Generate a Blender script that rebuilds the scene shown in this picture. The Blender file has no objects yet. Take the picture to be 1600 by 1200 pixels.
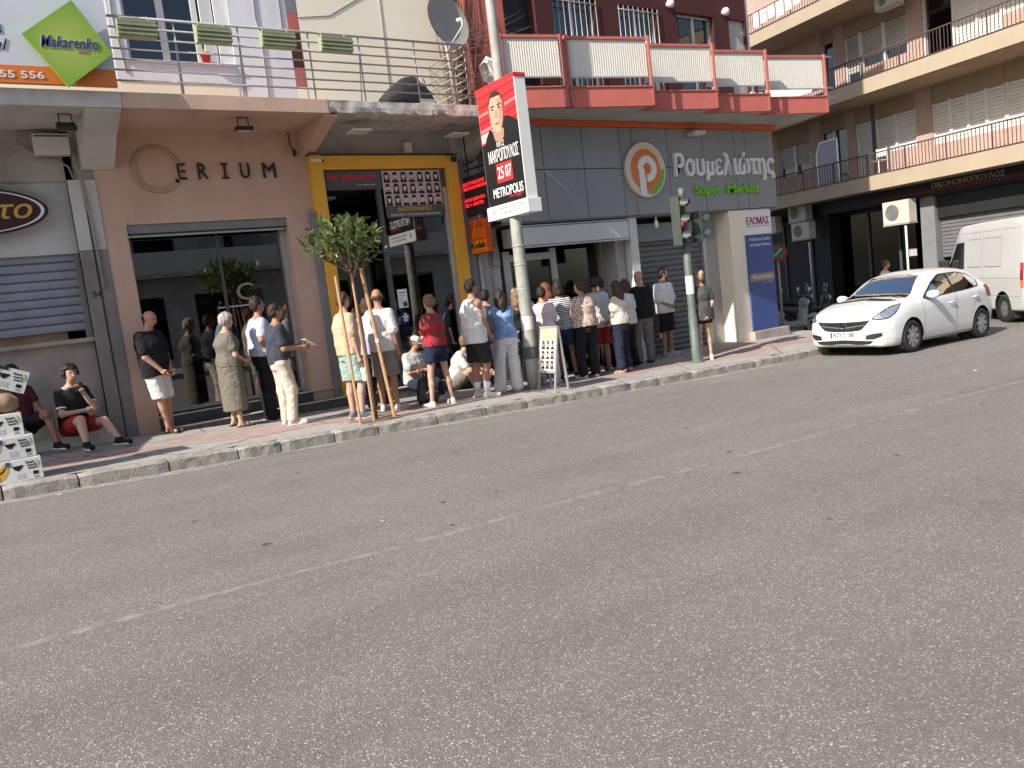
import bpy, bmesh, math, random
import numpy as np
from mathutils import Vector, Matrix, Euler
from mathutils.bvhtree import BVHTree

rnd = random.Random(7)
SC = bpy.context.scene
COL = SC.collection
R = math.radians

# ------------------------------------------------------------------ camera
cam_d = bpy.data.cameras.new('camera')
cam = bpy.data.objects.new('camera', cam_d)
COL.objects.link(cam)
cam_d.sensor_fit = 'HORIZONTAL'
cam_d.sensor_width = 36
cam_d.lens = 28.126
cam_d.clip_start = .05
cam_d.clip_end = 600
cam.matrix_world = Matrix(((0.8187, 0.161158, -0.551142, 0),
                           (-0.562119, 0.028917, -0.826551, 0),
                           (-0.117268, 0.986505, 0.114265, 1.5),
                           (0, 0, 0, 1)))
SC.camera = cam

# ------------------------------------------------------------------ sky, sun, exposure
SUN_TO = Vector((-2.2, -.445, 1.68)).normalized()          # towards the sun
W = bpy.data.worlds.new('World')
SC.world = W
W.use_nodes = True
wt = W.node_tree
for n in list(wt.nodes):
    wt.nodes.remove(n)
wo = wt.nodes.new('ShaderNodeOutputWorld')
wb = wt.nodes.new('ShaderNodeBackground')
ws = wt.nodes.new('ShaderNodeTexSky')
ws.sky_type = 'NISHITA'
ws.sun_disc = False
ws.sun_elevation = math.asin(SUN_TO.z)
ws.sun_rotation = math.atan2(SUN_TO.x, SUN_TO.y)
ws.dust_density = 1.6
wb.inputs[1].default_value = .14
wt.links.new(ws.outputs[0], wb.inputs[0])
wt.links.new(wb.outputs[0], wo.inputs[0])
sun_d = bpy.data.lights.new('sun', 'SUN')
sun_d.energy = 4.9
sun_d.angle = R(.53)
sun_d.color = (1, .93, .83)
sun = bpy.data.objects.new('sun', sun_d)
COL.objects.link(sun)
sun.location = SUN_TO * 60
sun.rotation_euler = SUN_TO.to_track_quat('Z', 'Y').to_euler()
SC.view_settings.view_transform = 'Standard'
SC.view_settings.look = 'None'
SC.view_settings.gamma = 1
SC.view_settings.exposure = .55
SC.view_settings.use_curve_mapping = False
SC.cycles.use_denoising = True
SC.cycles.max_bounces = 8
SC.cycles.transparent_max_bounces = 12
SC.cycles.caustics_reflective = False
SC.cycles.caustics_refractive = False
SC.cycles.sample_clamp_indirect = 6


# ------------------------------------------------------------------ helpers: objects
INV = {}


def tag(o, label=None, cat=None, group=None, kind=None):
    if label: o['label'] = label
    if cat: o['category'] = cat
    if group: o['group'] = group
    if kind: o['kind'] = kind
    return o


def thing(name, loc, label, cat, group=None, rz=0, kind=None):
    o = bpy.data.objects.new(name, None)
    o.empty_display_size = .1
    COL.objects.link(o)
    o.location = loc
    o.rotation_euler = (0, 0, rz)
    m = Matrix.Translation(Vector(loc)) @ Matrix.Rotation(rz, 4, 'Z')
    INV[o.name] = m.inverted()
    return tag(o, label, cat, group, kind)


def raw(name, verts, faces, mat=None, parent=None, smooth=False, local=False, mats=None, midx=None):
    """verts in world coordinates (turned into the parent's frame) unless local"""
    v = np.asarray(verts, float).reshape(-1, 3)
    inv = INV.get(parent.name) if parent is not None else None
    if inv is not None and not local:
        A = np.array(inv)
        v = v @ A[:3, :3].T + A[:3, 3]
    me = bpy.data.meshes.new(name)
    me.from_pydata(v.tolist(), [], [tuple(int(i) for i in f) for f in faces])
    for m in (mats or ([mat] if mat else [])):
        me.materials.append(m)
    if midx is not None:
        me.polygons.foreach_set('material_index', np.asarray(midx, np.int32))
    if smooth:
        me.polygons.foreach_set('use_smooth', np.ones(len(me.polygons), bool))
    me.update()
    o = bpy.data.objects.new(name, me)
    COL.objects.link(o)
    if parent is not None:
        o.parent = parent
        if inv is not None:
            INV[o.name] = inv
    return o


def copy_tree(o, parent=None):
    c = o.copy()
    COL.objects.link(c)
    c.parent = parent
    if o.name in INV: INV[c.name] = INV[o.name]
    for ch in list(o.children):
        copy_tree(ch, c)
    return c


class MB:
    """collects shapes into one mesh"""
    def __init__(self):
        self.v = []; self.f = []; self.sm = False; self.mi = []; self.cur = 0

    def add(self, vs, fs):
        b = len(self.v)
        self.v += [tuple(map(float, p)) for p in vs]
        self.f += [tuple(b + i for i in f) for f in fs]
        self.mi += [self.cur] * len(fs)
        return self

    def box(self, x0, x1, y0, y1, z0, z1):
        vs = [(x, y, z) for z in (z0, z1) for y in (y0, y1) for x in (x0, x1)]
        return self.add(vs, [(0, 2, 3, 1), (4, 5, 7, 6), (0, 1, 5, 4), (2, 6, 7, 3), (0, 4, 6, 2), (1, 3, 7, 5)])

    def cbox(self, x0, x1, y0, y1, z0, z1, c=.01):
        """box with chamfered edges"""
        bm = bmesh.new()
        bmesh.ops.create_cube(bm, size=1)
        for v in bm.verts:
            v.co = Vector(((x0 + x1) / 2 + v.co.x * (x1 - x0), (y0 + y1) / 2 + v.co.y * (y1 - y0), (z0 + z1) / 2 + v.co.z * (z1 - z0)))
        bmesh.ops.bevel(bm, geom=list(bm.edges), offset=c, segments=2, profile=.6, affect='EDGES')
        bm.verts.index_update()
        self.add([v.co for v in bm.verts], [[v.index for v in f.verts] for f in bm.faces])
        bm.free()
        return self

    def obox(self, c, ax, ay, az, hx, hy, hz):
        c, ax, ay, az = (Vector(q) for q in (c, ax, ay, az))
        vs = [c + ax * hx * i + ay * hy * j + az * hz * k for k in (-1, 1) for j in (-1, 1) for i in (-1, 1)]
        return self.add(vs, [(0, 2, 3, 1), (4, 5, 7, 6), (0, 1, 5, 4), (2, 6, 7, 3), (0, 4, 6, 2), (1, 3, 7, 5)])

    def tube(self, pts, r, n=8, cap=True):
        pts = [Vector(p) for p in pts]
        rs = r if isinstance(r, (list, tuple)) else [r] * len(pts)
        b = []
        ref = None
        for i, p in enumerate(pts):
            d = (pts[min(i + 1, len(pts) - 1)] - pts[max(i - 1, 0)]).normalized()
            if ref is None:
                ref = Vector((0, 0, 1)) if abs(d.z) < .9 else Vector((1, 0, 0))
            u = (ref - d * ref.dot(d)).normalized()
            ref = u
            w = d.cross(u)
            b += [p + (u * math.cos(2 * math.pi * k / n) + w * math.sin(2 * math.pi * k / n)) * rs[i] for k in range(n)]
        fs = [(i * n + k, i * n + (k + 1) % n, (i + 1) * n + (k + 1) % n, (i + 1) * n + k) for i in range(len(pts) - 1) for k in range(n)]
        if cap:
            fs += [tuple(range(n - 1, -1, -1)), tuple(range((len(pts) - 1) * n, len(pts) * n))]
        return self.add(b, fs)

    def disc(self, c, ax, ay, ra, rb, d, n=32):
        """flat elliptical plate of thickness d along ax x ay"""
        c, ax, ay = Vector(c), Vector(ax), Vector(ay)
        az = ax.cross(ay)
        t = [2 * math.pi * k / n for k in range(n)]
        lo = [c + ax * ra * math.cos(q) + ay * rb * math.sin(q) for q in t]
        return self.add(lo + [p + az * d for p in lo], [tuple(range(n - 1, -1, -1)), tuple(range(n, 2 * n))] + [(k, (k + 1) % n, n + (k + 1) % n, n + k) for k in range(n)])

    def ring(self, c, ax, ay, ro, ri, d, n=40, a0=0, a1=2 * math.pi):
        c, ax, ay = Vector(c), Vector(ax), Vector(ay)
        az = ax.cross(ay)
        full = abs(a1 - a0 - 2 * math.pi) < 1e-6
        m = n if full else n + 1
        vs = []
        for k in range(m):
            q = a0 + (a1 - a0) * k / n
            e = ax * math.cos(q) + ay * math.sin(q)
            vs += [c + e * ri, c + e * ro, c + e * ro + az * d, c + e * ri + az * d]
        fs = []
        for k in range(n):
            i, j = 4 * k, 4 * ((k + 1) % m)
            fs += [(i + a, i + (a + 1) % 4, j + (a + 1) % 4, j + a) for a in range(4)]
        if not full:
            fs += [(0, 3, 2, 1), (4 * n, 4 * n + 1, 4 * n + 2, 4 * n + 3)]
        return self.add(vs, fs)

    def prism(self, poly, o, ax, ay, az, d):
        """polygon (u,v) in the frame ax, ay extruded by d along az"""
        o, ax, ay, az = (Vector(q) for q in (o, ax, ay, az))
        n = len(poly)
        lo = [o + ax * p[0] + ay * p[1] for p in poly]
        return self.add(lo + [p + az * d for p in lo], [tuple(range(n - 1, -1, -1)), tuple(range(n, 2 * n))] + [(k, (k + 1) % n, n + (k + 1) % n, n + k) for k in range(n)])

    def lathe(self, c, prof, n=24, axis=(0, 0, 1)):
        az = Vector(axis).normalized()
        ax = az.orthogonal().normalized()
        ay = az.cross(ax)
        c = Vector(c)
        vs = []
        for (r, h) in prof:
            vs += [c + az * h + (ax * math.cos(2 * math.pi * k / n) + ay * math.sin(2 * math.pi * k / n)) * r for k in range(n)]
        fs = [(i * n + k, i * n + (k + 1) % n, (i + 1) * n + (k + 1) % n, (i + 1) * n + k) for i in range(len(prof) - 1) for k in range(n)]
        return self.add(vs, fs)

    def grid(self, P):
        """P[i][j] points"""
        n, m = len(P), len(P[0])
        return self.add([q for row in P for q in row], [(i * m + j, i * m + j + 1, (i + 1) * m + j + 1, (i + 1) * m + j) for i in range(n - 1) for j in range(m - 1)])

    def build(self, name, mat=None, parent=None, smooth=False, local=False, mats=None):
        return raw(name, self.v, self.f, mat, parent, smooth, local, mats, self.mi if mats else None)


def bx(name, d, mat, parent, c=0):
    m = MB()
    m.cbox(*d, c) if c else m.box(*d)
    return m.build(name, mat, parent)


_txt = None


def text(parent, name, body, o, xd, yd, h, mat, w=None, depth=.004, bold=0, shear=0, space=1.0, mid=False):
    """lettering as a mesh: o = lower left corner, h = height of the whole line, w = its width"""
    global _txt
    if _txt is None:
        _txt = bpy.data.objects.new('t', bpy.data.curves.new('t', 'FONT'))
        COL.objects.link(_txt)
    c = _txt.data
    c.body = body
    c.extrude = .5
    c.offset = bold
    c.shear = shear
    c.space_character = space
    c.resolution_u = 3
    dg = bpy.context.evaluated_depsgraph_get()
    dg.update()
    me = bpy.data.meshes.new_from_object(_txt.evaluated_get(dg))
    v = np.empty(len(me.vertices) * 3)
    me.vertices.foreach_get('co', v)
    v = v.reshape(-1, 3)
    fs = [tuple(p.vertices) for p in me.polygons]
    bpy.data.meshes.remove(me)
    lo, hi = v.min(0), v.max(0)
    s = h / (hi[1] - lo[1])
    sx = (w / (hi[0] - lo[0])) if w else s
    u = (v[:, 0] - lo[0]) * sx
    if mid: u -= (hi[0] - lo[0]) * sx / 2
    t = (v[:, 1] - lo[1]) * s
    k = (v[:, 2] + .5) * depth
    xd, yd = Vector(xd).normalized(), Vector(yd).normalized()
    zd = xd.cross(yd)
    P = np.array(o)[None] + u[:, None] * np.array(xd) + t[:, None] * np.array(yd) + k[:, None] * np.array(zd)
    return raw(name, P, fs, mat, parent)


# ------------------------------------------------------------------ helpers: materials
def newmat(name):
    m = bpy.data.materials.new(name)
    m.use_nodes = True
    nt = m.node_tree
    b = nt.nodes['Principled BSDF']
    return m, nt, b


def N(nt, t, **k):
    n = nt.nodes.new(t)
    for a, v in k.items():
        if a.startswith('i_'):
            key = a[2:]
            n.inputs[int(key) if key.isdigit() else key.replace('_', ' ')].default_value = v
        else:
            setattr(n, a, v)
    return n


def c4(c):
    return (c[0], c[1], c[2], 1)


def mat(name, col, rough=.7, var=.12, scale=4, bump=0, bscale=60, metal=0, spec=.4, dirt=None, dscale=1.2, damt=.5, streak=False, coat=0, bdist=.01):
    """plain surface: base colour with large and small variation, optional grime of its own colour, fine relief"""
    m, nt, b = newmat(name)
    b.inputs['Roughness'].default_value = rough
    b.inputs['Metallic'].default_value = metal
    b.inputs['Specular IOR Level'].default_value = spec
    if coat:
        b.inputs['Coat Weight'].default_value = coat
        b.inputs['Coat Roughness'].default_value = .03
    tc = N(nt, 'ShaderNodeTexCoord')
    n1 = N(nt, 'ShaderNodeTexNoise', i_Scale=scale, i_Detail=6, i_Roughness=.6)
    nt.links.new(tc.outputs['Object'], n1.inputs['Vector'])
    mr = N(nt, 'ShaderNodeMapRange')
    mr.inputs[1].default_value = .3
    mr.inputs[2].default_value = .7
    mr.inputs[3].default_value = 1 - var
    mr.inputs[4].default_value = 1 + var
    nt.links.new(n1.outputs[0], mr.inputs[0])
    mx = N(nt, 'ShaderNodeMix', data_type='RGBA', blend_type='MULTIPLY')
    mx.inputs['Factor'].default_value = 1
    mx.inputs['A'].default_value = c4(col)
    nt.links.new(mr.outputs[0], mx.inputs['B'])
    out = mx.outputs['Result']
    if dirt is not None:
        mp = N(nt, 'ShaderNodeMapping')
        mp.inputs['Scale'].default_value = (1, 1, .22) if streak else (1, 1, 1)
        nt.links.new(tc.outputs['Object'], mp.inputs[0])
        n2 = N(nt, 'ShaderNodeTexNoise', i_Scale=dscale, i_Detail=8, i_Roughness=.68)
        nt.links.new(mp.outputs[0], n2.inputs['Vector'])
        m2 = N(nt, 'ShaderNodeMapRange')
        m2.inputs[1].default_value = .48
        m2.inputs[2].default_value = .72
        m2.inputs[4].default_value = damt
        nt.links.new(n2.outputs[0], m2.inputs[0])
        mx2 = N(nt, 'ShaderNodeMix', data_type='RGBA')
        mx2.inputs['B'].default_value = c4(dirt)
        nt.links.new(m2.outputs[0], mx2.inputs['Factor'])
        nt.links.new(out, mx2.inputs['A'])
        out = mx2.outputs['Result']
    nt.links.new(out, b.inputs['Base Color'])
    if bump:
        n3 = N(nt, 'ShaderNodeTexNoise', i_Scale=bscale, i_Detail=5, i_Roughness=.6)
        nt.links.new(tc.outputs['Object'], n3.inputs['Vector'])
        bp = N(nt, 'ShaderNodeBump', i_Strength=bump, i_Distance=bdist)
        nt.links.new(n3.outputs[0], bp.inputs['Height'])
        nt.links.new(bp.outputs[0], b.inputs['Normal'])
    return m


def glass(name, tint=(.55, .58, .6), rough=.0, ior=1.55, gain=1.0):
    m = bpy.data.materials.new(name)
    m.use_nodes = True
    nt = m.node_tree
    for n in list(nt.nodes): nt.nodes.remove(n)
    o = N(nt, 'ShaderNodeOutputMaterial')
    t = N(nt, 'ShaderNodeBsdfTransparent')
    t.inputs[0].default_value = c4(tint)
    g = N(nt, 'ShaderNodeBsdfGlossy')
    g.inputs['Color'].default_value = (1, 1, 1, 1)
    g.inputs['Roughness'].default_value = rough
    f = N(nt, 'ShaderNodeFresnel', i_IOR=ior)
    mu = N(nt, 'ShaderNodeMath', operation='MULTIPLY')
    mu.use_clamp = True
    mu.inputs[1].default_value = gain
    nt.links.new(f.outputs[0], mu.inputs[0])
    x = N(nt, 'ShaderNodeMixShader')
    nt.links.new(mu.outputs[0], x.inputs[0])
    nt.links.new(t.outputs[0], x.inputs[1])
    nt.links.new(g.outputs[0], x.inputs[2])
    nt.links.new(x.outputs[0], o.inputs[0])
    return m


def emit(name, col, s):
    m, nt, b = newmat(name)
    b.inputs['Base Color'].default_value = c4(col)
    b.inputs['Emission Color'].default_value = c4(col)
    b.inputs['Emission Strength'].default_value = s
    return m


def rgb(r, g, b):
    f = lambda c: (c / 255 / 12.92) if c / 255 <= .04045 else ((c / 255 + .055) / 1.055) ** 2.4
    return (f(r), f(g), f(b))


# ------------------------------------------------------------------ the ground's height
def gz(X):
    return -.035 * X if X < 11 else (-.385 - .022 * (X - 11) if X < 17 else -.517 - .005 * (X - 17))


def sw(X, Y):
    c = min(1, max(0, (X - 10.5) / 3.5)) * .11
    return gz(X) + .14 + c * min(1, max(0, (Y - 9.65) / 2.7))


XA, YA, ZA = (1, 0, 0), (0, 1, 0), (0, 0, 1)
NX, NY = (-1, 0, 0), (0, -1, 0)
# ================================================================== materials of the setting
def asphalt():
    m, nt, b = newmat('asphalt')
    L = nt.links.new
    tc = N(nt, 'ShaderNodeTexCoord')
    P = tc.outputs['Object']
    v1 = N(nt, 'ShaderNodeTexVoronoi', i_Scale=165, feature='F1')
    v2 = N(nt, 'ShaderNodeTexVoronoi', i_Scale=330)
    L(P, v1.inputs['Vector']); L(P, v2.inputs['Vector'])
    big = N(nt, 'ShaderNodeTexNoise', i_Scale=.55, i_Detail=7, i_Roughness=.62)
    L(P, big.inputs['Vector'])
    mp = N(nt, 'ShaderNodeMapping'); mp.inputs['Scale'].default_value = (.07, 1.7, 1)
    L(P, mp.inputs[0])
    lane = N(nt, 'ShaderNodeTexNoise', i_Scale=.9, i_Detail=4, i_Roughness=.55)
    L(mp.outputs[0], lane.inputs['Vector'])
    mid = N(nt, 'ShaderNodeTexNoise', i_Scale=26, i_Detail=4, i_Roughness=.7)
    L(P, mid.inputs['Vector'])
    sx = N(nt, 'ShaderNodeSeparateColor'); L(v1.outputs['Color'], sx.inputs[0])
    # per-stone tone
    r1 = N(nt, 'ShaderNodeValToRGB')
    e = r1.color_ramp.elements
    e[0].position = 0; e[0].color = c4((.158, .146, .131))
    e[1].position = 1; e[1].color = c4((.66, .63, .585))
    q = e.new(.35); q.color = c4((.2, .186, .168))
    q = e.new(.84); q.color = c4((.234, .218, .197))
    q = e.new(.95); q.color = c4((.38, .358, .328))
    L(sx.outputs[0], r1.inputs[0])
    # binder between the stones
    mr = N(nt, 'ShaderNodeMapRange'); mr.inputs[1].default_value = .0028; mr.inputs[2].default_value = .0054
    mr.inputs[3].default_value = 0; mr.inputs[4].default_value = .5
    dist = N(nt, 'ShaderNodeMath', operation='DIVIDE'); dist.inputs[1].default_value = 165
    L(v1.outputs['Distance'], dist.inputs[0]); L(dist.outputs[0], mr.inputs[0])
    mx = N(nt, 'ShaderNodeMix', data_type='RGBA')
    mx.inputs['B'].default_value = c4((.165, .153, .137))
    L(mr.outputs[0], mx.inputs['Factor']); L(r1.outputs[0], mx.inputs['A'])
    def mul(a, fac, lo, hi, f0=.3, f1=.7):
        k = N(nt, 'ShaderNodeMapRange')
        k.inputs[1].default_value = f0; k.inputs[2].default_value = f1; k.inputs[3].default_value = lo; k.inputs[4].default_value = hi
        L(fac, k.inputs[0])
        z = N(nt, 'ShaderNodeMix', data_type='RGBA', blend_type='MULTIPLY'); z.inputs['Factor'].default_value = 1
        L(a, z.inputs['A']); L(k.outputs[0], z.inputs['B'])
        return z.outputs['Result']
    o = mul(mx.outputs['Result'], big.outputs[0], .94, 1.06)
    o = mul(o, lane.outputs[0], .91, 1.09)
    pb = N(nt, 'ShaderNodeTexNoise', i_Scale=2.2, i_Detail=5, i_Roughness=.65); L(P, pb.inputs['Vector'])
    o = mul(o, pb.outputs[0], .97, 1.03)
    o = mul(o, mid.outputs[0], .92, 1.08)
    # old gum and oil spots
    sp = N(nt, 'ShaderNodeTexVoronoi', i_Scale=1.6, voronoi_dimensions='2D'); sp.inputs['Randomness'].default_value = 1
    wob = N(nt, 'ShaderNodeMix', data_type='RGBA', blend_type='ADD'); wob.inputs['Factor'].default_value = .06
    L(P, wob.inputs['A']); L(mid.outputs[1], wob.inputs['B'])
    L(wob.outputs['Result'], sp.inputs['Vector'])
    sc = N(nt, 'ShaderNodeSeparateColor'); L(sp.outputs['Color'], sc.inputs[0])
    thr = N(nt, 'ShaderNodeMapRange'); thr.inputs[1].default_value = .3; thr.inputs[2].default_value = 1
    thr.inputs[3].default_value = -.1; thr.inputs[4].default_value = .055
    L(sc.outputs[1], thr.inputs[0])
    le = N(nt, 'ShaderNodeMath', operation='LESS_THAN'); L(sp.outputs['Distance'], le.inputs[0]); L(thr.outputs[0], le.inputs[1])
    am = N(nt, 'ShaderNodeMath', operation='MULTIPLY'); am.inputs[1].default_value = .8; L(le.outputs[0], am.inputs[0])
    fin = N(nt, 'ShaderNodeMix', data_type='RGBA'); fin.inputs['B'].default_value = c4((.05, .047, .045))
    L(am.outputs[0], fin.inputs['Factor']); L(o, fin.inputs['A'])
    L(fin.outputs['Result'], b.inputs['Base Color'])
    b.inputs['Roughness'].default_value = .82
    b.inputs['Specular IOR Level'].default_value = .25
    b1 = N(nt, 'ShaderNodeBump', i_Strength=.8, i_Distance=.004)
    ad = N(nt, 'ShaderNodeMath', operation='ADD'); L(v1.outputs['Distance'], ad.inputs[0]); L(v2.outputs['Distance'], ad.inputs[1])
    iv = N(nt, 'ShaderNodeMath', operation='MULTIPLY'); iv.inputs[1].default_value = -1; L(ad.outputs[0], iv.inputs[0])
    L(iv.outputs[0], b1.inputs['Height'])
    L(b1.outputs[0], b.inputs['Normal'])
    return m


def paving():
    """cement patches and faded red paving, cracked"""
    m, nt, b = newmat('paving')
    L = nt.links.new
    tc = N(nt, 'ShaderNodeTexCoord'); P = tc.outputs['Object']
    n1 = N(nt, 'ShaderNodeTexNoise', i_Scale=.75, i_Detail=3, i_Roughness=.5); L(P, n1.inputs['Vector'])
    sp = N(nt, 'ShaderNodeSeparateXYZ'); L(P, sp.inputs[0])
    # red band runs along the middle of the pavement
    d = N(nt, 'ShaderNodeMath', operation='SUBTRACT'); d.inputs[1].default_value = 10.85; L(sp.outputs[1], d.inputs[0])
    a = N(nt, 'ShaderNodeMath', operation='ABSOLUTE'); L(d.outputs[0], a.inputs[0])
    s = N(nt, 'ShaderNodeMath', operation='MULTIPLY_ADD'); s.inputs[1].default_value = -1.0; s.inputs[2].default_value = .55
    L(a.outputs[0], s.inputs[0])
    q = N(nt, 'ShaderNodeMath', operation='MULTIPLY_ADD'); q.inputs[1].default_value = 2.6; q.inputs[2].default_value = -1.42
    L(n1.outputs[0], q.inputs[0])
    t = N(nt, 'ShaderNodeMath', operation='ADD'); L(s.outputs[0], t.inputs[0]); L(q.outputs[0], t.inputs[1])
    mr = N(nt, 'ShaderNodeMapRange'); mr.inputs[1].default_value = -.03; mr.inputs[2].default_value = .05; mr.inputs[4].default_value = .85
    L(t.outputs[0], mr.inputs[0])
    fine = N(nt, 'ShaderNodeTexNoise', i_Scale=9, i_Detail=8, i_Roughness=.7); L(P, fine.inputs['Vector'])
    ramp = N(nt, 'ShaderNodeMapRange'); ramp.inputs[1].default_value = .28; ramp.inputs[2].default_value = .72; ramp.inputs[3].default_value = .72; ramp.inputs[4].default_value = 1.2
    L(fine.outputs[0], ramp.inputs[0])
    mx = N(nt, 'ShaderNodeMix', data_type='RGBA'); mx.inputs['A'].default_value = c4((.36, .335, .312)); mx.inputs['B'].default_value = c4((.375, .265, .24))
    L(mr.outputs[0], mx.inputs['Factor'])
    mu = N(nt, 'ShaderNodeMix', data_type='RGBA', blend_type='MULTIPLY'); mu.inputs['Factor'].default_value = 1
    L(mx.outputs['Result'], mu.inputs['A']); L(ramp.outputs[0], mu.inputs['B'])
    # cracks
    w = N(nt, 'ShaderNodeMix', data_type='RGBA', blend_type='ADD'); w.inputs['Factor'].default_value = .12
    L(P, w.inputs['A']); L(fine.outputs[1], w.inputs['B'])
    vo = N(nt, 'ShaderNodeTexVoronoi', i_Scale=.45, feature='DISTANCE_TO_EDGE'); L(w.outputs['Result'], vo.inputs['Vector'])
    cr = N(nt, 'ShaderNodeMapRange'); cr.inputs[1].default_value = .003; cr.inputs[2].default_value = .009; cr.inputs[3].default_value = .75; cr.inputs[4].default_value = 0
    L(vo.outputs['Distance'], cr.inputs[0])
    fx = N(nt, 'ShaderNodeMix', data_type='RGBA'); fx.inputs['B'].default_value = c4((.07, .065, .06))
    L(cr.outputs[0], fx.inputs['Factor']); L(mu.outputs['Result'], fx.inputs['A'])
    L(fx.outputs['Result'], b.inputs['Base Color'])
    b.inputs['Roughness'].default_value = .85
    bp = N(nt, 'ShaderNodeBump', i_Strength=.4, i_Distance=.01); L(fine.outputs[0], bp.inputs['Height']); L(bp.outputs[0], b.inputs['Normal'])
    return m


M = {}
M['asphalt'] = asphalt()
M['paving'] = paving()
M['kerb'] = mat('kerb_stone', (.33, .305, .275), .88, .28, 7, .9, 38, dirt=(.14, .125, .11), dscale=5, damt=.7)
M['peach'] = mat('peach_render', (.585, .4, .305), .85, .07, 1.3, .25, 120, dirt=(.36, .25, .2), dscale=1.7, damt=.55, streak=True)
M['white_wall'] = mat('white_render', (.56, .545, .52), .85, .1, 1.5, .25, 90, dirt=(.3, .28, .25), dscale=1.4, damt=.6, streak=True)
M['grey_wall'] = mat('grey_dado', (.24, .225, .205), .85, .16, 2.2, .25, 70, dirt=(.1, .1, .092), dscale=2.2, damt=.6, streak=True)
M['marble'] = mat('beige_marble', (.4, .35, .315), .45, .14, 2.6, .05, 30, dirt=(.24, .21, .185), dscale=3, damt=.5)
M['step'] = mat('dark_step_marble', (.075, .075, .075), .45, .25, 6, .05, 40)
M['nosing'] = mat('pale_nosing', (.5, .49, .47), .6, .12, 9)
M['cream'] = mat('cream_render', (.84, .77, .62), .9, .05, .9, .2, 90, dirt=(.72, .64, .52), dscale=.8, damt=.3, streak=True)
M['bluewhite'] = mat('blue_white_render', (.72, .72, .76), .9, .06, 1.2, .2, 90, dirt=(.45, .45, .48), dscale=1.2, damt=.4, streak=True)
M['concrete'] = mat('bare_concrete', (.5, .475, .44), .92, .2, 5, .8, 26, dirt=(.15, .14, .125), dscale=4, damt=.8)
M['soffit'] = mat('old_soffit', (.42, .405, .38), .92, .1, 2, .3, 60, dirt=(.25, .235, .215), dscale=1.5, damt=.6)
M['yellow'] = mat('yellow_cladding', (.75, .4, .045), .5, .05, 2)
M['darkgrey'] = mat('dark_grey_metal', (.085, .088, .092), .5, .1, 4)
M['midgrey'] = mat('mid_grey_metal', (.2, .205, .215), .5, .1, 4)
M['fascia'] = mat('grey_fascia_panel', (.25, .25, .262), .38, .05, 1.2, spec=.5, dirt=(.17, .17, .175), dscale=2.6, damt=.5, streak=True)
M['joint'] = mat('black_joint', (.012, .012, .013), .9)
M['orange'] = mat('orange_strip', (.62, .115, .03), .5, .08, 5)
M['maroon'] = mat('maroon_render', (.068, .017, .017), .85, .1, 1.6, .2, 80, dirt=(.045, .013, .013), dscale=1.2, damt=.4, streak=True)
M['redpaint'] = mat('red_balcony_paint', (.47, .125, .1), .75, .09, 2.5, .15, 60, dirt=(.36, .12, .1), dscale=2, damt=.5)
M['redrail'] = mat('red_rail_paint', (.4, .125, .1), .6, .12, 8)
M['corr'] = mat('white_corrugated', (.6, .585, .53), .55, .05, 3, dirt=(.5, .47, .4), dscale=1.4, damt=.4, streak=True)
M['alu'] = mat('grey_aluminium', (.5, .5, .5), .4, .08, 6, metal=.6)
M['alu2'] = mat('white_aluminium', (.62, .62, .61), .45, .06, 5)
M['steel'] = mat('grey_painted_steel', (.36, .345, .33), .55, .15, 12)
M['shutter'] = mat('blue_grey_shutter', (.28, .305, .36), .55, .1, 3, dirt=(.2, .2, .21), dscale=2, damt=.5)
M['shutter2'] = mat('grey_shutter', (.165, .165, .17), .5, .1, 3, dirt=(.11, .11, .11), dscale=2, damt=.5)
M['wood'] = mat('weathered_wood', (.3, .19, .11), .8, .25, 6, .3, 40)
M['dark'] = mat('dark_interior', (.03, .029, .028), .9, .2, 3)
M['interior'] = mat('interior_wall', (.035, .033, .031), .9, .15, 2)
M['glass'] = glass('window_glass', (.45, .47, .48), gain=3.0)
M['glass2'] = glass('dark_glass', (.25, .27, .3), gain=1.6)
M['darkpane'] = glass('dark_pane', (.3, .31, .31), gain=.8)
M['white'] = mat('white_paint', (.78, .78, .77), .5, .03, 3)
M['black'] = mat('black_paint', (.018, .018, .019), .5, .1, 5)
M['paper'] = mat('paper', (.8, .8, .78), .8, .03, 5)
M['cable'] = mat('grey_cable', (.3, .285, .27), .6)
M['bcable'] = mat('black_cable', (.03, .028, .027), .6)
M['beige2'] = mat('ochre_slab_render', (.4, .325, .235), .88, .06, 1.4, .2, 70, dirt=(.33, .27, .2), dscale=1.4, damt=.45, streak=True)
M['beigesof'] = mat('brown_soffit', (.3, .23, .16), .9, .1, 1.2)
M['pinkwall'] = mat('pink_brown_render', (.42, .3, .26), .88, .12, 2.2, .3, 40)
M['brownrail'] = mat('brown_rail', (.075, .045, .04), .6, .15, 6)
M['blind'] = mat('white_blind', (.62, .62, .6), .6, .05, 3)
M['shopdark'] = mat('dark_shop_cladding', (.016, .0155, .016), .6, .18, 2.5)

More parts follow.
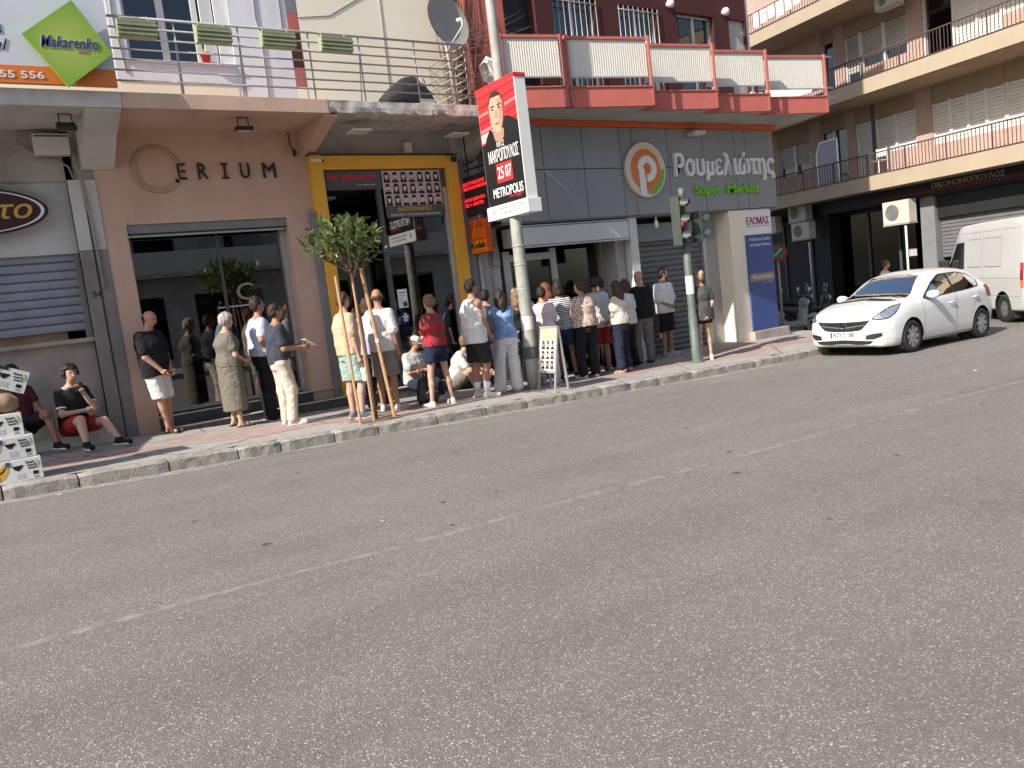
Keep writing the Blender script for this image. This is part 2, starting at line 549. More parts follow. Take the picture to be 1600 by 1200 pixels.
# ================================================================== ground
XS = sorted(set([-60, -30, -14, -8] + [round(-6 + .25 * i, 3) for i in range(200)] + [50, 70, 110]))
road = MB()
ys = [-45, -20, -8, -4, -1, 0, 1.5, 3, 4.5, 6, 7.5, 9, 9.7, 11, 14, 20, 40, 90]
rr = random.Random(3)
road.grid([[(x, y, gz(max(-12, min(x, 40))) + 0) for x in XS] for y in ys])
tag(road.build('road', M['asphalt'], smooth=True), kind='structure')
seam = MB()
M['seam'] = mat('worn_joint', (.218, .203, .185), .85, .3, 9, .4, 50)
sx_ = [-1.5 + .12 * i for i in range(105)]
seam.grid([[(x, 4.78 + dy * (1 + .35 * math.sin(x * 3.3)) + .012 * math.sin(x * 2.1), gz(x) + dz) for x in sx_] for dy, dz in ((-.05, -.001), (-.012, .005), (.006, .0055), (.02, -.001))])
tag(seam.build('road_joint', M['seam']), kind='structure')

# dust and grit washed against the kerb
M['dust'] = mat('gutter_dust', (.255, .238, .215), .95, .25, 10, .6, 40)
dq = random.Random(12); du_ = MB()
xs2 = [-6 + .15 * i for i in range(140)]
w_ = [.1 + .07 * math.sin(x * 1.3) + .05 * math.sin(x * 3.7 + 1) + dq.uniform(-.02, .02) for x in xs2]
du_.grid([[(x, 9.57 - max(.02, w) * t, gz(x) + (.012, .006, -.001)[k]) for x, w in zip(xs2, w_)] for k, t in enumerate((0, .5, 1))])
tag(du_.build('gutter_dust', M['dust'], smooth=True), kind='structure')
# pavement, rounded at the corner with the side street
pv = MB()
KX, KR = 14.9, 1.9
def edge_y(x):
    return 9.78 if x <= KX else 9.78 + KR - math.sqrt(max(0, KR * KR - (x - KX) ** 2))
rows = []
for x in [-7 + .3 * i for i in range(73)] + [KX + .12 * i for i in range(1, 16)] + [KX + KR - .002]:
    y0 = edge_y(x)
    rows.append([(x, y0 + (13.6 - y0) * t, sw(x, y0 + (13.6 - y0) * t) + (.004 * math.sin(x * 3.1 + t * 9))) for t in (0, .12, .25, .4, .55, .7, .85, 1)])
pv.grid(rows)
xs_ = KX + KR - .002
pv.grid([[(xs_, y, sw(xs_, 13.6)) for y in (13.55, 20, 45)], [(xs_ - 1.0, y, sw(xs_, 13.6)) for y in (13.55, 20, 45)]])
pav = tag(pv.build('pavement', M['paving'], smooth=True), kind='structure')

# kerb: single stones, rough and uneven
kerb = thing('kerb', (4, 9.68, 0), 'long row of rough pale stone kerb blocks along the pavement', 'kerb', kind='structure')
def kerb_stone(x0, x1, seed):
    q = random.Random(seed)
    n = 7
    P = []
    prof = [(-.012, -.06), (0, .075), (.004, .125), (.03, .146), (.12, .148), (.21, .146), (.225, .1)]
    for i in range(n + 1):
        x = x0 + (x1 - x0) * i / n
        e = .012 if i in (0, n) else 0
        P.append([(x, 9.56 + py + q.uniform(-.004, .004) + (e if py < .1 else -e * .5), gz(x) + pz + q.uniform(-.004, .004) - (e if pz > .1 else 0)) for py, pz in prof])
    b = MB(); b.grid(P)
    m = len(prof)
    b.f.append(tuple(range(m))); b.mi.append(0)
    b.f.append(tuple(range(n * m + m - 1, n * m - 1, -1))); b.mi.append(0)
    return b.build('kerb_stone', M['kerb'], kerb, smooth=False)
x = -6.3
kx = [0.06, .75, 1.65, 2.42, 2.93, 3.62, 4.22, 5.1, 5.9, 6.6, 7.35, 8.05, 8.65]
bounds = [-6.2, -5.4, -4.6, -3.8, -3.05, -2.3, -1.5, -.72] + kx + [9.3, 10.1, 10.95, 11.75, 12.5, 13.3, 14.1, 14.9]
for i in range(len(bounds) - 1):
    kerb_stone(bounds[i] + .008, bounds[i + 1] - .008, i)
nc = 4
for i in range(nc):
    a0, a1 = math.pi / 2 * i / nc, math.pi / 2 * (i + 1) / nc
    b = MB()
    P = []
    for k in range(5):
        a = a0 + .008 + (a1 - a0 - .016) * k / 4
        P.append([(KX + math.sin(a) * (KR + .12 + py), 9.78 + KR - math.cos(a) * (KR + .12 + py), gz(KX + math.sin(a) * KR) + pz) for py, pz in ((.11, -.1), (.1, .1), (.07, .14), (-.1, .146), (-.12, .1))])
    b.grid(P)
    b.build('kerb_stone', M['kerb'], kerb)

# ================================================================== building 1: the low shops on the left
B1 = thing('shop_building', (2, 12.6, 0), 'cream two storey building with peach shopfront, yellow shopfront and long balcony', 'building')
part = lambda n, d, m, p=B1, c=0: bx(n, d, M[m] if isinstance(m, str) else m, p, c)
# --- left shop
part('wall', (-6, 1.5, 12.75, 13.0, -.3, 1.5), 'marble')
part('wall', (-6, 1.5, 12.72, 13.0, 2.74, 4.4), 'white_wall')
part('wall', (.72, 1.5, 12.68, 12.72, 3.72, 4.4), 'soffit')
part('sill', (-6, 1.52, 12.64, 13.0, 1.5, 1.56), 'marble', c=.012)
part('wall', (-6, 1.5, 13.3, 13.4, 1.4, 2.9), 'dark')
for i, (a, b) in enumerate(((-1.2, .15), (.17, 1.2))):
    part('crate_board', (a, b, 12.84, 12.88, 1.56, 1.68), 'wood')
part('doorstep', (-6, 1.5, 12.36, 12.75, -.3, .27), 'white_wall', c=.015)
sh = part('roller_shutter', (-6, 1.51, 12.82, 12.84, 1.67, 2.76), 'shutter')
zz = 1.67
for i in range(9):
    zc = 1.672 + i * .121
    b = MB()
    b.prism([(12.815, zc), (12.785, zc + .012), (12.775, zc + .06), (12.785, zc + .1), (12.815, zc + .114)], (-5.98, 0, 0), YA, ZA, XA, 7.48)
    b.build('slat', M['shutter'], sh)
part('shutter_rail', (1.43, 1.5, 12.74, 12.9, 1.56, 2.76), 'grey_wall')
# pillar in two strips, grey dado below, white above, a conduit groove between
for a, b in ((1.5, 1.668), (1.69, 1.85)):
    part('pillar_base', (a, b, 12.56 if a < 1.6 else 12.585, 12.95, -.2, 2.75), 'grey_wall', c=.01)
    part('pillar', (a, b, 12.555 if a < 1.6 else 12.58, 12.95, 2.753, 3.72), 'white_wall', c=.01)
part('pillar_core', (1.5, 1.85, 12.62, 12.95, -.2, 3.70), 'grey_wall')
part('brick_patch', (1.62, 1.86, 12.66, 12.95, 3.70, 4.4), 'concrete')
cb = MB()
cb.tube([(1.72, 12.55, 2.2), (1.71, 12.55, 3.0), (1.67, 12.55, 3.7), (1.62, 12.56, 4.1), (1.5, 12.6, 4.3), (1.3, 12.62, 4.38), (1.05, 12.63, 4.37), (.98, 12.63, 4.25), (1.1, 12.63, 4.14), (1.2, 12.64, 4.13)], .017, 6)
cb.tube([(1.18, 12.64, 4.03), (1.42, 12.64, 4.01), (1.55, 12.6, 3.9), (1.58, 12.57, 3.74)], .014, 6)
cb.tube([(1.6, 12.6, 4.3), (1.63, 12.62, 4.05), (1.6, 12.6, 3.9), (1.64, 12.6, 3.76)], .008, 5)
cb.build('conduit', M['cable'], B1, smooth=True)
text(B1, 'house_number', '54', (1.565, 12.553, 2.1), XA, ZA, .085, M['black'], depth=.004)
# --- slab with its three coats
part('balcony_slab', (-6, 2.13, 11.35, 12.75, 4.4, 4.6), 'white_wall', c=.008)
part('balcony_slab', (2.133, 4.93, 11.352, 12.75, 4.4, 4.6), 'peach', c=.008)
# ragged bare concrete edge
def ragged_slab(x0, x1):
    """bare concrete edge with a wavering arris and a few broken-out spots"""
    q = random.Random(5)
    P = []
    n = 150
    spots = [(q.uniform(x0, x1), q.uniform(.04, .13), q.uniform(.015, .045)) for _ in range(13)]
    for i in range(n + 1):
        x = x0 + (x1 - x0) * i / n
        d = .004 * math.sin(x * 9) + .003 * math.sin(x * 23 + 1)
        e = sum(h * max(0, 1 - ((x - c) / w) ** 2) for c, w, h in spots)
        P.append([(x, 12.75, 4.6), (x, 11.38, 4.6), (x, 11.356 + d, 4.59 + d), (x, 11.352 + d, 4.5), (x, 11.355 + d + e * .3, 4.415 + e * .8), (x, 11.38 + e * 1.5, 4.402 + e * .5), (x, 11.46 + e * 2, 4.401), (x, 12.75, 4.4)])
    b = MB(); b.grid(P)
    b.f.append(tuple(range(8))); b.f.append(tuple(range(n * 8 + 7, n * 8 - 1, -1))); b.mi += [0, 0]
    return b.build('balcony_slab', M['concrete'], B1)
ragged_slab(4.933, 8.02)
# tapered brackets under the slab
def bracket(x0, x1, m, z0=3.72):
    b = MB()
    b.prism([(12.75, 4.398), (11.4, 4.398), (11.42, 4.37), (12.0, 4.2), (12.58, z0), (12.75, z0)], (x0, 0, 0), YA, ZA, XA, x1 - x0)
    b.build('bracket', M[m], B1)
bracket(1.7, 2.12, 'white_wall', 3.86)
bracket(4.86, 5.08, 'peach', 4.03)
bracket(7.86, 8.12, 'soffit', 3.9)
# --- peach shopfront
part('wall', (1.852, 2.15, 12.6, 12.98, -.2, 4.4), 'peach')
part('wall', (4.5, 5.0, 12.6, 12.98, -.2, 4.4), 'peach')
part('wall', (2.15, 4.5, 12.601, 12.98, 3.08, 4.4), 'peach')
part('plinth', (2.15, 4.5, 12.58, 13.0, -.2, .268), 'step')
part('nosing', (2.13, 4.98, 12.56, 12.64, .268, .292), 'nosing', c=.006)
part('step', (2.3, 5.0, 12.27, 12.58, -.2, .118), 'step')
part('nosing', (2.28, 5.0, 12.25, 12.33, .118, .138), 'nosing', c=.006)
part('shutter_box', (2.152, 4.498, 12.63, 12.9, 2.955, 3.078), 'midgrey')
part('shutter_box_lip', (2.152, 4.46, 12.645, 12.7, 2.9, 2.925), 'alu')
wf = part('shop_window', (2.19, 4.42, 12.872, 12.884, .33, 2.9), 'glass')
for a, b in ((2.152, 2.2), (3.42, 3.46), (4.41, 4.498)):
    part('window_frame', (a, b, 12.78 if a > 4 else 12.85, 12.92, .292, 2.9), 'alu' if a > 4 else 'darkgrey', wf)
part('window_frame', (2.2, 4.41, 12.85, 12.92, .292, .345), 'alu', wf)
text(wf, 'lettering', 'C', (3.62, 12.868, 1.86), XA, ZA, .27, mat('dull_gold_decal', (.3, .27, .2), .6), w=.27, depth=.002)
part('decal_line', (3.3, 3.98, 12.866, 12.871, 1.77, 1.79), 'nosing', wf)
# its interior
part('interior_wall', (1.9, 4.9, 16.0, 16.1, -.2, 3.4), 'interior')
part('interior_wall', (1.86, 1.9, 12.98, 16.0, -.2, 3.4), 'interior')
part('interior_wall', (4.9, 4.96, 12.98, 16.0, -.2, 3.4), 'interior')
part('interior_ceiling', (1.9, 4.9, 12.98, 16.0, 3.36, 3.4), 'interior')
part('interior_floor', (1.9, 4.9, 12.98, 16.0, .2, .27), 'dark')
for zz in (.75, 1.15):
    part('display_shelf', (2.4, 4.2, 13.1, 13.7, zz, zz + .03), 'alu')
for k, (xx, zz) in enumerate(((2.5, .79), (2.72, .79), (3.05, 1.19), (3.3, 1.19), (3.62, .79), (3.9, 1.19), (2.62, 1.19), (4.05, .79))):
    b = MB(); b.lathe((xx, 13.3, zz), [(0, 0), (.06, 0), (.075, .06), (.05, .14), (.025, .2), (.03, .23), (0, .23)], 14)
    b.build('display_vase', M[('alu', 'white', 'midgrey')[k % 3]], B1, smooth=True)
M['bluepic'] = mat('blue_picture', (.12, .26, .4), .5, .35, 6)
part('wall_picture', (2.75, 3.2, 14.2, 14.22, 2.05, 2.32), 'bluepic')
part('wall_picture', (2.85, 3.25, 14.0, 14.02, 1.6, 1.88), 'bluepic')
for xx, z0, z1 in ((3.25, .5, 2.0), (3.75, .5, 2.1)):
    part('display_panel', (xx, xx + .26, 14.0, 14.04, z0, z1), 'soffit')
# --- yellow shopfront
part('pilaster', (4.86, 4.968, 12.5, 12.6, -.2, 3.14), 'midgrey')
part('yellow_jamb', (4.97, 5.16, 12.44, 12.6, .02, 4.02), 'yellow', c=.008)
part('yellow_jamb', (7.46, 7.69, 12.44, 12.6, .0, 4.0), 'yellow', c=.008)
part('yellow_lintel', (5.162, 7.458, 12.445, 12.6, 3.79, 4.01), 'yellow', c=.008)
part('capping', (4.95, 7.72, 12.42, 12.6, 4.022, 4.036), 'darkgrey')
part('wall', (5.0, 8.1, 12.6, 12.98, 4.0, 4.4), 'soffit')
part('fascia_board', (5.17, 7.45, 12.53, 12.58, 3.47, 3.785), 'darkgrey')
yf = part('shop_window', (6.17, 7.36, 12.56, 12.572, .3, 3.466), 'glass')
part('window_frame', (7.362, 7.455, 12.52, 12.62, .02, 3.466), 'alu', yf)
part('window_frame', (6.1, 6.168, 12.53, 12.62, .02, 3.466), 'darkgrey', yf)
part('window_frame', (6.17, 7.36, 12.53, 12.62, .2, .3), 'darkgrey', yf)
part('glass_door', (5.2, 6.08, 12.9, 12.912, .1, 2.6), 'glass')
part('plinth', (5.16, 7.46, 12.5, 13.0, -.3, .2), 'step')
part('step', (5.0, 7.8, 12.22, 12.5, -.3, .1), 'step')
part('nosing', (5.0, 7.82, 12.2, 12.28, .1, .125), 'nosing', c=.006)
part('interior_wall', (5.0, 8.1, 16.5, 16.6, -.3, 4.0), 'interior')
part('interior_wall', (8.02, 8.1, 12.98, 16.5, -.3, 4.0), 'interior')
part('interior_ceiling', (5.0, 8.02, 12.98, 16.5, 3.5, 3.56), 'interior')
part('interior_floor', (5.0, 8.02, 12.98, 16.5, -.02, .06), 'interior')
part('ceiling_lamp', (5.5, 5.72, 13.4, 13.62, 3.46, 3.5), 'white')
M['frame_tan'] = mat('tan_picture', (.3, .2, .14), .5, .35, 9)
q = random.Random(11)
for r_ in range(4):
    for k in range(6):
        xx = 5.7 + k * .36 + q.uniform(-.03, .03); zz = .55 + r_ * .52
        f_ = part('picture_frame', (xx, xx + q.uniform(.16, .26), 14.6, 14.63, zz, zz + q.uniform(.2, .3)), q.choice(('frame_tan', 'darkgrey', 'midgrey', 'soffit')))
for r_ in range(4):
    part('display_shelf', (5.6, 8.0, 14.5, 14.75, .5 + r_ * .52, .53 + r_ * .52), 'wood')
part('hanging_board', (6.2, 6.62, 12.66, 12.67, 2.42, 3.0), 'soffit')
part('hanging_board', (6.2, 6.64, 12.66, 12.67, 2.2, 2.36), 'soffit')
part('board_edge', (6.19, 6.64, 12.655, 12.668, 2.362, 2.418), 'white')
# strip between the yellow front and the supermarket
part('wall', (7.69, 8.42, 12.56, 12.98, -.3, 4.4), 'white_wall')
part('metal_strip', (7.692, 7.88, 12.5, 12.56, -.2, 3.9), 'midgrey')
pp = MB()
pp.tube([(7.98, 12.53, -.1), (7.98, 12.53, 2.7)], .045, 12)
pp.tube([(8.2, 12.54, 1.0), (8.2, 12.54, 4.0)], .018, 8)
pp.build('drain_pipe', M['steel'], B1, smooth=True)
part('meter_box', (8.28, 8.5, 12.46, 12.56, 2.72, 2.95), 'soffit', c=.01)
part('meter_box', (8.25, 8.38, 12.47, 12.56, 2.0, 2.35), 'soffit', c=.01)
qc = random.Random(4)
cb = MB()
for k in range(7):
    x0 = 8.15 + .06 * k
    cb.tube([(x0, 12.5, 3.1 - .05 * k), (x0 + .06, 12.46, 2.85 - .03 * k), (x0 + .18, 12.45, 2.9), (x0 + .3, 12.5, 3.0 + .04 * k)], .009, 5)
cb.build('loose_cables', M['bcable'], B1, smooth=True)
# --- upper storey
for (a, b, z0, z1) in ((-6, 2.56, 4.6, 9.6), (2.56, 4.06, 4.6, 5.38), (2.56, 4.06, 7.2, 9.6)):
    part('upper_wall', (a, b, 12.6, 12.98, z0, z1), 'cream' if a < 0 or z0 > 5 else 'cream')
part('upper_wall', (4.06, 4.98, 12.605, 12.98, 4.6, 9.6), 'bluewhite')
part('upper_wall', (5.16, 8.06, 12.602, 12.98, 4.6, 9.6), 'cream')
part('upper_wall', (4.98, 5.16, 12.64, 12.98, 4.6, 9.6), 'dark')
for z0, z1, mm in ((5.12, 5.42, 'redpaint'), (5.42, 6.0, 'maroon'), (6.0, 6.26, 'redpaint'), (6.26, 6.6, 'midgrey'), (4.6, 5.12, 'cream')):
    part('band_panel', (4.99, 5.15, 12.598, 12.64, z0, z1 - .004), mm)
part('window_sill', (2.5, 4.05, 12.56, 12.64, 5.36, 5.4), 'bluewhite', c=.008)
part('window_surround', (2.36, 2.555, 12.588, 12.6, 5.1, 7.4), 'bluewhite')
part('window_surround', (2.556, 4.058, 12.588, 12.6, 5.1, 5.355), 'bluewhite')
uw = part('window', (2.62, 3.6, 12.78, 12.79, 5.42, 7.18), 'glass2')
for a, b in ((2.56, 2.62), (3.06, 3.16), (3.56, 3.64)):
    part('window_frame', (a, b, 12.74, 12.82, 5.385, 7.2), 'alu2', uw)
part('shutter_leaf', (3.66, 3.84, 12.66, 12.7, 5.4, 7.2), 'alu2', uw)
part('shutter_leaf', (3.86, 4.05, 12.63, 12.66, 5.4, 7.2), 'white', uw)
part('interior_wall', (2.5, 4.1, 13.6, 13.7, 5, 7.4), 'dark')
for pts, r_ in (([(4.5, 12.597, 4.62), (4.5, 12.597, 5.0), (4.52, 12.597, 5.9), (4.47, 12.597, 6.1), (4.49, 12.597, 7.4)], .012),
        ([(2.5, 12.582, 5.2), (2.42, 12.582, 6.0), (2.44, 12.582, 7.2)], .01), ([(6.62, 12.597, 4.62), (6.66, 12.597, 7.6)], .008),
        ([(5.16, 12.597, 6.2), (5.7, 12.597, 6.27), (6.3, 12.597, 6.62), (6.8, 12.597, 7.1)], .008), ([(4.88, 12.597, 5.9), (4.9, 12.597, 7.4)], .009)):
    cb = MB(); cb.tube(pts, r_, 5); cb.build('wall_cable', M['cable'], B1, smooth=True)
b = MB(); b.lathe((5.25, 12.597, 4.72), [(0, 0), (.03, 0), (.03, .02), (0, .02)], 10, NY)
b.build('vent_hole', M['dark'], B1)
# balcony railing
rl = MB()
for k in range(7):
    rl.tube([(2.1, 11.37, 5.54 - .132 * k), (7.42, 11.37, 5.54 - .132 * k)], .013 if k else .018, 8)
rail = rl.build('railing', M['steel'], B1, smooth=True)
for k in range(7):
    b = MB(); b.tube([(7.42, 11.37, 5.54 - .132 * k), (7.42, 12.62, 5.54 - .132 * k)], .012, 6)
    b.build('side_rail', M['steel'], rail, smooth=True)
for xx, br in ((2.92, 1), (3.76, 1), (4.77, 0), (5.56, 1), (6.5, 0), (7.42, 0)):
    b = MB()
    b.tube([(xx, 11.385, 4.6), (xx, 11.385, 5.55)], .013, 6)
    if br: b.tube([(xx, 11.4, 5.28), (xx + .04, 11.62, 4.6)], .009, 6)
    b.build('rail_post', M['steel'], rail, smooth=True)
# added canopy out of view that shades the left doorstep; roof and outer walls follow
aw_ = MB(); aw_.add([(-6.2, 12.7, 3.35), (-2.0, 12.7, 3.35), (-2.0, 10.0, 2.75), (-6.2, 10.0, 2.75), (-6.2, 12.7, 3.38), (-2.0, 12.7, 3.38), (-2.0, 10.0, 2.78), (-6.2, 10.0, 2.78)], [(0, 1, 2, 3), (7, 6, 5, 4), (0, 4, 5, 1), (1, 5, 6, 2), (2, 6, 7, 3), (3, 7, 4, 0)])
aw_.build('added_shade_awning', M['soffit'], B1)
part('roof', (-6, 8.06, 12.62, 22, 9.6, 9.8), 'concrete')
part('back_wall', (-6, 8.06, 21.8, 22, -.4, 9.6), 'cream')
part('side_wall', (-6.2, -6, 12.6, 22, -.4, 9.8), 'cream')
part('floor_slab', (-6, 8.06, 12.98, 21.8, 4.38, 4.6), 'interior')

# ================================================================== building 2: maroon block with the supermarket
B2 = thing('maroon_building', (12, 12.3, -.3), 'maroon apartment block with saw-tooth red balconies above a grey shopfront', 'building')
part = lambda n, d, m, p=B2, c=0: bx(n, d, M[m] if isinstance(m, str) else m, p, c)
FJ = [8.2, 9.27, 10.24, 11.21, 11.535, 12.52, 13.57, 14.59, 14.955, 15.94]
fb = part('fascia_backing', (8.2, 15.93, 12.03, 12.3, 2.715, 4.44), 'joint')
for i in range(len(FJ) - 1):
    for z0, z1 in ((2.72, 3.645), (3.66, 4.435)):
        part('fascia_panel', (FJ[i] + .008, FJ[i + 1] - .008, 12.0, 12.028, z0, z1), 'fascia', fb)
for y0 in (12.03, 13.2, 14.4):
    for z0, z1 in ((2.72, 3.645), (3.66, 4.435)):
        part('fascia_panel', (15.932, 15.955, y0, y0 + 1.14, z0, z1), 'fascia', fb)
part('fascia_soffit', (8.2, 15.93, 12.03, 15.5, 2.69, 2.713), 'midgrey')
part('orange_strip', (8.2, 16.03, 11.95, 12.0, 4.44, 4.55), 'orange', c=.006)
part('orange_strip', (15.96, 16.03, 12.002, 14, 4.44, 4.55), 'orange')
# entrance
part('shutter_hood', (8.43, 11.28, 12.06, 12.4, 2.29, 2.63), 'alu2', c=.01)
part('hood_lip', (8.43, 11.3, 12.02, 12.1, 2.25, 2.28), 'alu', c=.005)
part('hood_lip', (8.43, 11.28, 12.04, 12.07, 2.64, 2.66), 'alu')
dw = part('entrance_door', (8.68, 9.71, 12.66, 12.672, -.1, 2.08), 'darkpane')
for a, b in ((8.54, 8.7), (9.66, 9.81)):
    part('door_frame', (a, b, 12.62, 12.72, -.25, 2.25), 'alu', dw)
part('door_frame', (8.7, 9.66, 12.62, 12.72, 2.05, 2.18), 'alu', dw)
part('door_poster', (9.2, 9.6, 12.76, 12.765, 1.25, 1.62), 'soffit', dw)
part('side_window', (9.83, 10.92, 12.7, 12.71, -.1, 2.2), 'darkpane')
part('jamb', (10.93, 11.02, 12.6, 12.75, -.3, 2.3), 'alu')
part('column', (11.04, 11.28, 12.25, 12.75, -.4, 2.69), 'soffit')
part('column', (11.32, 11.53, 12.08, 12.75, -.4, 2.69), 'alu2', c=.008)
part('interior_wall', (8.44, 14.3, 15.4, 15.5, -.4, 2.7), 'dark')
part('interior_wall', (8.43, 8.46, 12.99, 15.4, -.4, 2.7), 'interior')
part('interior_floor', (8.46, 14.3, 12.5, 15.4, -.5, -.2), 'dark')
# supermarket roller shutter
s2 = part('roller_shutter', (11.53, 13.78, 12.5, 12.52, -.4, 2.25), 'shutter2')
for i in range(22):
    zc = -.3 + i * .115
    b = MB()
    b.prism([(12.495, zc), (12.475, zc + .012), (12.455, zc + .05), (12.465, zc + .09), (12.495, zc + .106)], (11.54, 0, 0), YA, ZA, XA, 2.23)
    b.build('slat', M['shutter2'], s2)
part('shutter_box', (11.54, 14.05, 12.3, 12.6, 2.2, 2.56), 'midgrey')
part('shutter_rail', (13.77, 13.86, 12.4, 12.6, -.4, 2.2), 'alu')
part('jamb', (13.86, 14.26, 12.42, 12.7, -.5, 2.69), 'soffit')
part('pillar', (14.26, 15.66, 12.03, 13.6, -.6, 2.69), 'cream', c=.006)
part('plinth', (14.6, 15.84, 11.85, 12.03, -.6, -.05), 'marble', c=.012)
b = MB()
b.tube([(12.1, 12.1, 2.72), (12.1, 12.1, 2.6)], .015, 8); b.lathe((12.1, 12.1, 2.44), [(0, 0), (.04, .01), (.045, .1), (.03, .16), (0, .16)], 12)
b.build('hanging_lamp', M['white'], B2, smooth=True)
part('flood_lamp', (13.1, 13.45, 11.75, 11.98, 4.28, 4.36), 'alu2', c=.02)
part('side_wall', (15.5, 15.66, 13.6, 26, -.7, 2.69), 'white_wall')
# upper storeys
# openings at the wall plane 12.4: window 1, window 2, balcony door
WIN = [(8.93, 9.68, 4.6, 7.3), (10.16, 11.3, 4.8, 7.0), (11.87, 13.0, 5.0, 6.98), (13.6, 14.74, 4.75, 6.98), (15.24, 15.8, 4.75, 6.98)]
xx = 8.06
for a, b_, z0, z1 in WIN:
    part('upper_wall', (xx, a, 12.4, 12.7, 4.6, 7.6), 'maroon')
    part('upper_wall', (a, b_, 12.4, 12.7, z1, 7.6), 'maroon')
    if z0 > 4.7: part('upper_wall', (a, b_, 12.402, 12.7, 4.6, z0), 'maroon')
    xx = b_
part('upper_wall', (xx, 15.86, 12.4, 12.7, 4.6, 7.6), 'maroon')
part('upper_wall', (8.06, 8.9, 12.2, 12.398, 4.6, 7.6), 'redpaint')
part('interior_wall', (8.06, 15.8, 13.4, 13.5, 4.6, 7.6), 'dark')
part('pilaster', (9.7, 10.1, 12.3, 12.398, 4.6, 7.6), 'maroon')
for wi, (a, b_, z0, z1) in enumerate(WIN):
    if wi == 0:
        part('shutter_leaf', (a, b_, 12.48, 12.5, z0, z1), 'shopdark'); continue
    if wi == 4:
        part('white_door', (a, b_, 12.46, 12.5, z0, z1), 'soffit'); continue
    w_ = part('window', (a + .05, b_ - .05, 12.55, 12.56, z0, z1 - .05), 'glass2')
    for c_, d_ in ((a, a + .05), ((a + b_) / 2 - .03, (a + b_) / 2 + .03), (b_ - .05, b_)):
        part('window_frame', (c_, d_, 12.5, 12.6, z0, z1), 'alu', w_)
    part('window_frame', (a, b_, 12.502, 12.598, z1 - .05, z1 - .002), 'alu', w_)
    part('curtain', (a + .05, b_ - .05, 12.75, 12.76, z0, z1 - .05), mat('curtain', (.1, .115, .16), .9, .3, 5) if wi == 1 else 'interior', w_)
    if wi < 3:
        gb = MB()
        for k in range(9):
            x_ = a + .02 + (b_ - a - .04) * k / 8
            gb.tube([(x_, 12.37, z0), (x_, 12.37, z1 - .02)], .009, 6)
        gb.tube([(a, 12.37, z1 - .1), (b_, 12.37, z1 - .1)], .012, 6)
        gb.tube([(a, 12.37, z0 + .04), (b_, 12.37, z0 + .04)], .012, 6)
        gb.build('window_bars', M['alu'], w_, smooth=True)
for x_ in (13.34, 15.08):
    b = MB(); b.lathe((x_, 12.4, 7.1), [(0, .17), (.05, .16), (.085, .12), (.09, .07), (.06, .02), (.05, 0)], 16, NY)
    b.build('globe_lamp', M['blind'], B2, smooth=True)
# saw-tooth balconies: every bay starts further back and juts out to its right end
BAY = [((8.12, 11.42), (9.28, 11.16)), ((9.36, 11.2), (11.06, 10.86)), ((11.12, 11.2), (12.8, 10.88)), ((12.8, 11.2), (14.42, 10.9)), ((14.42, 11.22), (16.3, 10.82))]
poly = []
for a, b_ in BAY: poly += [a, b_]
poly += [(16.75, 12.6), (8.06, 12.6)]
sb = MB(); sb.prism(poly, (0, 0, 4.556), XA, YA, ZA, .06)
sb.build('balcony_slab', M['soffit'], B2)
for i, ((xa, ya), (xb, yb)) in enumerate(BAY):
    d = Vector((xb - xa, yb - ya, 0)); L_ = d.length; d.normalize(); n_ = Vector((d.y, -d.x, 0))
    o = Vector((xa, ya, 0))
    pt = lambda s_, off, z: o + d * s_ + n_ * off + Vector((0, 0, z))
    def ob(name, s0, s1, o0, o1, z0, z1, m, par=None):
        b = MB(); b.obox(pt((s0 + s1) / 2, (o0 + o1) / 2, (z0 + z1) / 2), d, n_, ZA, (s1 - s0) / 2, (o1 - o0) / 2, (z1 - z0) / 2)
        return b.build(name, M[m], par or B2)
    fa = ob('balcony_front', 0, L_, .003, .09, 4.55, 4.88, 'redpaint')
    ob('coping', -.01, L_ + .01, -.02, .11, 4.882, 4.905, 'redrail', fa)
    if i < 4:
        # return wall at the jutting end
        yb2 = BAY[i + 1][0][1]
        b = MB(); b.box(xb - .06, xb + .03, yb - .07, yb2 + .02, 4.553, 4.878); b.build('balcony_return', M['redpaint'], fa)
    z0, z1 = 5.09, 5.72
    cp = MB()
    nn = int(L_ / .0125)
    for k in range(nn + 1):
        s_ = .05 + (L_ - .1) * k / nn
        cp.v += [tuple(pt(s_, .02 + .0035 * math.sin(k * math.pi / 2), z0)), tuple(pt(s_, .02 + .0035 * math.sin(k * math.pi / 2), z1))]
        if k: cp.f.append((2 * k - 2, 2 * k, 2 * k + 1, 2 * k - 1)); cp.mi.append(0)
    pn = cp.build('corrugated_panel', M['corr'], fa)
    ob('panel_rail', 0, L_, -.02, .05, 5.725, 5.775, 'redrail', fa)
    ob('panel_edge', .03, L_ - .03, .0, .04, 5.065, 5.088, 'alu', fa)
    for s_ in (.02, L_ - .03):
        ob('post', s_ - .02, s_ + .02, .05, .1, 4.56, 5.78, 'redrail', fa)
# right end of the last bay: steel frame and side panel
ex = MB()
for (x_, y_) in ((16.32, 10.85), (16.5, 11.6)):
    ex.tube([(x_, y_, 4.6), (x_, y_, 5.8)], .022, 8)
ex.tube([(16.28, 10.82, 5.76), (16.62, 10.82, 5.76)], .02, 8)
ex.tube([(16.28, 10.82, 5.1), (16.62, 10.82, 5.1)], .02, 8)
ex.tube([(16.3, 10.82, 4.9), (16.7, 10.82, 4.9)], .016, 8)
ex.build('end_frame', M['alu'], B2, smooth=True)
part('end_panel', (16.36, 16.385, 10.95, 12.4, 5.1, 5.74), 'corr')
b = MB(); b.obox((16.52, 11.7, 4.715), (.245, .97, 0), (.97, -.245, 0), ZA, .92, .04, .163); b.build('balcony_return', M['redpaint'], B2)
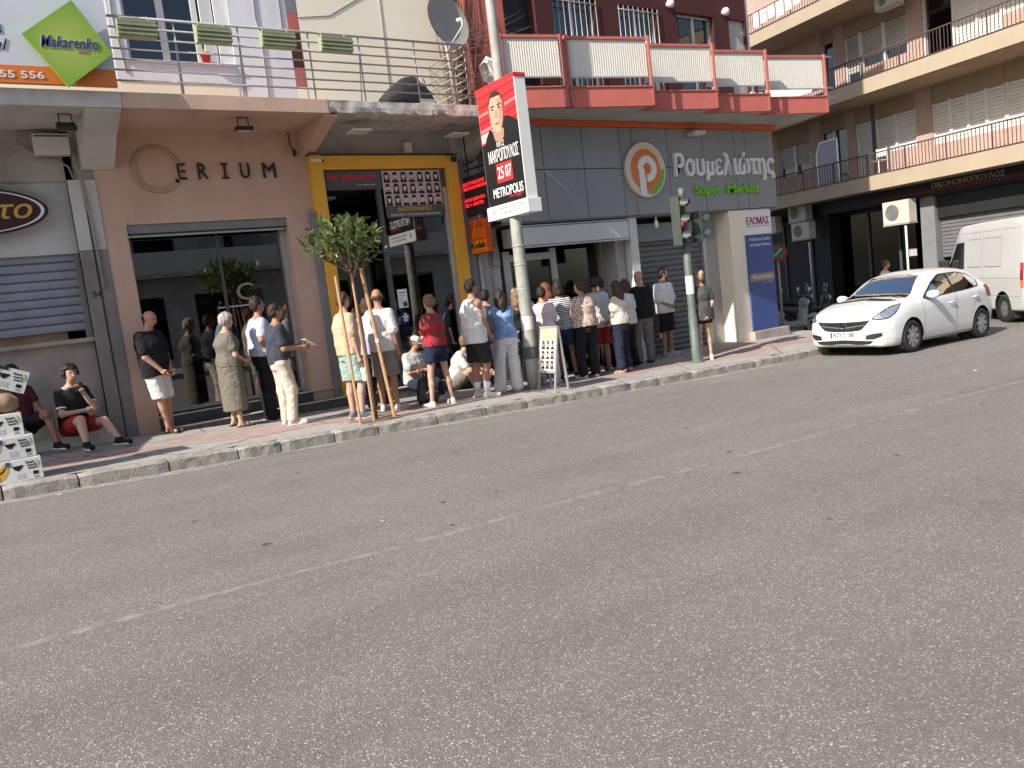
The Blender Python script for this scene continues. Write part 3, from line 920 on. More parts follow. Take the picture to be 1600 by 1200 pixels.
# things stored behind the panels: planks, boxes, door leaf
for x_, m_, w_, h_ in ((9.62, 'glass2', .5, .5), (10.9, 'soffit', .34, .36), (11.7, 'alu2', .2, .42), (13.6, 'bluepic', .3, .4), (13.95, 'alu2', .07, .5), (14.9, 'midgrey', .5, .35), (15.6, 'white', .4, .6)):
    part('balcony_board', (x_, x_ + w_, 12.2, 12.25, 4.62, 4.75 + h_), m_)
# storeys out of view above, set back to place their shadow on the ochre block
part('upper_storeys', (8.06, 15.86, 13.3, 26, 7.9, 16), 'maroon')
part('upper_storeys', (8.06, 15.86, 12.45, 26, 7.6, 7.9), 'soffit')
part('rear_wall', (15.7, 15.86, 12.7, 26, 4.44, 7.6), 'bluewhite')
part('corner_post', (15.86, 15.96, 12.42, 12.52, 4.6, 7.6), 'alu2')
part('rear_wall', (8.06, 15.9, 25.9, 26, -.6, 7.6), 'maroon')
part('floor_slab', (8.06, 15.9, 12.62, 25.9, 4.45, 4.6), 'interior')

# ================================================================== building 3: ochre block across the side street
U3 = Vector((.1665, .986, 0)).normalized()
N3 = Vector((-U3.y, U3.x, 0))
P3 = Vector((24, 10.05, 0))
B3 = thing('ochre_building', (26, 16, -.6), 'tall block with ochre balcony slabs and brown railings across the side street', 'building')
def p3(s, off, z): return P3 + U3 * s - N3 * off + Vector((0, 0, z))
def w3(name, s0, s1, o0, o1, z0, z1, m, par=None):
    b = MB(); b.obox(p3((s0 + s1) / 2, (o0 + o1) / 2, (z0 + z1) / 2), U3, N3, ZA, (s1 - s0) / 2, (o1 - o0) / 2, (z1 - z0) / 2)
    return b.build(name, M[m] if isinstance(m, str) else m, par or B3)
S0, S1 = -6, 34
for k, (zb, zt) in enumerate(((3.36, 3.83), (6.41, 6.88), (9.42, 9.86))):
    sl = w3('balcony_slab', S0, S1, 0, 1.85, zb, zt, 'beige2')
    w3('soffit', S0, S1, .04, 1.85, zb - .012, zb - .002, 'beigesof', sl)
    w3('coping', S0, S1, -.02, .06, zt + .002, zt + .03, 'brownrail', sl)
    rb = MB()
    for i in range(int((S1 - S0) / .115)):
        s_ = S0 + i * .115
        rb.obox(p3(s_, .03, zt + .34), U3, N3, ZA, .008, .008, .33)
    bars = rb.build('railing_bars', M['brownrail'], B3)
    tr = MB(); tr.tube([p3(S0, .03, zt + .68), p3(S1, .03, zt + .68)], .022, 6); tr.build('top_rail', M['brownrail'], B3, smooth=True)
    for s_ in [S0 + 1.4 * i for i in range(29)]:
        w3('rail_post', s_ - .015, s_ + .015, .01, .04, zt, zt + .68, 'brownrail')
    w3('wall', S0, S1, 2.03, 2.2, zt, zt + 2.6, 'interior')
# first floor wall: windows with white blinds between brown piers (s, z)
def bay(s0, s1, z0, z1, n, m='blind', drop=1.0, fl=0):
    s0, s1, z0, z1 = s0 + .39, s1 + .39, max(fl + .02, 1.5 + (z0 - 1.5) * 1.022), 1.5 + (z1 - 1.5) * 1.022
    w3('parapet', s0, s1, 1.85, 2.01, fl, z0, 'pinkwall')
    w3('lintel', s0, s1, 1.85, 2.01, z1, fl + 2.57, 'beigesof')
    for k in range(n):
        a, b_ = s0 + (s1 - s0) * k / n, s0 + (s1 - s0) * (k + 1) / n
        g_ = w3('window', a + .05, b_ - .05, 1.98, 1.99, z0, z1, 'glass2')
        w3('window_frame', a, a + .05, 1.87, 2.0, z0, z1, 'alu2', g_)
        w3('window_frame', b_ - .05, b_, 1.87, 2.0, z0, z1, 'alu2', g_)
        if m:
            b = MB()
            zt_ = z1; zb_ = z1 - (z1 - z0) * drop
            nn = max(3, int((zt_ - zb_) / .1))
            for q_ in range(nn):
                za, zc = zb_ + (zt_ - zb_) * q_ / nn, zb_ + (zt_ - zb_) * (q_ + 1) / nn - .006
                b.prism([(0, za), (.02, (za + zc) / 2), (0, zc), (-.012, (za + zc) / 2)], p3(b_ - .05, 1.945, 0), N3, ZA, -U3, b_ - a - .1)
            b.build('blind', M[m], g_)
def pier(s0, s1, z0, z1, m='pinkwall'):
    w3('pier', s0 + .39, s1 + .39, 1.83, 2.05, z0, z1, m)
F1, F2 = 3.83, 6.88
bay(-5.5, 1.38, 4.47, 5.75, 8, fl=F1); bay(1.4, 3.78, 4.47, 5.74, 4, fl=F1); pier(3.79, 4.37, F1, 6.405)
bay(4.38, 5.98, 4.6, 5.78, 2, fl=F1); pier(5.99, 6.12, F1, 6.405, 'darkgrey'); bay(6.13, 6.8, 3.85, 5.8, 1, 'blind', 1.0, fl=F1)
pier(6.81, 7.2, F1, 6.405, 'pinkwall'); bay(7.21, 8.4, 3.85, 5.8, 2, None, fl=F1); pier(8.4, 8.9, F1, 6.405); bay(8.91, 10.6, 4.6, 5.7, 2, 'soffit', .7, fl=F1)
pier(10.6, 11.3, F1, 6.405); bay(11.31, 13.2, 4.6, 5.7, 2, 'soffit', .6, fl=F1); pier(13.2, 34, F1, 6.405)
pier(3.95, 4.5, F2, 9.44); bay(1.4, 2.9, 6.9, 8.95, 2, 'blind', .95, fl=F2); bay(2.91, 3.94, 6.9, 8.95, 1, None, fl=F2); bay(-5.5, 1.38, 7.6, 8.8, 7, fl=F2)
bay(4.51, 6.4, 7.55, 8.75, 2, 'soffit', .75, fl=F2); bay(6.41, 7.05, 7.2, 8.75, 1, 'soffit', .8, fl=F2); pier(7.06, 7.5, F2, 9.44); bay(7.51, 8.1, 6.9, 8.8, 1, None, fl=F2)
pier(8.1, 34, F2, 9.44)
w3('wall', S0, S1, 1.85, 2.01, 9.86, 14, 'pinkwall')
# white glazed divider on the first floor balcony
dv = MB()
prof = [(7.05, 3.84), (8.0, 3.84), (8.0, 5.0), (7.82, 5.42), (7.05, 5.42)]
for i in range(5):
    a, b_ = prof[i], prof[(i + 1) % 5]
    dv.tube([p3(a[0], .75, a[1]), p3(b_[0], .75, b_[1])], .032, 6)
dvo = dv.build('balcony_divider', M['white'], B3)
b = MB(); b.add([p3(a, .75, z) for a, z in prof], [(0, 1, 2, 3, 4)]); b.build('divider_panel', mat('divider_panel', (.27, .28, .33), .4, .05, 3), dvo)
# ground floor shops
w3('sign_band', S0, S1, .9, 1.06, 2.9, 3.35, 'shopdark')
w3('sign_stripe', -1, 5.9, .885, .9, 3.02, 3.1, mat('maroon_stripe', (.12, .02, .022), .6), None)
tl3 = text(B3, 'lettering', 'ΟΙΚΟΝΟΜΟΠΟΥΛΟΣ', p3(3.6, .88, 3.12), -U3, ZA, .17, mat('bronze_letter', (.33, .3, .25), .5), w=2.36, depth=.02, bold=.01)
text(B3, 'lettering', 'ΑΝΤΑΛΛΑΚΤΙΚΑ ΑΥΤΟΚΙΝΗΤΩΝ', p3(3.15, .88, 3.02), -U3, ZA, .06, mat('red_letter', (.4, .03, .03), .5), w=1.45, depth=.01)
w3('wall', S0, 3.58, 1.06, 1.3, 2.2, 2.9, 'shopdark')
w3('column', 3.6, 4.1, .95, 1.3, -.8, 2.9, 'midgrey')
s3 = w3('roller_shutter', S0, 3.58, 1.22, 1.26, .95, 2.2, 'midgrey')
for i in range(11):
    zc = .95 + i * .114
    b = MB(); b.prism([(0, zc), (.03, zc + .02), (.03, zc + .09), (0, zc + .108)], p3(3.57, 1.22, 0), N3, ZA, -U3, 9.4)
    b.build('slat', mat('pale_slat', (.15, .15, .155), .5) if i == 0 else bpy.data.materials['pale_slat'], s3)
M['shopglass'] = glass('shop_glass', (.12, .12, .12), gain=.45)
w3('shop_window', S0, 3.58, 1.28, 1.3, -.7, .95, 'shopglass')
w3('wall', S0, S1, 2.6, 2.8, -.9, 3.3, 'interior')
w3('shop_window', 4.12, 7.85, 1.5, 1.51, -.7, 2.75, 'shopglass')
w3('wall', 4.12, S1, 1.5, 1.52, 2.76, 3.3, 'shopdark')
w3('column', 7.86, 8.12, .95, 1.6, -.8, 3.3, 'shopdark')
for s_ in (5.3, 6.55, 9.2, 10.6):
    w3('window_frame', s_, s_ + .07, 1.44, 1.54, -.7, 2.75, 'darkgrey')
w3('wall', 8.13, S1, 1.5, 1.6, -.8, 2.75, 'shopdark')
w3('notice', 4.7, 5.0, 1.45, 1.46, 1.1, 1.35, 'soffit')
b = MB()
b.tube([p3(4.3, .5, -.6), p3(4.3, .5, 2.1)], .035, 8); b.tube([p3(8.4, .5, -.2), p3(8.4, .5, 2.0)], .03, 8)
b.build('drain_pipe', M['blind'], B3, smooth=True)
# pavement of the far side of the side street
b = MB(); b.add([p3(S0, -.3, -.44), p3(S1, -.3, -.44), p3(S1, 2.6, -.42), p3(S0, 2.6, -.42), p3(S0, -.3, -.8), p3(S1, -.3, -.8)], [(0, 1, 2, 3), (4, 5, 1, 0)])
tag(b.build('side_pavement', M['paving']), kind='structure')

# ================================================================== building 4: the house across the street, seen in the shop windows
B4 = thing('facing_building', (4, -7.5, 0), 'pale house across the street reflected in the shop windows', 'building')
part = lambda n, d, m, p=B4, c=0: bx(n, d, M[m] if isinstance(m, str) else m, p, c)
part('wall', (-14, 22, -9.2, -8.8, 0, 12), 'white_wall')
for fl in range(3):
    z0 = 3.6 + fl * 3
    part('balcony_slab', (-12, 20, -8.79, -7.6, z0, z0 + .18), 'concrete')
    for k in range(9):
        xx = -11.5 + k * 3.5
        part('window', (xx, xx + 1.5, -8.79, -8.76, z0 + .4, z0 + 2.4), 'glass2')
        if (k + fl) % 2 == 0:
            b = MB(); b.add([(xx - .2, -8.7, z0 + 2.7), (xx + 1.9, -8.7, z0 + 2.7), (xx + 1.9, -7.5, z0 + 1.7), (xx - .2, -7.5, z0 + 1.7)], [(0, 1, 2, 3)])
            b.build('added_sun_awning', M['corr'], B4)  # white canvas added to catch the sun and brighten the window reflections
    part('parapet', (-12, 20, -7.64, -7.6, z0 + .18, z0 + 1.0), 'corr')
for k in range(8):
    part('shop_window', (-12 + k * 4, -9.2 + k * 4, -8.79, -8.77, .4, 2.9), 'glass2')
# ================================================================== signs
def plain(name, col, rough=.5, var=.04): return mat(name, col, rough, var, 4)
C_ = {k: plain('print_' + k, v) for k, v in dict(white=(.78, .78, .78), black=(.012, .012, .013), red=(.6, .03, .035), dred=(.3, .015, .02), orange=(.68, .19, .04), green=(.2, .42, .03), lgreen=(.16, .5, .03), navy=(.03, .035, .16),
      blue=(.05, .085, .26), cream=(.7, .58, .44), brown=(.045, .02, .018), gold=(.62, .36, .07), skin=(.5, .32, .24), skin2=(.36, .22, .16), grey=(.3, .3, .3), lgrey=(.55, .55, .55), yel=(.7, .42, .04), pyel=(.62, .5, .26), pink=(.6, .2, .22), lilac=(.6, .62, .68), kred=(.5, .05, .01), korange=(.75, .23, .01), tan=(.28, .22, .18)).items()}
NYv = Vector(NY)

# --- large white shop sign with orange band, on the balcony edge at the left
sg = thing('shop_sign', (0, 11.3, 4.6), 'white shop sign with orange phone number band on the balcony edge', 'sign')
bx('board', (-2.6, 2.1, 11.27, 11.34, 4.84, 6.4), C_['lilac'], sg)
ob_ = bx('orange_band', (-2.6, 2.1, 11.262, 11.338, 4.635, 4.838), C_['orange'], sg)
text(sg, 'lettering', 'a', (.84, 11.266, 5.2), XA, ZA, .12, C_['navy'], depth=.003, bold=.02, shear=.25)
text(sg, 'lettering', 'iful', (.72, 11.266, 5.01), XA, ZA, .13, C_['black'], depth=.003, shear=.3, w=.26)
text(sg, 'lettering', '6973 655 556', (.36, 11.258, 4.69), XA, ZA, .085, C_['white'], depth=.003, w=.94, bold=.01)
# --- tilted green square
dg_ = thing('square_sign', (1.6, 11.2, 4.58), 'tilted green square sign hanging in front of the white shop sign', 'sign')
b = MB()
cor = [(1.72, 5.61), (1.13, 5.17), (1.53, 4.58), (2.09, 5.0)]
b.prism(cor, (0, 11.2, 0), XA, ZA, NY, .05)
def green_grad():
    m, nt, bs = newmat('green_glow_print')
    tc = N(nt, 'ShaderNodeTexCoord'); g_ = N(nt, 'ShaderNodeTexGradient', gradient_type='SPHERICAL')
    mp = N(nt, 'ShaderNodeMapping'); mp.inputs['Location'].default_value = (.0, 0, -.85); mp.inputs['Scale'].default_value = (1.7, .0, 1.7)
    nt.links.new(tc.outputs['Object'], mp.inputs[0]); nt.links.new(mp.outputs[0], g_.inputs[0])
    r_ = N(nt, 'ShaderNodeValToRGB'); r_.color_ramp.elements[0].color = c4((.16, .36, .03)); r_.color_ramp.elements[1].color = c4((.42, .5, .1))
    nt.links.new(g_.outputs[0], r_.inputs[0]); nt.links.new(r_.outputs[0], bs.inputs['Base Color']); bs.inputs['Roughness'].default_value = .4
    return m
b.build('board', green_grad(), dg_)
t_ = text(dg_, 'lettering', 'Makarenko', (1.3, 11.148, 5.03), XA, ZA, .15, C_['white'], w=.64, depth=.003, bold=.02, shear=.3)
text(dg_, 'lettering', 'Makarenko', (1.305, 11.144, 5.035), XA, ZA, .14, C_['navy'], w=.63, depth=.003, bold=.005, shear=.3)
text(dg_, 'lettering', 'nails', (1.69, 11.148, 4.985), XA, ZA, .05, C_['pink'], depth=.003, shear=.3)

# --- brown oval sign
ov = thing('oval_sign', (.3, 12.6, 3.3), 'dark brown oval sign with gold lettering on a bracket at the far left', 'sign')
b = MB(); b.disc((.28, 12.56, 3.325), XA, ZA, .93, .315, .04, 56); b.build('board', C_['brown'], ov)
b = MB()
n = 72
for k in range(n):
    q = 2 * math.pi * k / n
    for s_ in (1, .955):
        b.v.append((.28 + .88 * s_ * math.cos(q), 12.514, 3.325 + .285 * s_ * math.sin(q)))
for k in range(n):
    j = (k + 1) % n; b.f.append((2 * k, 2 * j, 2 * j + 1, 2 * k + 1)); b.mi.append(0)
b.build('white_rim', C_['white'], ov)
text(ov, 'lettering', 'ίτο', (.5, 12.515, 3.22), XA, ZA, .26, C_['gold'], w=.52, depth=.006, shear=.25, bold=.012)
b = MB()
b.tube([(.28 + 1.0 * math.cos(q), 12.57, 3.34 + .37 * math.sin(q)) for q in [R(20 + 5 * k) for k in range(24)]], .014, 6)
b.tube([(.28 + 1.0 * math.cos(q), 12.57, 3.31 + .37 * math.sin(q)) for q in [R(20 + 5 * k) for k in range(24)]], .01, 6)
b.tube([(.72, 12.57, 4.4), (.71, 12.57, 3.62)], .022, 6)
b.tube([(.72, 12.57, 4.12), (1.0, 12.58, 4.2)], .008, 5); b.tube([(.72, 12.57, 3.95), (.98, 12.58, 4.12)], .008, 5)
b.build('bracket', M['steel'], ov, smooth=True)
ac = thing('junction_box', (1.4, 12.6, 4.04), 'pale square junction box with conduits beside the left pillar', 'box')
bx('casing', (1.17, 1.6, 12.5, 12.66, 4.05, 4.33), M['blind'], ac, .012)
bx('slot', (1.19, 1.58, 12.492, 12.51, 4.285, 4.305), M['darkgrey'], ac)

# --- ring and letters of the peach shop
er = thing('ring_sign', (2.69, 12.6, 3.5), 'thin open ring in peach relief before the dark letters on the peach wall', 'sign')
b = MB(); b.ring((2.68, 12.6, 3.85), XA, ZA, .335, .285, .03, 64, R(-38), R(330)); b.build('ring', mat('dull_gold_ring', (.42, .3, .2), .5), er)
le_ = thing('letter_sign', (3.7, 12.6, 3.7), 'row of dark raised capital letters on the peach shop wall', 'sign')
for ch, x0, x1 in (('E', 2.96, 3.08), ('R', 3.25, 3.39), ('U', 3.88, 4.02), ('M', 4.23, 4.43)):
    text(le_, 'letter', ch, (x0, 12.6, 3.70), XA, ZA, .23, mat('dark_letter', (.03, .022, .018), .5) if ch == 'E' else bpy.data.materials['dark_letter'], w=(x1 - x0), depth=.03)
b = MB(); b.box(3.63, 3.66, 12.57, 12.6, 3.725, 3.905); b.box(3.595, 3.695, 12.568, 12.6, 3.70, 3.725); b.box(3.595, 3.695, 12.568, 12.6, 3.905, 3.93); b.build('letter', bpy.data.materials['dark_letter'], le_)
# --- camera, floodlights under the slab
def flood(name, loc, label, tilt=0):
    t = thing(name, loc, label, 'lamp')
    x, y, z = loc
    b = MB(); b.tube([(x - .07, y, z), (x - .075, y, z - .12)], .008, 5); b.tube([(x + .07, y, z), (x + .075, y, z - .12)], .008, 5); b.tube([(x - .08, y, z - .002), (x + .08, y, z - .002)], .008, 5)
    b.build('bracket', M['black'], t)
    b = MB(); d = Vector((0, math.cos(tilt), math.sin(tilt)))
    b.obox((x, y, z - .16), XA, d, Vector(XA).cross(d), .11, .09, .03); b.build('housing', M['black'], t)
    b = MB(); b.obox(Vector((x, y, z - .16)) - Vector(XA).cross(d) * .032, XA, d, Vector(XA).cross(d), .095, .075, .004); b.build('lens', M['alu2'], t)
    return t
flood('flood_light', (1.5, 11.72, 4.4), 'black flood light hanging under the white part of the slab', .5)
flood('flood_light', (3.75, 11.7, 4.4), 'small black flood light hanging under the peach slab', .1)
for xx, yy, lb in ((5.55, 11.75, 'square flat lamp hanging under the bare concrete slab near the bracket'), (7.42, 11.9, 'square flat lamp hanging under the slab end by the poster')):
    t = thing('ceiling_lamp', (xx, yy, 4.4), lb, 'lamp')
    b = MB(); b.tube([(xx, yy, 4.4), (xx, yy, 4.25)], .012, 6); b.build('stem', M['steel'], t)
    bx('panel', (xx - .16, xx + .16, yy - .15, yy + .15, 4.22, 4.25), M['blind'], t, .006)
wl = tag(bx('wall_box', (6.72, 6.86, 12.5, 12.6, 4.06, 4.24), M['blind'], None, .01), 'small white box on the grey wall above the yellow frame', 'box')
for k, (xx, lb) in enumerate(((5.06, 'white security camera at the left top of the yellow frame'), (7.6, 'dark dome camera at the right top of the yellow frame'))):
    t = thing('security_camera', (xx, 12.44, 3.9), lb, 'camera')
    if k == 0:
        b = MB(); b.tube([(xx - .08, 12.42, 3.94), (xx + .05, 12.3, 3.9)], .03, 10); b.build('body', M['blind'], t)
        b = MB(); b.tube([(xx + .045, 12.305, 3.9), (xx + .06, 12.29, 3.895)], .024, 10); b.build('lens', M['black'], t)
        b = MB(); b.tube([(xx - .08, 12.44, 3.97), (xx - .05, 12.4, 3.94)], .012, 6); b.build('mount', M['steel'], t)
    else:
        b = MB(); b.lathe((xx, 12.4, 3.88), [(0, 0), (.04, .015), (.05, .05), (.05, .09), (0, .09)], 14); b.build('body', M['black'], t, smooth=True)
        bx('mount', (xx - .05, xx + .05, 12.38, 12.44, 3.97, 3.985), M['steel'], t)
t = thing('wall_lantern', (4.72, 12.6, 4.1), 'small dark bracket lamp on the peach wall by the slab bracket', 'lamp')
b = MB(); b.tube([(4.72, 12.59, 4.4), (4.72, 12.57, 4.2), (4.74, 12.5, 4.12)], .008, 5); b.build('arm', M['black'], t)
b = MB(); b.lathe((4.74, 12.48, 4.0), [(0, 0), (.03, .01), (.035, .08), (.01, .12), (0, .12)], 10); b.build('head', M['black'], t)

# --- photo shop sign, portrait poster, notices
ps = thing('photo_sign', (5.6, 12.52, 3.5), 'red lettering on dark grey board over the photo shop door', 'sign')
bx('board', (5.18, 6.18, 12.515, 12.528, 3.5, 3.77), C_['grey'] if False else M['darkgrey'], ps)
text(ps, 'lettering', 'iq photo', (5.23, 12.514, 3.6), XA, ZA, .14, C_['red'], w=.86, depth=.008, bold=.03)
text(ps, 'lettering', 'www.iqphoto.gr', (5.74, 12.514, 3.525), XA, ZA, .035, C_['lgrey'], w=.34, depth=.002)
def portrait(par, cx, cz, w, h, o, xd, yd, seed, skin='skin'):
    """flat printed bust: shoulders, face, hair"""
    q = random.Random(seed)
    xd, yd = Vector(xd), Vector(yd); zd = xd.cross(yd); o = Vector(o)
    c = o + xd * cx + yd * cz
    fem = q.random() < .5
    m = MB()
    m.cur = 0  # dark: hair and clothes
    m.prism([(-w * .44, -h * .5), (w * .44, -h * .5), (w * .36, -h * .3), (w * .14, -h * .22), (-w * .14, -h * .22), (-w * .36, -h * .3)], c, xd, yd, zd, .0012)
    if fem:
        m.prism([(-w * .34, -h * .34), (-w * .36, h * .2), (-w * .2, h * .42), (w * .2, h * .42), (w * .36, h * .2), (w * .34, -h * .34)], c, xd, yd, zd, .0014)
    else:
        m.disc(c + yd * h * .2, xd, yd, w * .27, h * .24, .0014, 16)
    m.cur = 1
    m.prism([(-w * .1, -h * .26), (w * .1, -h * .26), (w * .1, 0), (-w * .1, 0)], c + zd * .0016, xd, yd, zd, .0006)
    m.disc(c + yd * h * .06 + zd * .0018, xd, yd, w * .22, h * .25, .0008, 18)
    m.cur = 0
    m.prism([(-w * .23, h * .16), (w * .23, h * .16), (w * .2, h * .32), (-w * .2, h * .32)], c + zd * .0028, xd, yd, zd, .0004)
    for s_ in (-1, 1):
        m.disc(c + xd * w * .09 * s_ + yd * h * .08 + zd * .0028, xd, yd, w * .045, h * .022, .0004, 8)
    m.disc(c - yd * h * .08 + zd * .0028, xd, yd, w * .07, h * .016, .0004, 8)
    if not fem and q.random() < .5:
        m.prism([(-w * .16, -h * .1), (w * .16, -h * .1), (w * .1, -h * .19), (-w * .1, -h * .19)], c + zd * .0028, xd, yd, zd, .0004)
    return m.build('portrait', None, par, mats=[C_['black'], C_[skin]])
pp_ = thing('portrait_poster', (6.77, 12.54, 3.0), 'poster of many small black and white portraits above gold lettering', 'poster')
bx('sheet', (6.21, 7.33, 12.5, 12.512, 3.17, 3.765), plain('pale_pink_print', (.52, .42, .42)), pp_)
for r_ in range(3):
    for k in range(7):
        portrait(pp_, 6.29 + k * .16, 3.27 + r_ * .195, .15, .19, (0, 12.499, 0), XA, ZA, 31 + r_ * 7 + k, 'cream')
bx('text_band', (6.21, 7.33, 12.502, 12.514, 2.97, 3.166), C_['black'] if False else M['darkgrey'], pp_)
text(pp_, 'lettering', 'ΦΩΤΟΓΡΑΦΙΕΣ', (6.43, 12.501, 3.075), XA, ZA, .075, C_['gold'], w=.66, depth=.004, bold=.02)
text(pp_, 'lettering', 'ΔΙΑΒΑΤΗΡΙΟΥ ΤΑΥΤΟΤΗΤΑΣ ΔΙΠΛΩΜΑΤΟΣ VISA', (6.28, 12.501, 3.0), XA, ZA, .04, C_['lgrey'], w=.98, depth=.003, bold=.02)
nt_ = thing('window_notice', (6.32, 12.55, 1.46), 'white paper notice taped to the photo shop window', 'notice')
bx('sheet', (6.235, 6.415, 12.552, 12.556, 1.44, 1.76), M['paper'], nt_)
for k in range(5):
    bx('text_line', (6.255, 6.255 + (.14, .12, .1, .14, .06)[k], 12.55, 12.5515, 1.69 - k * .045, 1.7 - k * .045 + (.012 if k == 0 else 0)), C_['grey'], nt_)
bx('picture', (6.32, 6.4, 12.55, 12.5515, 1.46, 1.54), C_['navy'], nt_)
st_ = thing('window_sticker', (6.33, 12.55, 1.2), 'round navy and white sticker below the paper notice', 'sticker')
b = MB(); b.disc((6.33, 12.555, 1.27), XA, ZA, .075, .1, .003, 24); b.build('disc', C_['navy'], st_)
b = MB()
for k in range(5):
    q = R(90 + 72 * k); b.disc((6.33 + .04 * math.cos(q), 12.5515, 1.27 + .055 * math.sin(q)), XA, ZA, .018, .024, .0015, 8)
b.disc((6.33, 12.5515, 1.27), XA, ZA, .02, .026, .0015, 8)
b.build('print', C_['white'], st_)

# --- projecting film sign and LED board (square to the wall, facing the oncoming traffic)
MY = (0, -1, 0)
kd = thing('film_sign', (8.05, 12.3, 2.25), 'red and orange projecting film sign with rounded corners under the LED board', 'sign')
b = MB(); b.cbox(8.0, 8.12, 12.26, 12.82, 2.26, 2.87, .03); b.build('casing', C_['kred'], kd)
b = MB(); b.prism([(-12.8, 2.28), (-12.28, 2.28), (-12.28, 2.5), (-12.8, 2.5)], (7.999, 0, 0), MY, ZA, NX, .004); b.build('orange_face', C_['korange'], kd)
b = MB()
for k in range(7): b.prism([(-12.72, 2.54 + k * .026), (-12.3, 2.54 + k * .026), (-12.3, 2.552 + k * .026), (-12.72 + .012 * k, 2.552 + k * .026)], (7.999, 0, 0), MY, ZA, NX, .004)
b.prism([(-12.76, 2.52), (-12.735, 2.52), (-12.56, 2.84), (-12.6, 2.84)], (7.999, 0, 0), MY, ZA, NX, .005)
b.prism([(-12.78, 2.83), (-12.3, 2.83), (-12.3, 2.845), (-12.78, 2.845)], (7.999, 0, 0), MY, ZA, NX, .0045)
b.prism([(-12.31, 2.5), (-12.295, 2.5), (-12.295, 2.83), (-12.31, 2.83)], (7.999, 0, 0), MY, ZA, NX, .0042)
b.build('emblem', C_['korange'], kd)
text(kd, 'lettering', 'Kodak', (7.994, 12.79, 2.36), MY, ZA, .115, C_['black'], w=.48, depth=.004, bold=.03)
text(kd, 'lettering', 'EXPRESS', (7.994, 12.74, 2.295), MY, ZA, .035, C_['kred'], w=.38, depth=.004)
b = MB(); b.tube([(8.06, 12.5, 2.87), (8.06, 12.5, 2.96)], .02, 6); b.tube([(8.06, 12.8, 2.7), (8.06, 12.98, 2.7)], .02, 6); b.build('bracket', M['steel'], kd)
ld = thing('led_board', (8.05, 12.4, 2.95), 'black LED board with red running text projecting from the wall', 'sign')
bx('casing', (8.0, 8.12, 11.98, 12.86, 2.97, 3.66), M['black'], ld, .012)
LEDR = emit('red_led', (1, .02, .03), 1.6)
for k, (s_, z_, w_) in enumerate((('ΕΚΤΥΠΩΣΕΙΣ', 3.5, .7), ('ΦΩΤΟΓΡΑΦΙΩΝ', 3.42, .74), ('ΑΠΟ ΚΙΝΗΤΟ', 3.22, .66), ('ΣΕ 1 ΛΕΠΤΟ', 3.13, .6))):
    text(ld, 'led_text', s_, (7.998, 12.8, z_), MY, ZA, .055, LEDR, w=w_, depth=.003)
b = MB()
b.tube([(8.06, 12.7, 3.66), (8.06, 12.7, 4.4)], .022, 6); b.tube([(8.06, 12.1, 3.66), (8.06, 12.1, 4.4)], .022, 6); b.tube([(8.06, 12.0, 3.78), (8.06, 12.86, 3.78)], .02, 6)
b.tube([(8.06, 12.86, 3.9), (8.06, 12.5, 3.9)], .02, 6)
b.build('hanger_frame', M['black'], ld)

kd.location += Vector((-.2, -.32, -.03)); ld.location += Vector((-.2, -.3, -.05))
# --- supermarket sign
lg = thing('round_logo', (11.79, 11.98, 3.06), 'round orange, white and green emblem on the grey fascia', 'sign')
cx, cz = 11.79, 3.6
b = MB(); b.disc((cx, 12.0, cz), XA, ZA, .54, .545, .06, 56); b.build('disc', C_['cream'], lg)
b = MB(); b.ring((cx, 11.938, cz), XA, ZA, .54, .52, .012, 56); b.build('white_rim', C_['white'], lg)
b = MB(); b.ring((cx, 11.938, cz), XA, ZA, .515, .4, .006, 30, R(-78), R(0)); b.build('green_arc', C_['green'], lg)
b = MB(); b.disc((cx, 11.937, cz), XA, ZA, .4, .41, .007, 48); b.build('orange_disc', C_['orange'], lg)
b = MB()
b.ring((cx + .03, 11.929, cz + .02), XA, ZA, .26, .115, .01, 40, R(-110), R(180))
b.prism([(-.23, .02), (-.085, .02), (-.05, -.52), (-.235, -.48)], (cx + .03, 11.929, cz + .0), XA, ZA, NY, .0102)
b.build('white_letter', C_['white'], lg)
b = MB(); b.prism([(-.075, .1), (-.045, .1), (.0, -.46), (-.03, -.46)], (cx + .03, 11.928, cz), XA, ZA, NY, .0105); b.build('orange_stem', C_['orange'], lg)
sm = thing('supermarket_sign', (14.2, 11.98, 3.45), 'big white raised lettering on the grey supermarket fascia', 'sign')
text(sm, 'lettering', 'Ρουμελιώτης', (12.64, 11.998, 3.33), XA, ZA, .62, C_['white'], w=3.22, depth=.07, bold=.012)
sm2 = thing('green_letter_sign', (14.2, 11.98, 3.05), 'small bright green raised lettering below the white supermarket name', 'sign')
text(sm2, 'lettering', 'Super', (13.2, 11.998, 3.02), XA, ZA, .235, C_['lgreen'], w=.82, depth=.05, bold=.03)
text(sm2, 'lettering', 'Market', (14.22, 11.998, 3.065), XA, ZA, .2, C_['lgreen'], w=1.06, depth=.05, bold=.03)
el = thing('blue_pillar_sign', (15.58, 12.3, -.08), 'tall blue and white sign panel on the corner pillar', 'sign')
bx('white_head', (14.74, 15.645, 11.99, 12.028, 2.125, 2.66), C_['white'], el)
bx('blue_panel', (14.74, 15.645, 11.992, 12.028, -.04, 2.122), C_['blue'], el)
text(el, 'lettering', 'ΕΛΟΜΑΣ', (14.78, 11.988, 2.35), XA, ZA, .17, C_['dred'], w=.79, depth=.006, bold=.015)
bx('rule', (14.78, 15.58, 11.986, 11.99, 2.305, 2.315), C_['dred'], el)
text(el, 'lettering', 'Η Ελληνική Ομάδα', (14.84, 11.99, 1.97), XA, ZA, .085, C_['white'], w=.72, depth=.003)
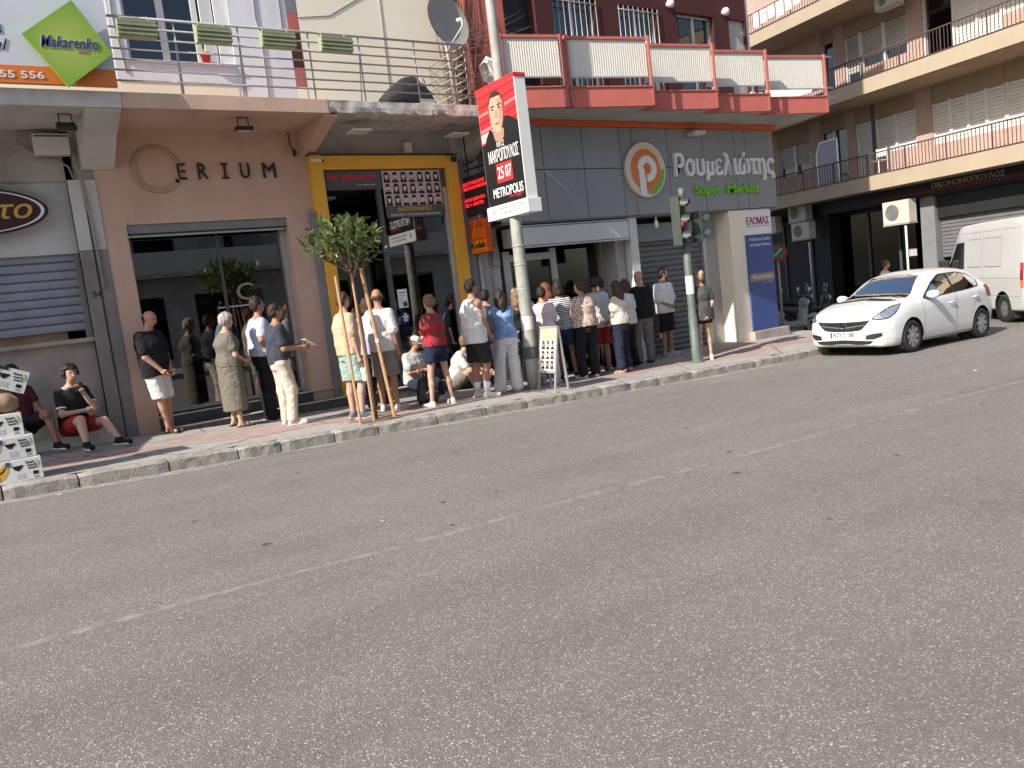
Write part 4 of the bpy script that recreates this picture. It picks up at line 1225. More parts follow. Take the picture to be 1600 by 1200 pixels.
text(el, 'lettering', 'των Super Markets', (14.84, 11.99, 1.845), XA, ZA, .085, C_['white'], w=.72, depth=.003)
bx('tan_band', (14.76, 15.625, 11.987, 11.991, 1.07, 1.25), C_['tan'], el)
text(el, 'lettering', 'Ρουμελιώτης', (14.87, 11.986, 1.11), XA, ZA, .1, C_['white'], w=.68, depth=.003)
text(el, 'lettering', 'Super Market', (15.2, 11.99, 1.01), XA, ZA, .04, C_['lgrey'], w=.36, depth=.003)

# ================================================================== street furniture
# --- lamp post with advertising box
lp = thing('lamp_post', (7.56, 10.68, sw(7.56, 10.68)), 'tall grey tapered lamp post carrying the advertising box', 'lamp post')
def pole_mat(name, base, band):
    m = mat(name, base, .6, .12, 6, .2, 40, dirt=band, dscale=2.4, damt=.75)
    return m
z0 = sw(7.56, 10.68)
b = MB(); b.lathe((7.56, 10.68, z0 - .02), [(0, 0), (.115, 0), (.112, .5), (.105, 1.4), (.1, 2.0), (.096, 2.4), (.09, 3.4), (.078, 6), (.06, 9), (0, 9)], 20)
b.build('post', pole_mat('aged_post_paint', (.34, .345, .31), (.2, .19, .17)), lp, smooth=True)
for zz in (1.62, 2.02, 2.32):
    b = MB(); b.lathe((7.56, 10.68, z0 + zz), [(.103, 0), (.108, .004), (.108, .02), (.103, .024)], 20); b.build('clamp_band', M['steel'], lp, smooth=True)
b = MB(); b.lathe((7.56, 10.68, z0 + .98), [(.109, 0), (.1095, .22), (.108, .22)], 20); b.build('paper_remnant', M['blind'], lp)
b = MB(); b.lathe((7.56, 10.68, z0 + .5), [(.1125, 0), (.112, .2)], 20); b.build('dark_band', M['darkgrey'], lp)
ab = thing('advert_box', (7.6, 10.8, 2.7), 'hanging concert poster box on the lamp post, black and red with a portrait', 'poster')
bx('box', (7.455, 7.665, 10.28, 11.36, 2.9, 4.72), M['white'], ab, .006)
bx('base_board', (7.43, 7.69, 10.24, 11.4, 2.68, 2.895), M['white'], ab, .006)
bx('top_edge', (7.447, 7.672, 10.27, 11.37, 4.724, 4.78), C_['red'], ab)
# front print, facing -X; u runs towards -Y
F = dict(o=(7.497, 0, 0))
def pr(name, poly, m, lift=0):
    b = MB(); b.prism([(-y, z) for y, z in poly], (7.4535 - lift, 0, 0), MY, ZA, NX, .0012); return b.build(name, C_[m] if isinstance(m, str) else m, ab)
pr('red_print', [(11.35, 3.9), (10.29, 3.9), (10.29, 4.715), (11.35, 4.715)], 'red')
pr('black_print', [(11.35, 2.905), (10.29, 2.905), (10.29, 3.899), (11.35, 3.899)], 'black')
pinkm = plain('poster_pink', (.62, .2, .22)); palem = plain('poster_pale', (.62, .4, .4))
for y0, y1, za, zb, mm in ((11.34, 10.9, 4.46, 4.5, 'dred'), (10.66, 10.3, 4.5, 4.53, 'dred'), (11.34, 10.95, 4.22, 4.25, 'dred'), (10.6, 10.3, 4.24, 4.28, 'dred'), (11.34, 11.0, 4.08, 4.13, pinkm), (10.6, 10.3, 4.36, 4.4, pinkm), (11.34, 10.3, 4.62, 4.65, 'dred'), (11.34, 10.98, 3.92, 4.06, palem), (10.62, 10.3, 4.1, 4.14, 'dred'), (11.34, 10.95, 4.34, 4.38, pinkm)):
    pr('stripe', [(y0, za), (y1, za + .03), (y1, zb + .03), (y0, zb)], mm, .0013)
# generic portrait: jacket, neck, face in two tones, hair
pr('jacket', [(11.3, 3.78), (10.29, 3.78), (10.29, 4.08), (10.52, 4.2), (10.66, 4.22), (10.8, 4.02), (10.92, 4.02), (11.08, 4.1), (11.2, 3.98)], 'black', .0026)
pr('neck', [(11.0, 4.05), (10.68, 4.05), (10.7, 3.92), (10.82, 3.84), (10.95, 3.9)], 'skin2', .0039)
ell = lambda cy, cz_, a, b_, n=24, t0=0, t1=360: [(cy + a * math.cos(R(t0 + (t1 - t0) * k / n)), cz_ + b_ * math.sin(R(t0 + (t1 - t0) * k / n))) for k in range(n + (0 if t1 - t0 == 360 else 1))]
pr('hair', ell(10.84, 4.42, .215, .225), 'brown', .0052)
pr('face', [(11.03, 4.45), (11.02, 4.2), (10.95, 4.06), (10.85, 4.0), (10.74, 4.03), (10.66, 4.18), (10.64, 4.45), (10.7, 4.55), (10.96, 4.56)], 'skin', .0065)
pr('face_shade', [(10.78, 4.5), (10.76, 4.05), (10.72, 4.06), (10.66, 4.18), (10.64, 4.45), (10.7, 4.54)], 'skin2', .0078)
for y_ in (10.93, 10.74):
    pr('brow', [(y_ + .06, 4.41), (y_ - .06, 4.41), (y_ - .05, 4.432), (y_ + .05, 4.43)], 'brown', .0091)
    pr('eye', ell(y_, 4.375, .035, .013, 10), 'brown', .0091)
pr('nose', [(10.86, 4.36), (10.82, 4.36), (10.79, 4.235), (10.88, 4.235)], 'skin2', .0091)
pr('mouth', [(10.91, 4.155), (10.77, 4.155), (10.8, 4.135), (10.88, 4.135)], 'dred', .0091)
text(ab, 'lettering', 'ΝΙΚΟΣ', (7.4525, 10.93, 3.79), MY, ZA, .085, C_['white'], w=.21, depth=.003)
text(ab, 'lettering', 'ΜΑΚΡΟΠΟΥΛΟΣ', (7.4525, 11.2, 3.57), MY, ZA, .2, C_['white'], w=.84, depth=.003, bold=.006)
pr('red_square', [(11.02, 3.24), (10.58, 3.24), (10.58, 3.54), (11.02, 3.54)], 'orange' if False else 'red', .0013)
text(ab, 'lettering', '25', (7.4505, 10.99, 3.3), MY, ZA, .19, C_['white'], w=.17, depth=.003, bold=.006)
text(ab, 'lettering', '07', (7.4505, 10.77, 3.3), MY, ZA, .19, C_['white'], w=.17, depth=.003, bold=.006)
text(ab, 'lettering', 'METROPOLIS', (7.4525, 11.18, 3.02), MY, ZA, .15, C_['white'], w=.84, depth=.003, bold=.01)
text(ab, 'lettering', 'live stage', (7.4515, 10.74, 2.955), MY, ZA, .075, C_['red'], w=.36, depth=.003, shear=.4)
b = MB()
for k, (a, c_) in enumerate(((11.02, 10.4), (10.98, 10.44))):
    q_ = random.Random(k)
    y_ = a
    while y_ > c_:
        l_ = q_.uniform(.03, .11); b.box(7.428, 7.4295, y_ - l_, y_, 2.82 - k * .07, 2.85 - k * .07); y_ -= l_ + .025
b.build('small_print', C_['grey'], ab)
b = MB(); b.disc((7.4295, 11.2, 2.8), MY, ZA, .03, .05, .0015, 12); b.build('crest', C_['grey'], ab)
b = MB()
for zz in (3.1, 4.5): b.tube([(7.56, 10.68, zz), (7.6, 10.68, zz)], .13, 10)
ab.location.y -= .13
# --- dish, planters, tarp, pots on the balcony
ds = thing('satellite_dish', (7.3, 11.6, 5.4), 'large grey satellite dish on the balcony railing corner', 'satellite dish')
dc, dn = Vector((7.29, 11.65, 5.97)), Vector((.22, -.96, .15)).normalized()
du = dn.orthogonal().normalized(); dv_ = dn.cross(du)
b = MB()
b.grid([[dc + (du * math.cos(2 * math.pi * k / 36) + dv_ * math.sin(2 * math.pi * k / 36)) * .43 * r_ + dn * (.1 * r_ * r_) for k in range(37)] for r_ in (0.001, .2, .4, .6, .8, .95, 1.0, 1.01)])
b.grid([[dc + (du * math.cos(2 * math.pi * k / 36) + dv_ * math.sin(2 * math.pi * k / 36)) * .43 * r_ + dn * (.1 * r_ * r_ - .015) for k in range(37)] for r_ in (1.01, .95, .8, .6, .4, .2, .001)])
b.build('reflector', M['cable'], ds, smooth=True)
lnb = dc + dn * .4 - Vector((0, 0, .12))
b = MB(); b.tube([dc - Vector((0, 0, .42)), lnb - Vector((0, 0, .1)), lnb], .014, 6); b.tube([lnb, lnb + (dc - lnb) * .25], .035, 10); b.build('arm', M['blind'], ds, smooth=True)
b = MB(); b.tube([(7.36, 11.7, 4.6), (7.34, 11.75, 5.5), (7.31, 11.8, 5.95)], .025, 8); b.tube([(7.31, 11.8, 5.95), dc], .03, 8); b.build('mast', M['steel'], ds, smooth=True)
M['planter'] = mat('faded_green_plastic', (.27, .31, .18), .6, .15, 8, dirt=(.38, .4, .28), dscale=4, damt=.6)
for k, (xa, xb, lb) in enumerate(((2.2, 2.66, 'green trough planter hooked on the railing nearest the green sign'), (3.16, 3.61, 'green trough planter hooked on the railing above the red pot'), (4.03, 4.5, 'green trough planter hooked on the railing before the pale blue wall'), (4.89, 5.37, 'green trough planter hooked on the railing nearest the satellite dish'))):
    t = thing('planter', ((xa + xb) / 2, 11.26, 5.25), lb, 'planter', 'planters hooked on the balcony railing')
    b = MB()
    b.prism([(11.335, 5.45), (11.17, 5.45), (11.17, 5.43), (11.2, 5.25), (11.31, 5.25), (11.335, 5.43)], (xa, 0, 0), YA, ZA, XA, xb - xa)
    b.build('trough', M['planter'], t)
    b = MB()
    for j in range(3): b.box(xa - .006, xb + .006, 11.155 + j * .009, 11.2 + j * .009, 5.375 - j * .052, 5.402 - j * .052)
    b.build('rib', M['planter'], t)
    b = MB()
    for s_ in (.06, xb - xa - .06): b.tube([(xa + s_, 11.39, 5.5), (xa + s_, 11.36, 5.56), (xa + s_, 11.3, 5.5), (xa + s_, 11.2, 5.24)], .006, 5)
    b.build('hook', M['steel'], t)
    b = MB(); b.prism([(11.32, 5.44), (11.19, 5.44), (11.19, 5.447), (11.32, 5.447)], (xa + .01, 0, 0), YA, ZA, XA, xb - xa - .02); b.build('soil', M['wood'], t)
tp = thing('covered_bundle', (6.5, 11.9, 4.6), 'black tarpaulin bundle lying on the balcony behind the railing', 'bundle')
b = MB()
q_ = random.Random(9)
P = []
for i in range(9):
    t_ = i / 8
    x_ = 6.08 + .8 * t_; h_ = .2 + .36 * math.sin(min(1, t_ * 1.15) * 1.75) * (1 if t_ < .8 else 1 - (t_ - .8) * 2.4)
    P.append([(x_ + q_.uniform(-.02, .02), 11.9 + .3 * math.cos(a), 4.6 + h_ * max(0, math.sin(a)) + q_.uniform(-.012, .012)) for a in [math.pi * k / 10 for k in range(11)]])
b.grid(P); m_ = len(P[0]); b.f += [tuple(range(m_)), tuple(range(8 * m_ + m_ - 1, 8 * m_ - 1, -1))]; b.mi += [0, 0]
b.build('tarpaulin', M['black'], tp)
b = MB(); b.tube([(6.72, 11.7, 4.6), (6.75, 11.72, 5.18)], .012, 6); b.tube([(6.95, 11.62, 4.6), (6.8, 11.75, 5.1)], .012, 6); b.build('frame', M['steel'], tp)
b = MB(); b.box(6.62, 6.86, 11.55, 11.62, 4.6, 4.72); b.build('bag', M['blind'], tp)
rp_ = thing('flower_pot', (3.62, 12.55, 5.4), 'small red flower pot on the window sill', 'flower pot')
b = MB(); b.lathe((3.62, 12.56, 5.402), [(0, 0), (.055, 0), (.075, .1), (.08, .1), (.08, .125), (.065, .125), (.06, .1), (0, .1)], 16); b.build('pot', C_['red'], rp_, smooth=True)
b = MB()
for k in range(7): b.tube([(3.62, 12.56, 5.5), (3.62 + q_.uniform(-.06, .06), 12.56 + q_.uniform(-.04, .04), 5.6 + q_.uniform(0, .06))], [.006, .001], 4)
b.build('plant', C_['green'], rp_)
# dry climber beside the balcony
dry = thing('dry_climber', (7.9, 12.3, 4.6), 'tangle of bare brown climber stems between cream and maroon walls', 'plant')
M['twig'] = mat('dry_twig', (.13, .075, .055), .8, .3, 9)
b = MB(); q_ = random.Random(21)
for k in range(55):
    x0, y0 = 7.75 + q_.uniform(-.15, .4), 12.3 + q_.uniform(-.15, .2)
    t_ = q_.uniform(-.25, .4)
    b.tube([(x0, y0, 4.62), (x0 + t_ * .3, y0 - .02, 5.3), (x0 + t_ * .7 + q_.uniform(-.05, .05), y0 + q_.uniform(-.1, .05), 6.2), (x0 + t_ * 1.2, y0, 7.5)], [.009, .008, .007, .004], 4)
for k in range(26):
    x0, z0_ = 7.9 + q_.uniform(-.2, .3), q_.uniform(4.9, 6.2)
    b.tube([(x0, 12.2, z0_), (x0 + q_.uniform(.1, .5), 11.9 + q_.uniform(-.2, .1), z0_ + q_.uniform(-.1, .25)), (x0 + q_.uniform(.4, 1.1), 11.6 + q_.uniform(-.3, .2), z0_ + q_.uniform(-.35, .3))], [.007, .005, .002], 4)
b.build('stems', M['twig'], dry)
wp = thing('white_bundle', (8.05, 11.5, 5.0), 'crumpled white plastic sheet caught behind the lamp post', 'bundle')
b = MB(); q_ = random.Random(2)
P = [[(7.86 + .34 * i / 5 + q_.uniform(-.03, .03), 11.5 + .12 * math.cos(a) + q_.uniform(-.03, .03), 5.2 + (.1 + .06 * math.sin(i)) * math.sin(a) * 1.5 + q_.uniform(-.03, .03)) for a in [2 * math.pi * k / 10 for k in range(11)]] for i in range(6)]
b.grid(P); b.build('sheet', M['blind'], wp)

# --- traffic light
tl_ = thing('traffic_light', (11.34, 10.62, sw(11.34, 10.62)), 'green pole traffic light with one three lamp head and one small two lamp head', 'traffic light')
M['tgreen'] = mat('traffic_green', (.1, .135, .115), .5, .15, 6, dirt=(.2, .22, .2), dscale=4, damt=.6)
M['thead'] = mat('traffic_head', (.035, .05, .042), .45, .15, 6)
z0 = sw(11.34, 10.62)
b = MB(); b.lathe((11.34, 10.62, z0), [(0, 0), (.14, 0), (.14, .02), (.085, .03), (.085, .9), (.075, .95), (.075, 2.2), (.05, 2.25), (.05, 3.1), (.06, 3.12), (.06, 3.26), (0, 3.26)], 18); b.build('pole', M['tgreen'], tl_, smooth=True)
b = MB(); b.lathe((11.34, 10.62, z0 + 1.3), [(.0765, 0), (.0765, .34)], 18); b.build('sticker', M['white'], tl_)
def head(nm, c, face, n, r_, par, lit=None):
    face = Vector(face).normalized(); side = Vector((0, 0, 1)).cross(face).normalized()
    c = Vector(c); H_ = n * r_ * 2.75
    b = MB(); b.obox(c, side, face, ZA, r_ * 1.3, r_ * .75, H_ / 2); hd = b.build(nm, M['thead'], par)
    for k in range(n):
        cc = c + Vector((0, 0, H_ / 2 - r_ * 1.38 - k * r_ * 2.75)) + face * r_ * .755
        b = MB(); b.lathe(cc, [(0, .012), (r_ * .6, .012), (r_, .002)], 20, face)
        b.build('lens', plain('lens_%s' % ('red', 'amber', 'green')[k % 3] + nm, ((.12, .01, .01), (.16, .06, .01), (.01, .09, .05))[k % 3], .15) if not (lit == k) else emit('lit_red', (.8, .05, .03), .8), hd)
        b = MB()
        P = []
        for a in [R(-10 + 200 * i / 14) for i in range(15)]:
            e = side * math.cos(a) + Vector((0, 0, 1)) * math.sin(a)
            P.append([cc + e * r_ * 1.08, cc + e * r_ * 1.08 + face * r_ * (1.5 if math.sin(a) > .2 else 1.0) - Vector((0, 0, r_ * .25))])
        b.grid(P); b.build('visor', mat('visor_' + nm, (.05, .062, .056), .4, .1, 5) if k == 0 else bpy.data.materials['visor_' + nm], hd, smooth=True)
head('signal_head', (11.17, 10.62, 2.42), (.55, -.85, 0), 3, .108, tl_, 1)
head('pedestrian_head', (11.62, 10.56, 2.28), (.8, -.6, 0), 2, .1, tl_)
b = MB(); b.tube([(11.34, 10.62, 2.7), (11.2, 10.62, 2.7)], .02, 6); b.tube([(11.34, 10.62, 2.05), (11.2, 10.62, 2.05)], .02, 6); b.tube([(11.34, 10.62, 2.5), (11.6, 10.58, 2.5)], .02, 6); b.tube([(11.34, 10.62, 2.08), (11.6, 10.58, 2.08)], .02, 6)
b.build('bracket', M['tgreen'], tl_)
# --- round sign by the scooters
rs = thing('round_sign', (17.05, 12.95, -.35), 'round red rimmed street sign with green centre on a thin pole', 'sign')
b = MB(); b.tube([(17.05, 12.95, -.45), (17.05, 12.95, 1.9)], .028, 10); b.build('pole', M['steel'], rs, smooth=True)
sd = Vector((-.75, -.66, 0)).normalized(); su = Vector((0, 0, 1)).cross(sd)
b = MB(); b.disc(Vector((17.03, 12.92, 1.68)), su, Vector(ZA), .23, .23, .012, 36); b.build('disc', C_['dred'], rs)
b = MB(); b.disc(Vector((17.03, 12.92, 1.68)) + sd * .013, su, Vector(ZA), .165, .165, .004, 30); b.build('centre', plain('dull_green', (.05, .16, .09)), rs)
b = MB(); b.obox(Vector((17.03, 12.92, 1.68)) + sd * .018, (su + Vector(ZA)).normalized(), (su - Vector(ZA)).normalized(), sd, .12, .018, .002); b.build('bar', C_['lgrey'], rs)

# --- sandwich board
M['boardgrey'] = mat('grey_board_frame', (.3, .3, .29), .5, .08, 6)
sbz = sw(7.55, 10.2)
sb_ = thing('sandwich_board', (7.58, 10.2, sbz), 'white folding board with nine portraits under a pale yellow header', 'sandwich board')
xd = Vector((-.1, -.99, 0)).normalized(); nb = Vector((xd.y, -xd.x, 0)); base = Vector((7.56, 10.42, sbz))
# (nb points to the road)
tilt = Vector((-nb.x * .17, -nb.y * .17, 1)).normalized()
bf = xd.cross(tilt)
f0 = base + nb * .1
for s_ in (0, .5):
    b = MB(); b.obox(f0 + xd * s_ + tilt * .5, xd, bf, tilt, .018, .012, .5); b.build('leg', M['boardgrey'], sb_)
    t2 = Vector((nb.x * .07, nb.y * .07, 1)).normalized()
    b = MB(); b.obox(f0 - nb * .25 + xd * (s_ + .0) + t2 * .5, xd, xd.cross(t2), t2, .018, .012, .5); b.build('leg', M['boardgrey'], sb_)
b = MB(); b.obox(f0 + xd * .25 + tilt * .66, xd, bf, tilt, .24, .008, .34); b.build('panel', M['blind'], sb_)
b = MB(); b.obox(f0 + xd * .25 + tilt * 1.01, xd, bf, tilt, .27, .02, .016); b.build('top_bar', M['boardgrey'], sb_)
b = MB(); b.obox(f0 + xd * .25 + tilt * .3, xd, bf, tilt, .27, .014, .014); b.build('cross_bar', M['boardgrey'], sb_)
b = MB(); b.obox(f0 + xd * .25 + tilt * .9 + bf * .0095, xd, bf, tilt, .22, .0015, .075); b.build('yellow_header', C_['pyel'], sb_)
text(sb_, 'lettering', 'ΦΩΤΟΓΡΑΦΙΕΣ', f0 + xd * .06 + tilt * .89 + bf * .012, xd, tilt, .05, C_['lgrey'], w=.38, depth=.001)
b = MB(); b.obox(f0 + xd * .25 + tilt * .8 + bf * .0095, xd, bf, tilt, .21, .001, .008); b.build('rule', C_['grey'], sb_)
for r_ in range(3):
    for k in range(3):
        portrait(sb_, 0, 0, .12, .14, f0 + xd * (.11 + .14 * k) + tilt * (.42 + .155 * r_) + bf * .0085, xd, tilt, 70 + r_ * 3 + k)

# --- fruit boxes at the left
M['carton'] = mat('white_carton', (.72, .72, .7), .75, .05, 5, .08, 30, dirt=(.5, .47, .42), dscale=4, damt=.35)
M['cartonb'] = mat('brown_carton', (.3, .2, .13), .85, .15, 6)
def fruit_box(loc, rz, label, tilt=None, open_top=False):
    t = thing('fruit_box', loc, label, 'box', 'banana boxes at the kerb', rz)
    L_, D_, H_ = .54, .4, .235
    m = MB(); m.cbox(-L_, 0, 0, D_, 0, H_, .006); m.build('carton', M['carton'], t, local=True)
    if not open_top:
        m = MB(); m.box(-L_ + .02, -.02, .02, D_ - .02, H_ + .001, H_ + .004); m.build('lid', M['carton'], t, local=True)
    m = MB(); m.box(-.27, -.16, -.002, .002, .17, .2); m.cur = 0
    # print on the long side (local -y)
    def fl(nm, poly, mm, k=1):
        b = MB(); b.prism(poly, (0, -.001 * k, 0), XA, ZA, NY, .001); b.build(nm, C_[mm], t, local=True)
    ban = [(-.53 + .26 * u, .03 + .1 * u * u + .0) for u in [i / 8 for i in range(9)]]
    top = [(-.5 + .2 * u, .1 + .115 * math.sin(u * 1.5)) for u in [i / 8 for i in range(9)]]
    fl('banana_print', [(-.535, .01), (-.43, .012), (-.36, .05), (-.315, .11), (-.295, .17), (-.3, .205), (-.33, .21), (-.38, .17), (-.44, .15), (-.535, .14)], 'yel')
    fl('banana_print', [(-.535, .06), (-.44, .075), (-.35, .13), (-.31, .19), (-.315, .195), (-.36, .142), (-.44, .09), (-.535, .075)], 'black', 2)
    fl('banana_tip', [(-.33, .175), (-.285, .17), (-.28, .215), (-.32, .225)], 'blue', 3)
    fl('black_mark', [(-.27, .165), (-.175, .17), (-.17, .155), (-.2, .125), (-.22, .11), (-.25, .125)], 'black')
    fl('black_mark', [(-.46, .05), (-.4, .05), (-.395, .08), (-.44, .09), (-.465, .075)], 'black', 4)
    fl('black_mark', [(-.095, .05), (-.045, .05), (-.04, .085), (-.09, .09)], 'black')
    fl('grey_print', [(-.245, .03), (-.17, .03), (-.17, .08), (-.245, .08)], 'lgrey')
    fl('grey_print', [(-.09, .018), (-.045, .018), (-.045, .036), (-.09, .036)], 'grey')
    fl('leaf_print', [(-.03, .12), (-.02, .16), (-.03, .195), (-.05, .205), (-.035, .165)], 'lgreen')
    for k, s_ in enumerate(('best', 'snack', 'ever!')):
        # in the thing's own frame
        A = np.array(t.matrix_basis)
        P0_ = Vector(loc) + Matrix.Rotation(rz, 3, 'Z') @ Vector((-.145 + .008 * k, -.001, .175 - k * .031))
        xd_ = Matrix.Rotation(rz, 3, 'Z') @ Vector(XA)
        text(t, 'lettering', s_, P0_, xd_, ZA, .03 if s_ != 'snack' else .028, C_['black'], w=(.08, .095, .085)[k], depth=.001, bold=.02)
    if open_top:
        m = MB(); m.box(-L_ + .03, -.03, .03, D_ - .03, H_ + .001, H_ + .003); m.build('open_top', M['dark'], t, local=True)
        m = MB(); m.box(-.34, -.2, -.003, .01, H_ - .03, H_ + .002); m.build('hand_hole', M['dark'], t, local=True)
    if tilt: t.rotation_euler = (tilt[0], tilt[1], rz)
    return t
gzb = sw(.2, 9.85)
fruit_box((.46, 9.83, gzb), .03, 'white banana box at the bottom of the stack on the kerb')
fruit_box((.43, 9.84, gzb + .242), .05, 'white banana box in the middle of the stack')
fruit_box((.36, 9.86, gzb + .484), .02, 'white banana box at the top of the straight stack')
fruit_box((.42, 9.9, gzb + .9), .06, 'tilted open white banana box lying on a brown sack above the stack', (.0, R(24)), True)
sk = thing('brown_sack', (.1, 10, gzb + .72), 'brown crumpled sack between the stacked and the tilted banana box', 'sack')
b = MB(); q_ = random.Random(8)
P = [[(-.3 + .66 * i / 10, 10.04 + (.19 + q_.uniform(-.012, .012)) * math.cos(a) * (1 if 0 < i < 10 else .5), gzb + .84 + (.115 + .03 * math.sin(i * .9) - .0 * i) * math.sin(a) * (1 if 0 < i < 10 else .5) + q_.uniform(-.01, .01)) for a in [2 * math.pi * k / 14 for k in range(15)]] for i in range(11)]
b.grid(P); m_ = 15; b.f += [tuple(range(14)), tuple(range(10 * m_ + 13, 10 * m_ - 1, -1))]; b.mi += [0, 0]
b.build('sack', M['cartonb'], sk, smooth=True)

# --- air conditioners of the ochre block
def ac_unit(s_, off, z, label, w=.85, h=.6):
    c = p3(s_, off, z)
    t = thing('air_conditioner', c, label, 'air conditioner', 'outdoor units on the ochre block')
    b = MB(); b.obox(c + Vector((0, 0, h / 2)), U3, N3, ZA, w / 2, .17, h / 2); b.build('casing', mat('ac_casing', (.56, .53, .45), .6, .08, 5) if 'ac_casing' not in bpy.data.materials else bpy.data.materials['ac_casing'], t)
    b = MB(); b.disc(c + Vector((0, 0, h / 2)) + N3 * .172 + U3 * w * .14, -U3, Vector(ZA), h * .36, h * .36, .008, 24); b.build('fan_grille', M['darkgrey'], t)
    b = MB()
    for k in range(6): b.ring(c + Vector((0, 0, h / 2)) + N3 * .182 + U3 * w * .14, -U3, Vector(ZA), h * (.06 * (k + 1)), h * (.06 * (k + 1)) - .006, .004, 20)
    b.build('grille_wire', M['alu2'], t)
    b = MB(); b.obox(c + Vector((0, 0, -.03)), U3, N3, ZA, w / 2, .2, .02); b.build('bracket', M['steel'], t)
    return t
ac_unit(4.6, .62, 2.2, 'sunlit air conditioner on the grey column of the ochre block', .98, .72)
ac_unit(8.75, .62, 2.15, 'lower air conditioner of the pair by the dark column')
ac_unit(8.85, .62, 2.82, 'upper air conditioner of the pair by the dark column')
ac_unit(10.4, .62, 2.55, 'air conditioner deepest in the side street shade')
ac_unit(4.75, .9, 9.0, 'air conditioner hanging under the topmost ochre slab', .8, .36)
t = thing('balcony_chair', p3(5.2, .5, 3.86), 'white metal chair on the first floor balcony of the ochre block', 'chair')
b = MB()
c = p3(5.2, .5, 3.86)
for i in (-1, 1):
    for j in (-1, 1):
        b.tube([c + U3 * .2 * i + N3 * .2 * j, c + U3 * .2 * i + N3 * .2 * j + Vector((0, 0, .85 if j < 0 else .45))], .015, 6)
b.build('leg', M['white'], t)
b = MB(); b.obox(c + Vector((0, 0, .44)), U3, N3, ZA, .22, .22, .015); b.build('seat', M['white'], t)
b = MB(); b.obox(c - N3 * .2 + Vector((0, 0, .7)), U3, N3, ZA, .21, .012, .12); b.build('backrest', M['white'], t)

# ================================================================== street tree with three stakes
tr_ = thing('street_tree', (4.42, 10.08, sw(4.4, 10.1)), 'young broad-leaved street tree tied between wooden stakes', 'tree')
zt0 = sw(4.42, 10.08)
M['bark'] = mat('bark', (.16, .11, .075), .85, .3, 20, .4, 50)
M['stake'] = mat('wooden_stake', (.46, .27, .145), .75, .2, 9, .2, 40)
def leaf_mat():
    m, nt, bs = newmat('glossy_leaf')
    oi = N(nt, 'ShaderNodeObjectInfo'); r_ = N(nt, 'ShaderNodeValToRGB')
    r_.color_ramp.elements[0].color = c4((.06, .1, .028)); r_.color_ramp.elements[1].color = c4((.21, .27, .1))
    nt.links.new(oi.outputs['Random'], r_.inputs[0])
    nt.links.new(r_.outputs[0], bs.inputs['Base Color'])
    bs.inputs['Roughness'].default_value = .38
    bs.inputs['Specular IOR Level'].default_value = .6
    bs.inputs['Transmission Weight'].default_value = 0
    bs.inputs['Subsurface Weight'].default_value = 0
    tr = N(nt, 'ShaderNodeBsdfTranslucent'); tr.inputs[0].default_value = c4((.14, .22, .04))
    mx = N(nt, 'ShaderNodeMixShader'); mx.inputs[0].default_value = .22
    out = nt.nodes['Material Output']
    nt.links.new(bs.outputs[0], mx.inputs[1]); nt.links.new(tr.outputs[0], mx.inputs[2]); nt.links.new(mx.outputs[0], out.inputs[0])
    return m
M['leaf'] = leaf_mat()
b = MB(); b.tube([(4.44, 10.08, zt0 - .05), (4.42, 10.08, .8), (4.4, 10.07, 1.5), (4.36, 10.06, 1.95), (4.35, 10.05, 2.4)], [.028, .024, .021, .018, .01], 8); b.build('trunk', M['bark'], tr_, smooth=True)
q_ = random.Random(17)
tw = MB(); LV = []
cc = Vector((4.32, 10.05, 2.4))
for k in range(44):
    a = q_.uniform(0, 2 * math.pi); el_ = q_.uniform(-.55, 1.25)
    d = Vector((math.cos(a) * math.cos(el_), math.sin(a) * math.cos(el_), math.sin(el_)))
    L_ = .52 * q_.uniform(.6, 1.0) * (1.12 if abs(d.z) < .5 else .85)
    p0_ = Vector((4.36, 10.06, q_.uniform(1.85, 2.35)))
    p2_ = cc + Vector((d.x * L_ * 1.12, d.y * L_ * 1.0, d.z * L_ * .88))
    if p2_.z < 1.95: p2_.x = 4.33 + (p2_.x - 4.33) * .5
    p1_ = (p0_ + p2_) / 2 + Vector((0, 0, -.03))
    tw.tube([p0_, p1_, p2_], [.009, .006, .003], 4)
    for j in range(7):
        t_ = .42 + .58 * (j + q_.random()) / 7
        LV.append((p0_ * (1 - t_) ** 2 + p1_ * 2 * t_ * (1 - t_) + p2_ * t_ * t_, (p2_ - p0_).normalized(), q_))
for k in range(26):
    z_ = q_.uniform(1.5, 1.98)
    LV.append((Vector((4.36 + q_.uniform(-.1, .1), 10.05 + q_.uniform(-.1, .1), z_)), Vector((q_.uniform(-1, 1), q_.uniform(-1, 1), -.5)).normalized(), q_))
crown = tw.build('crown', M['bark'], tr_)
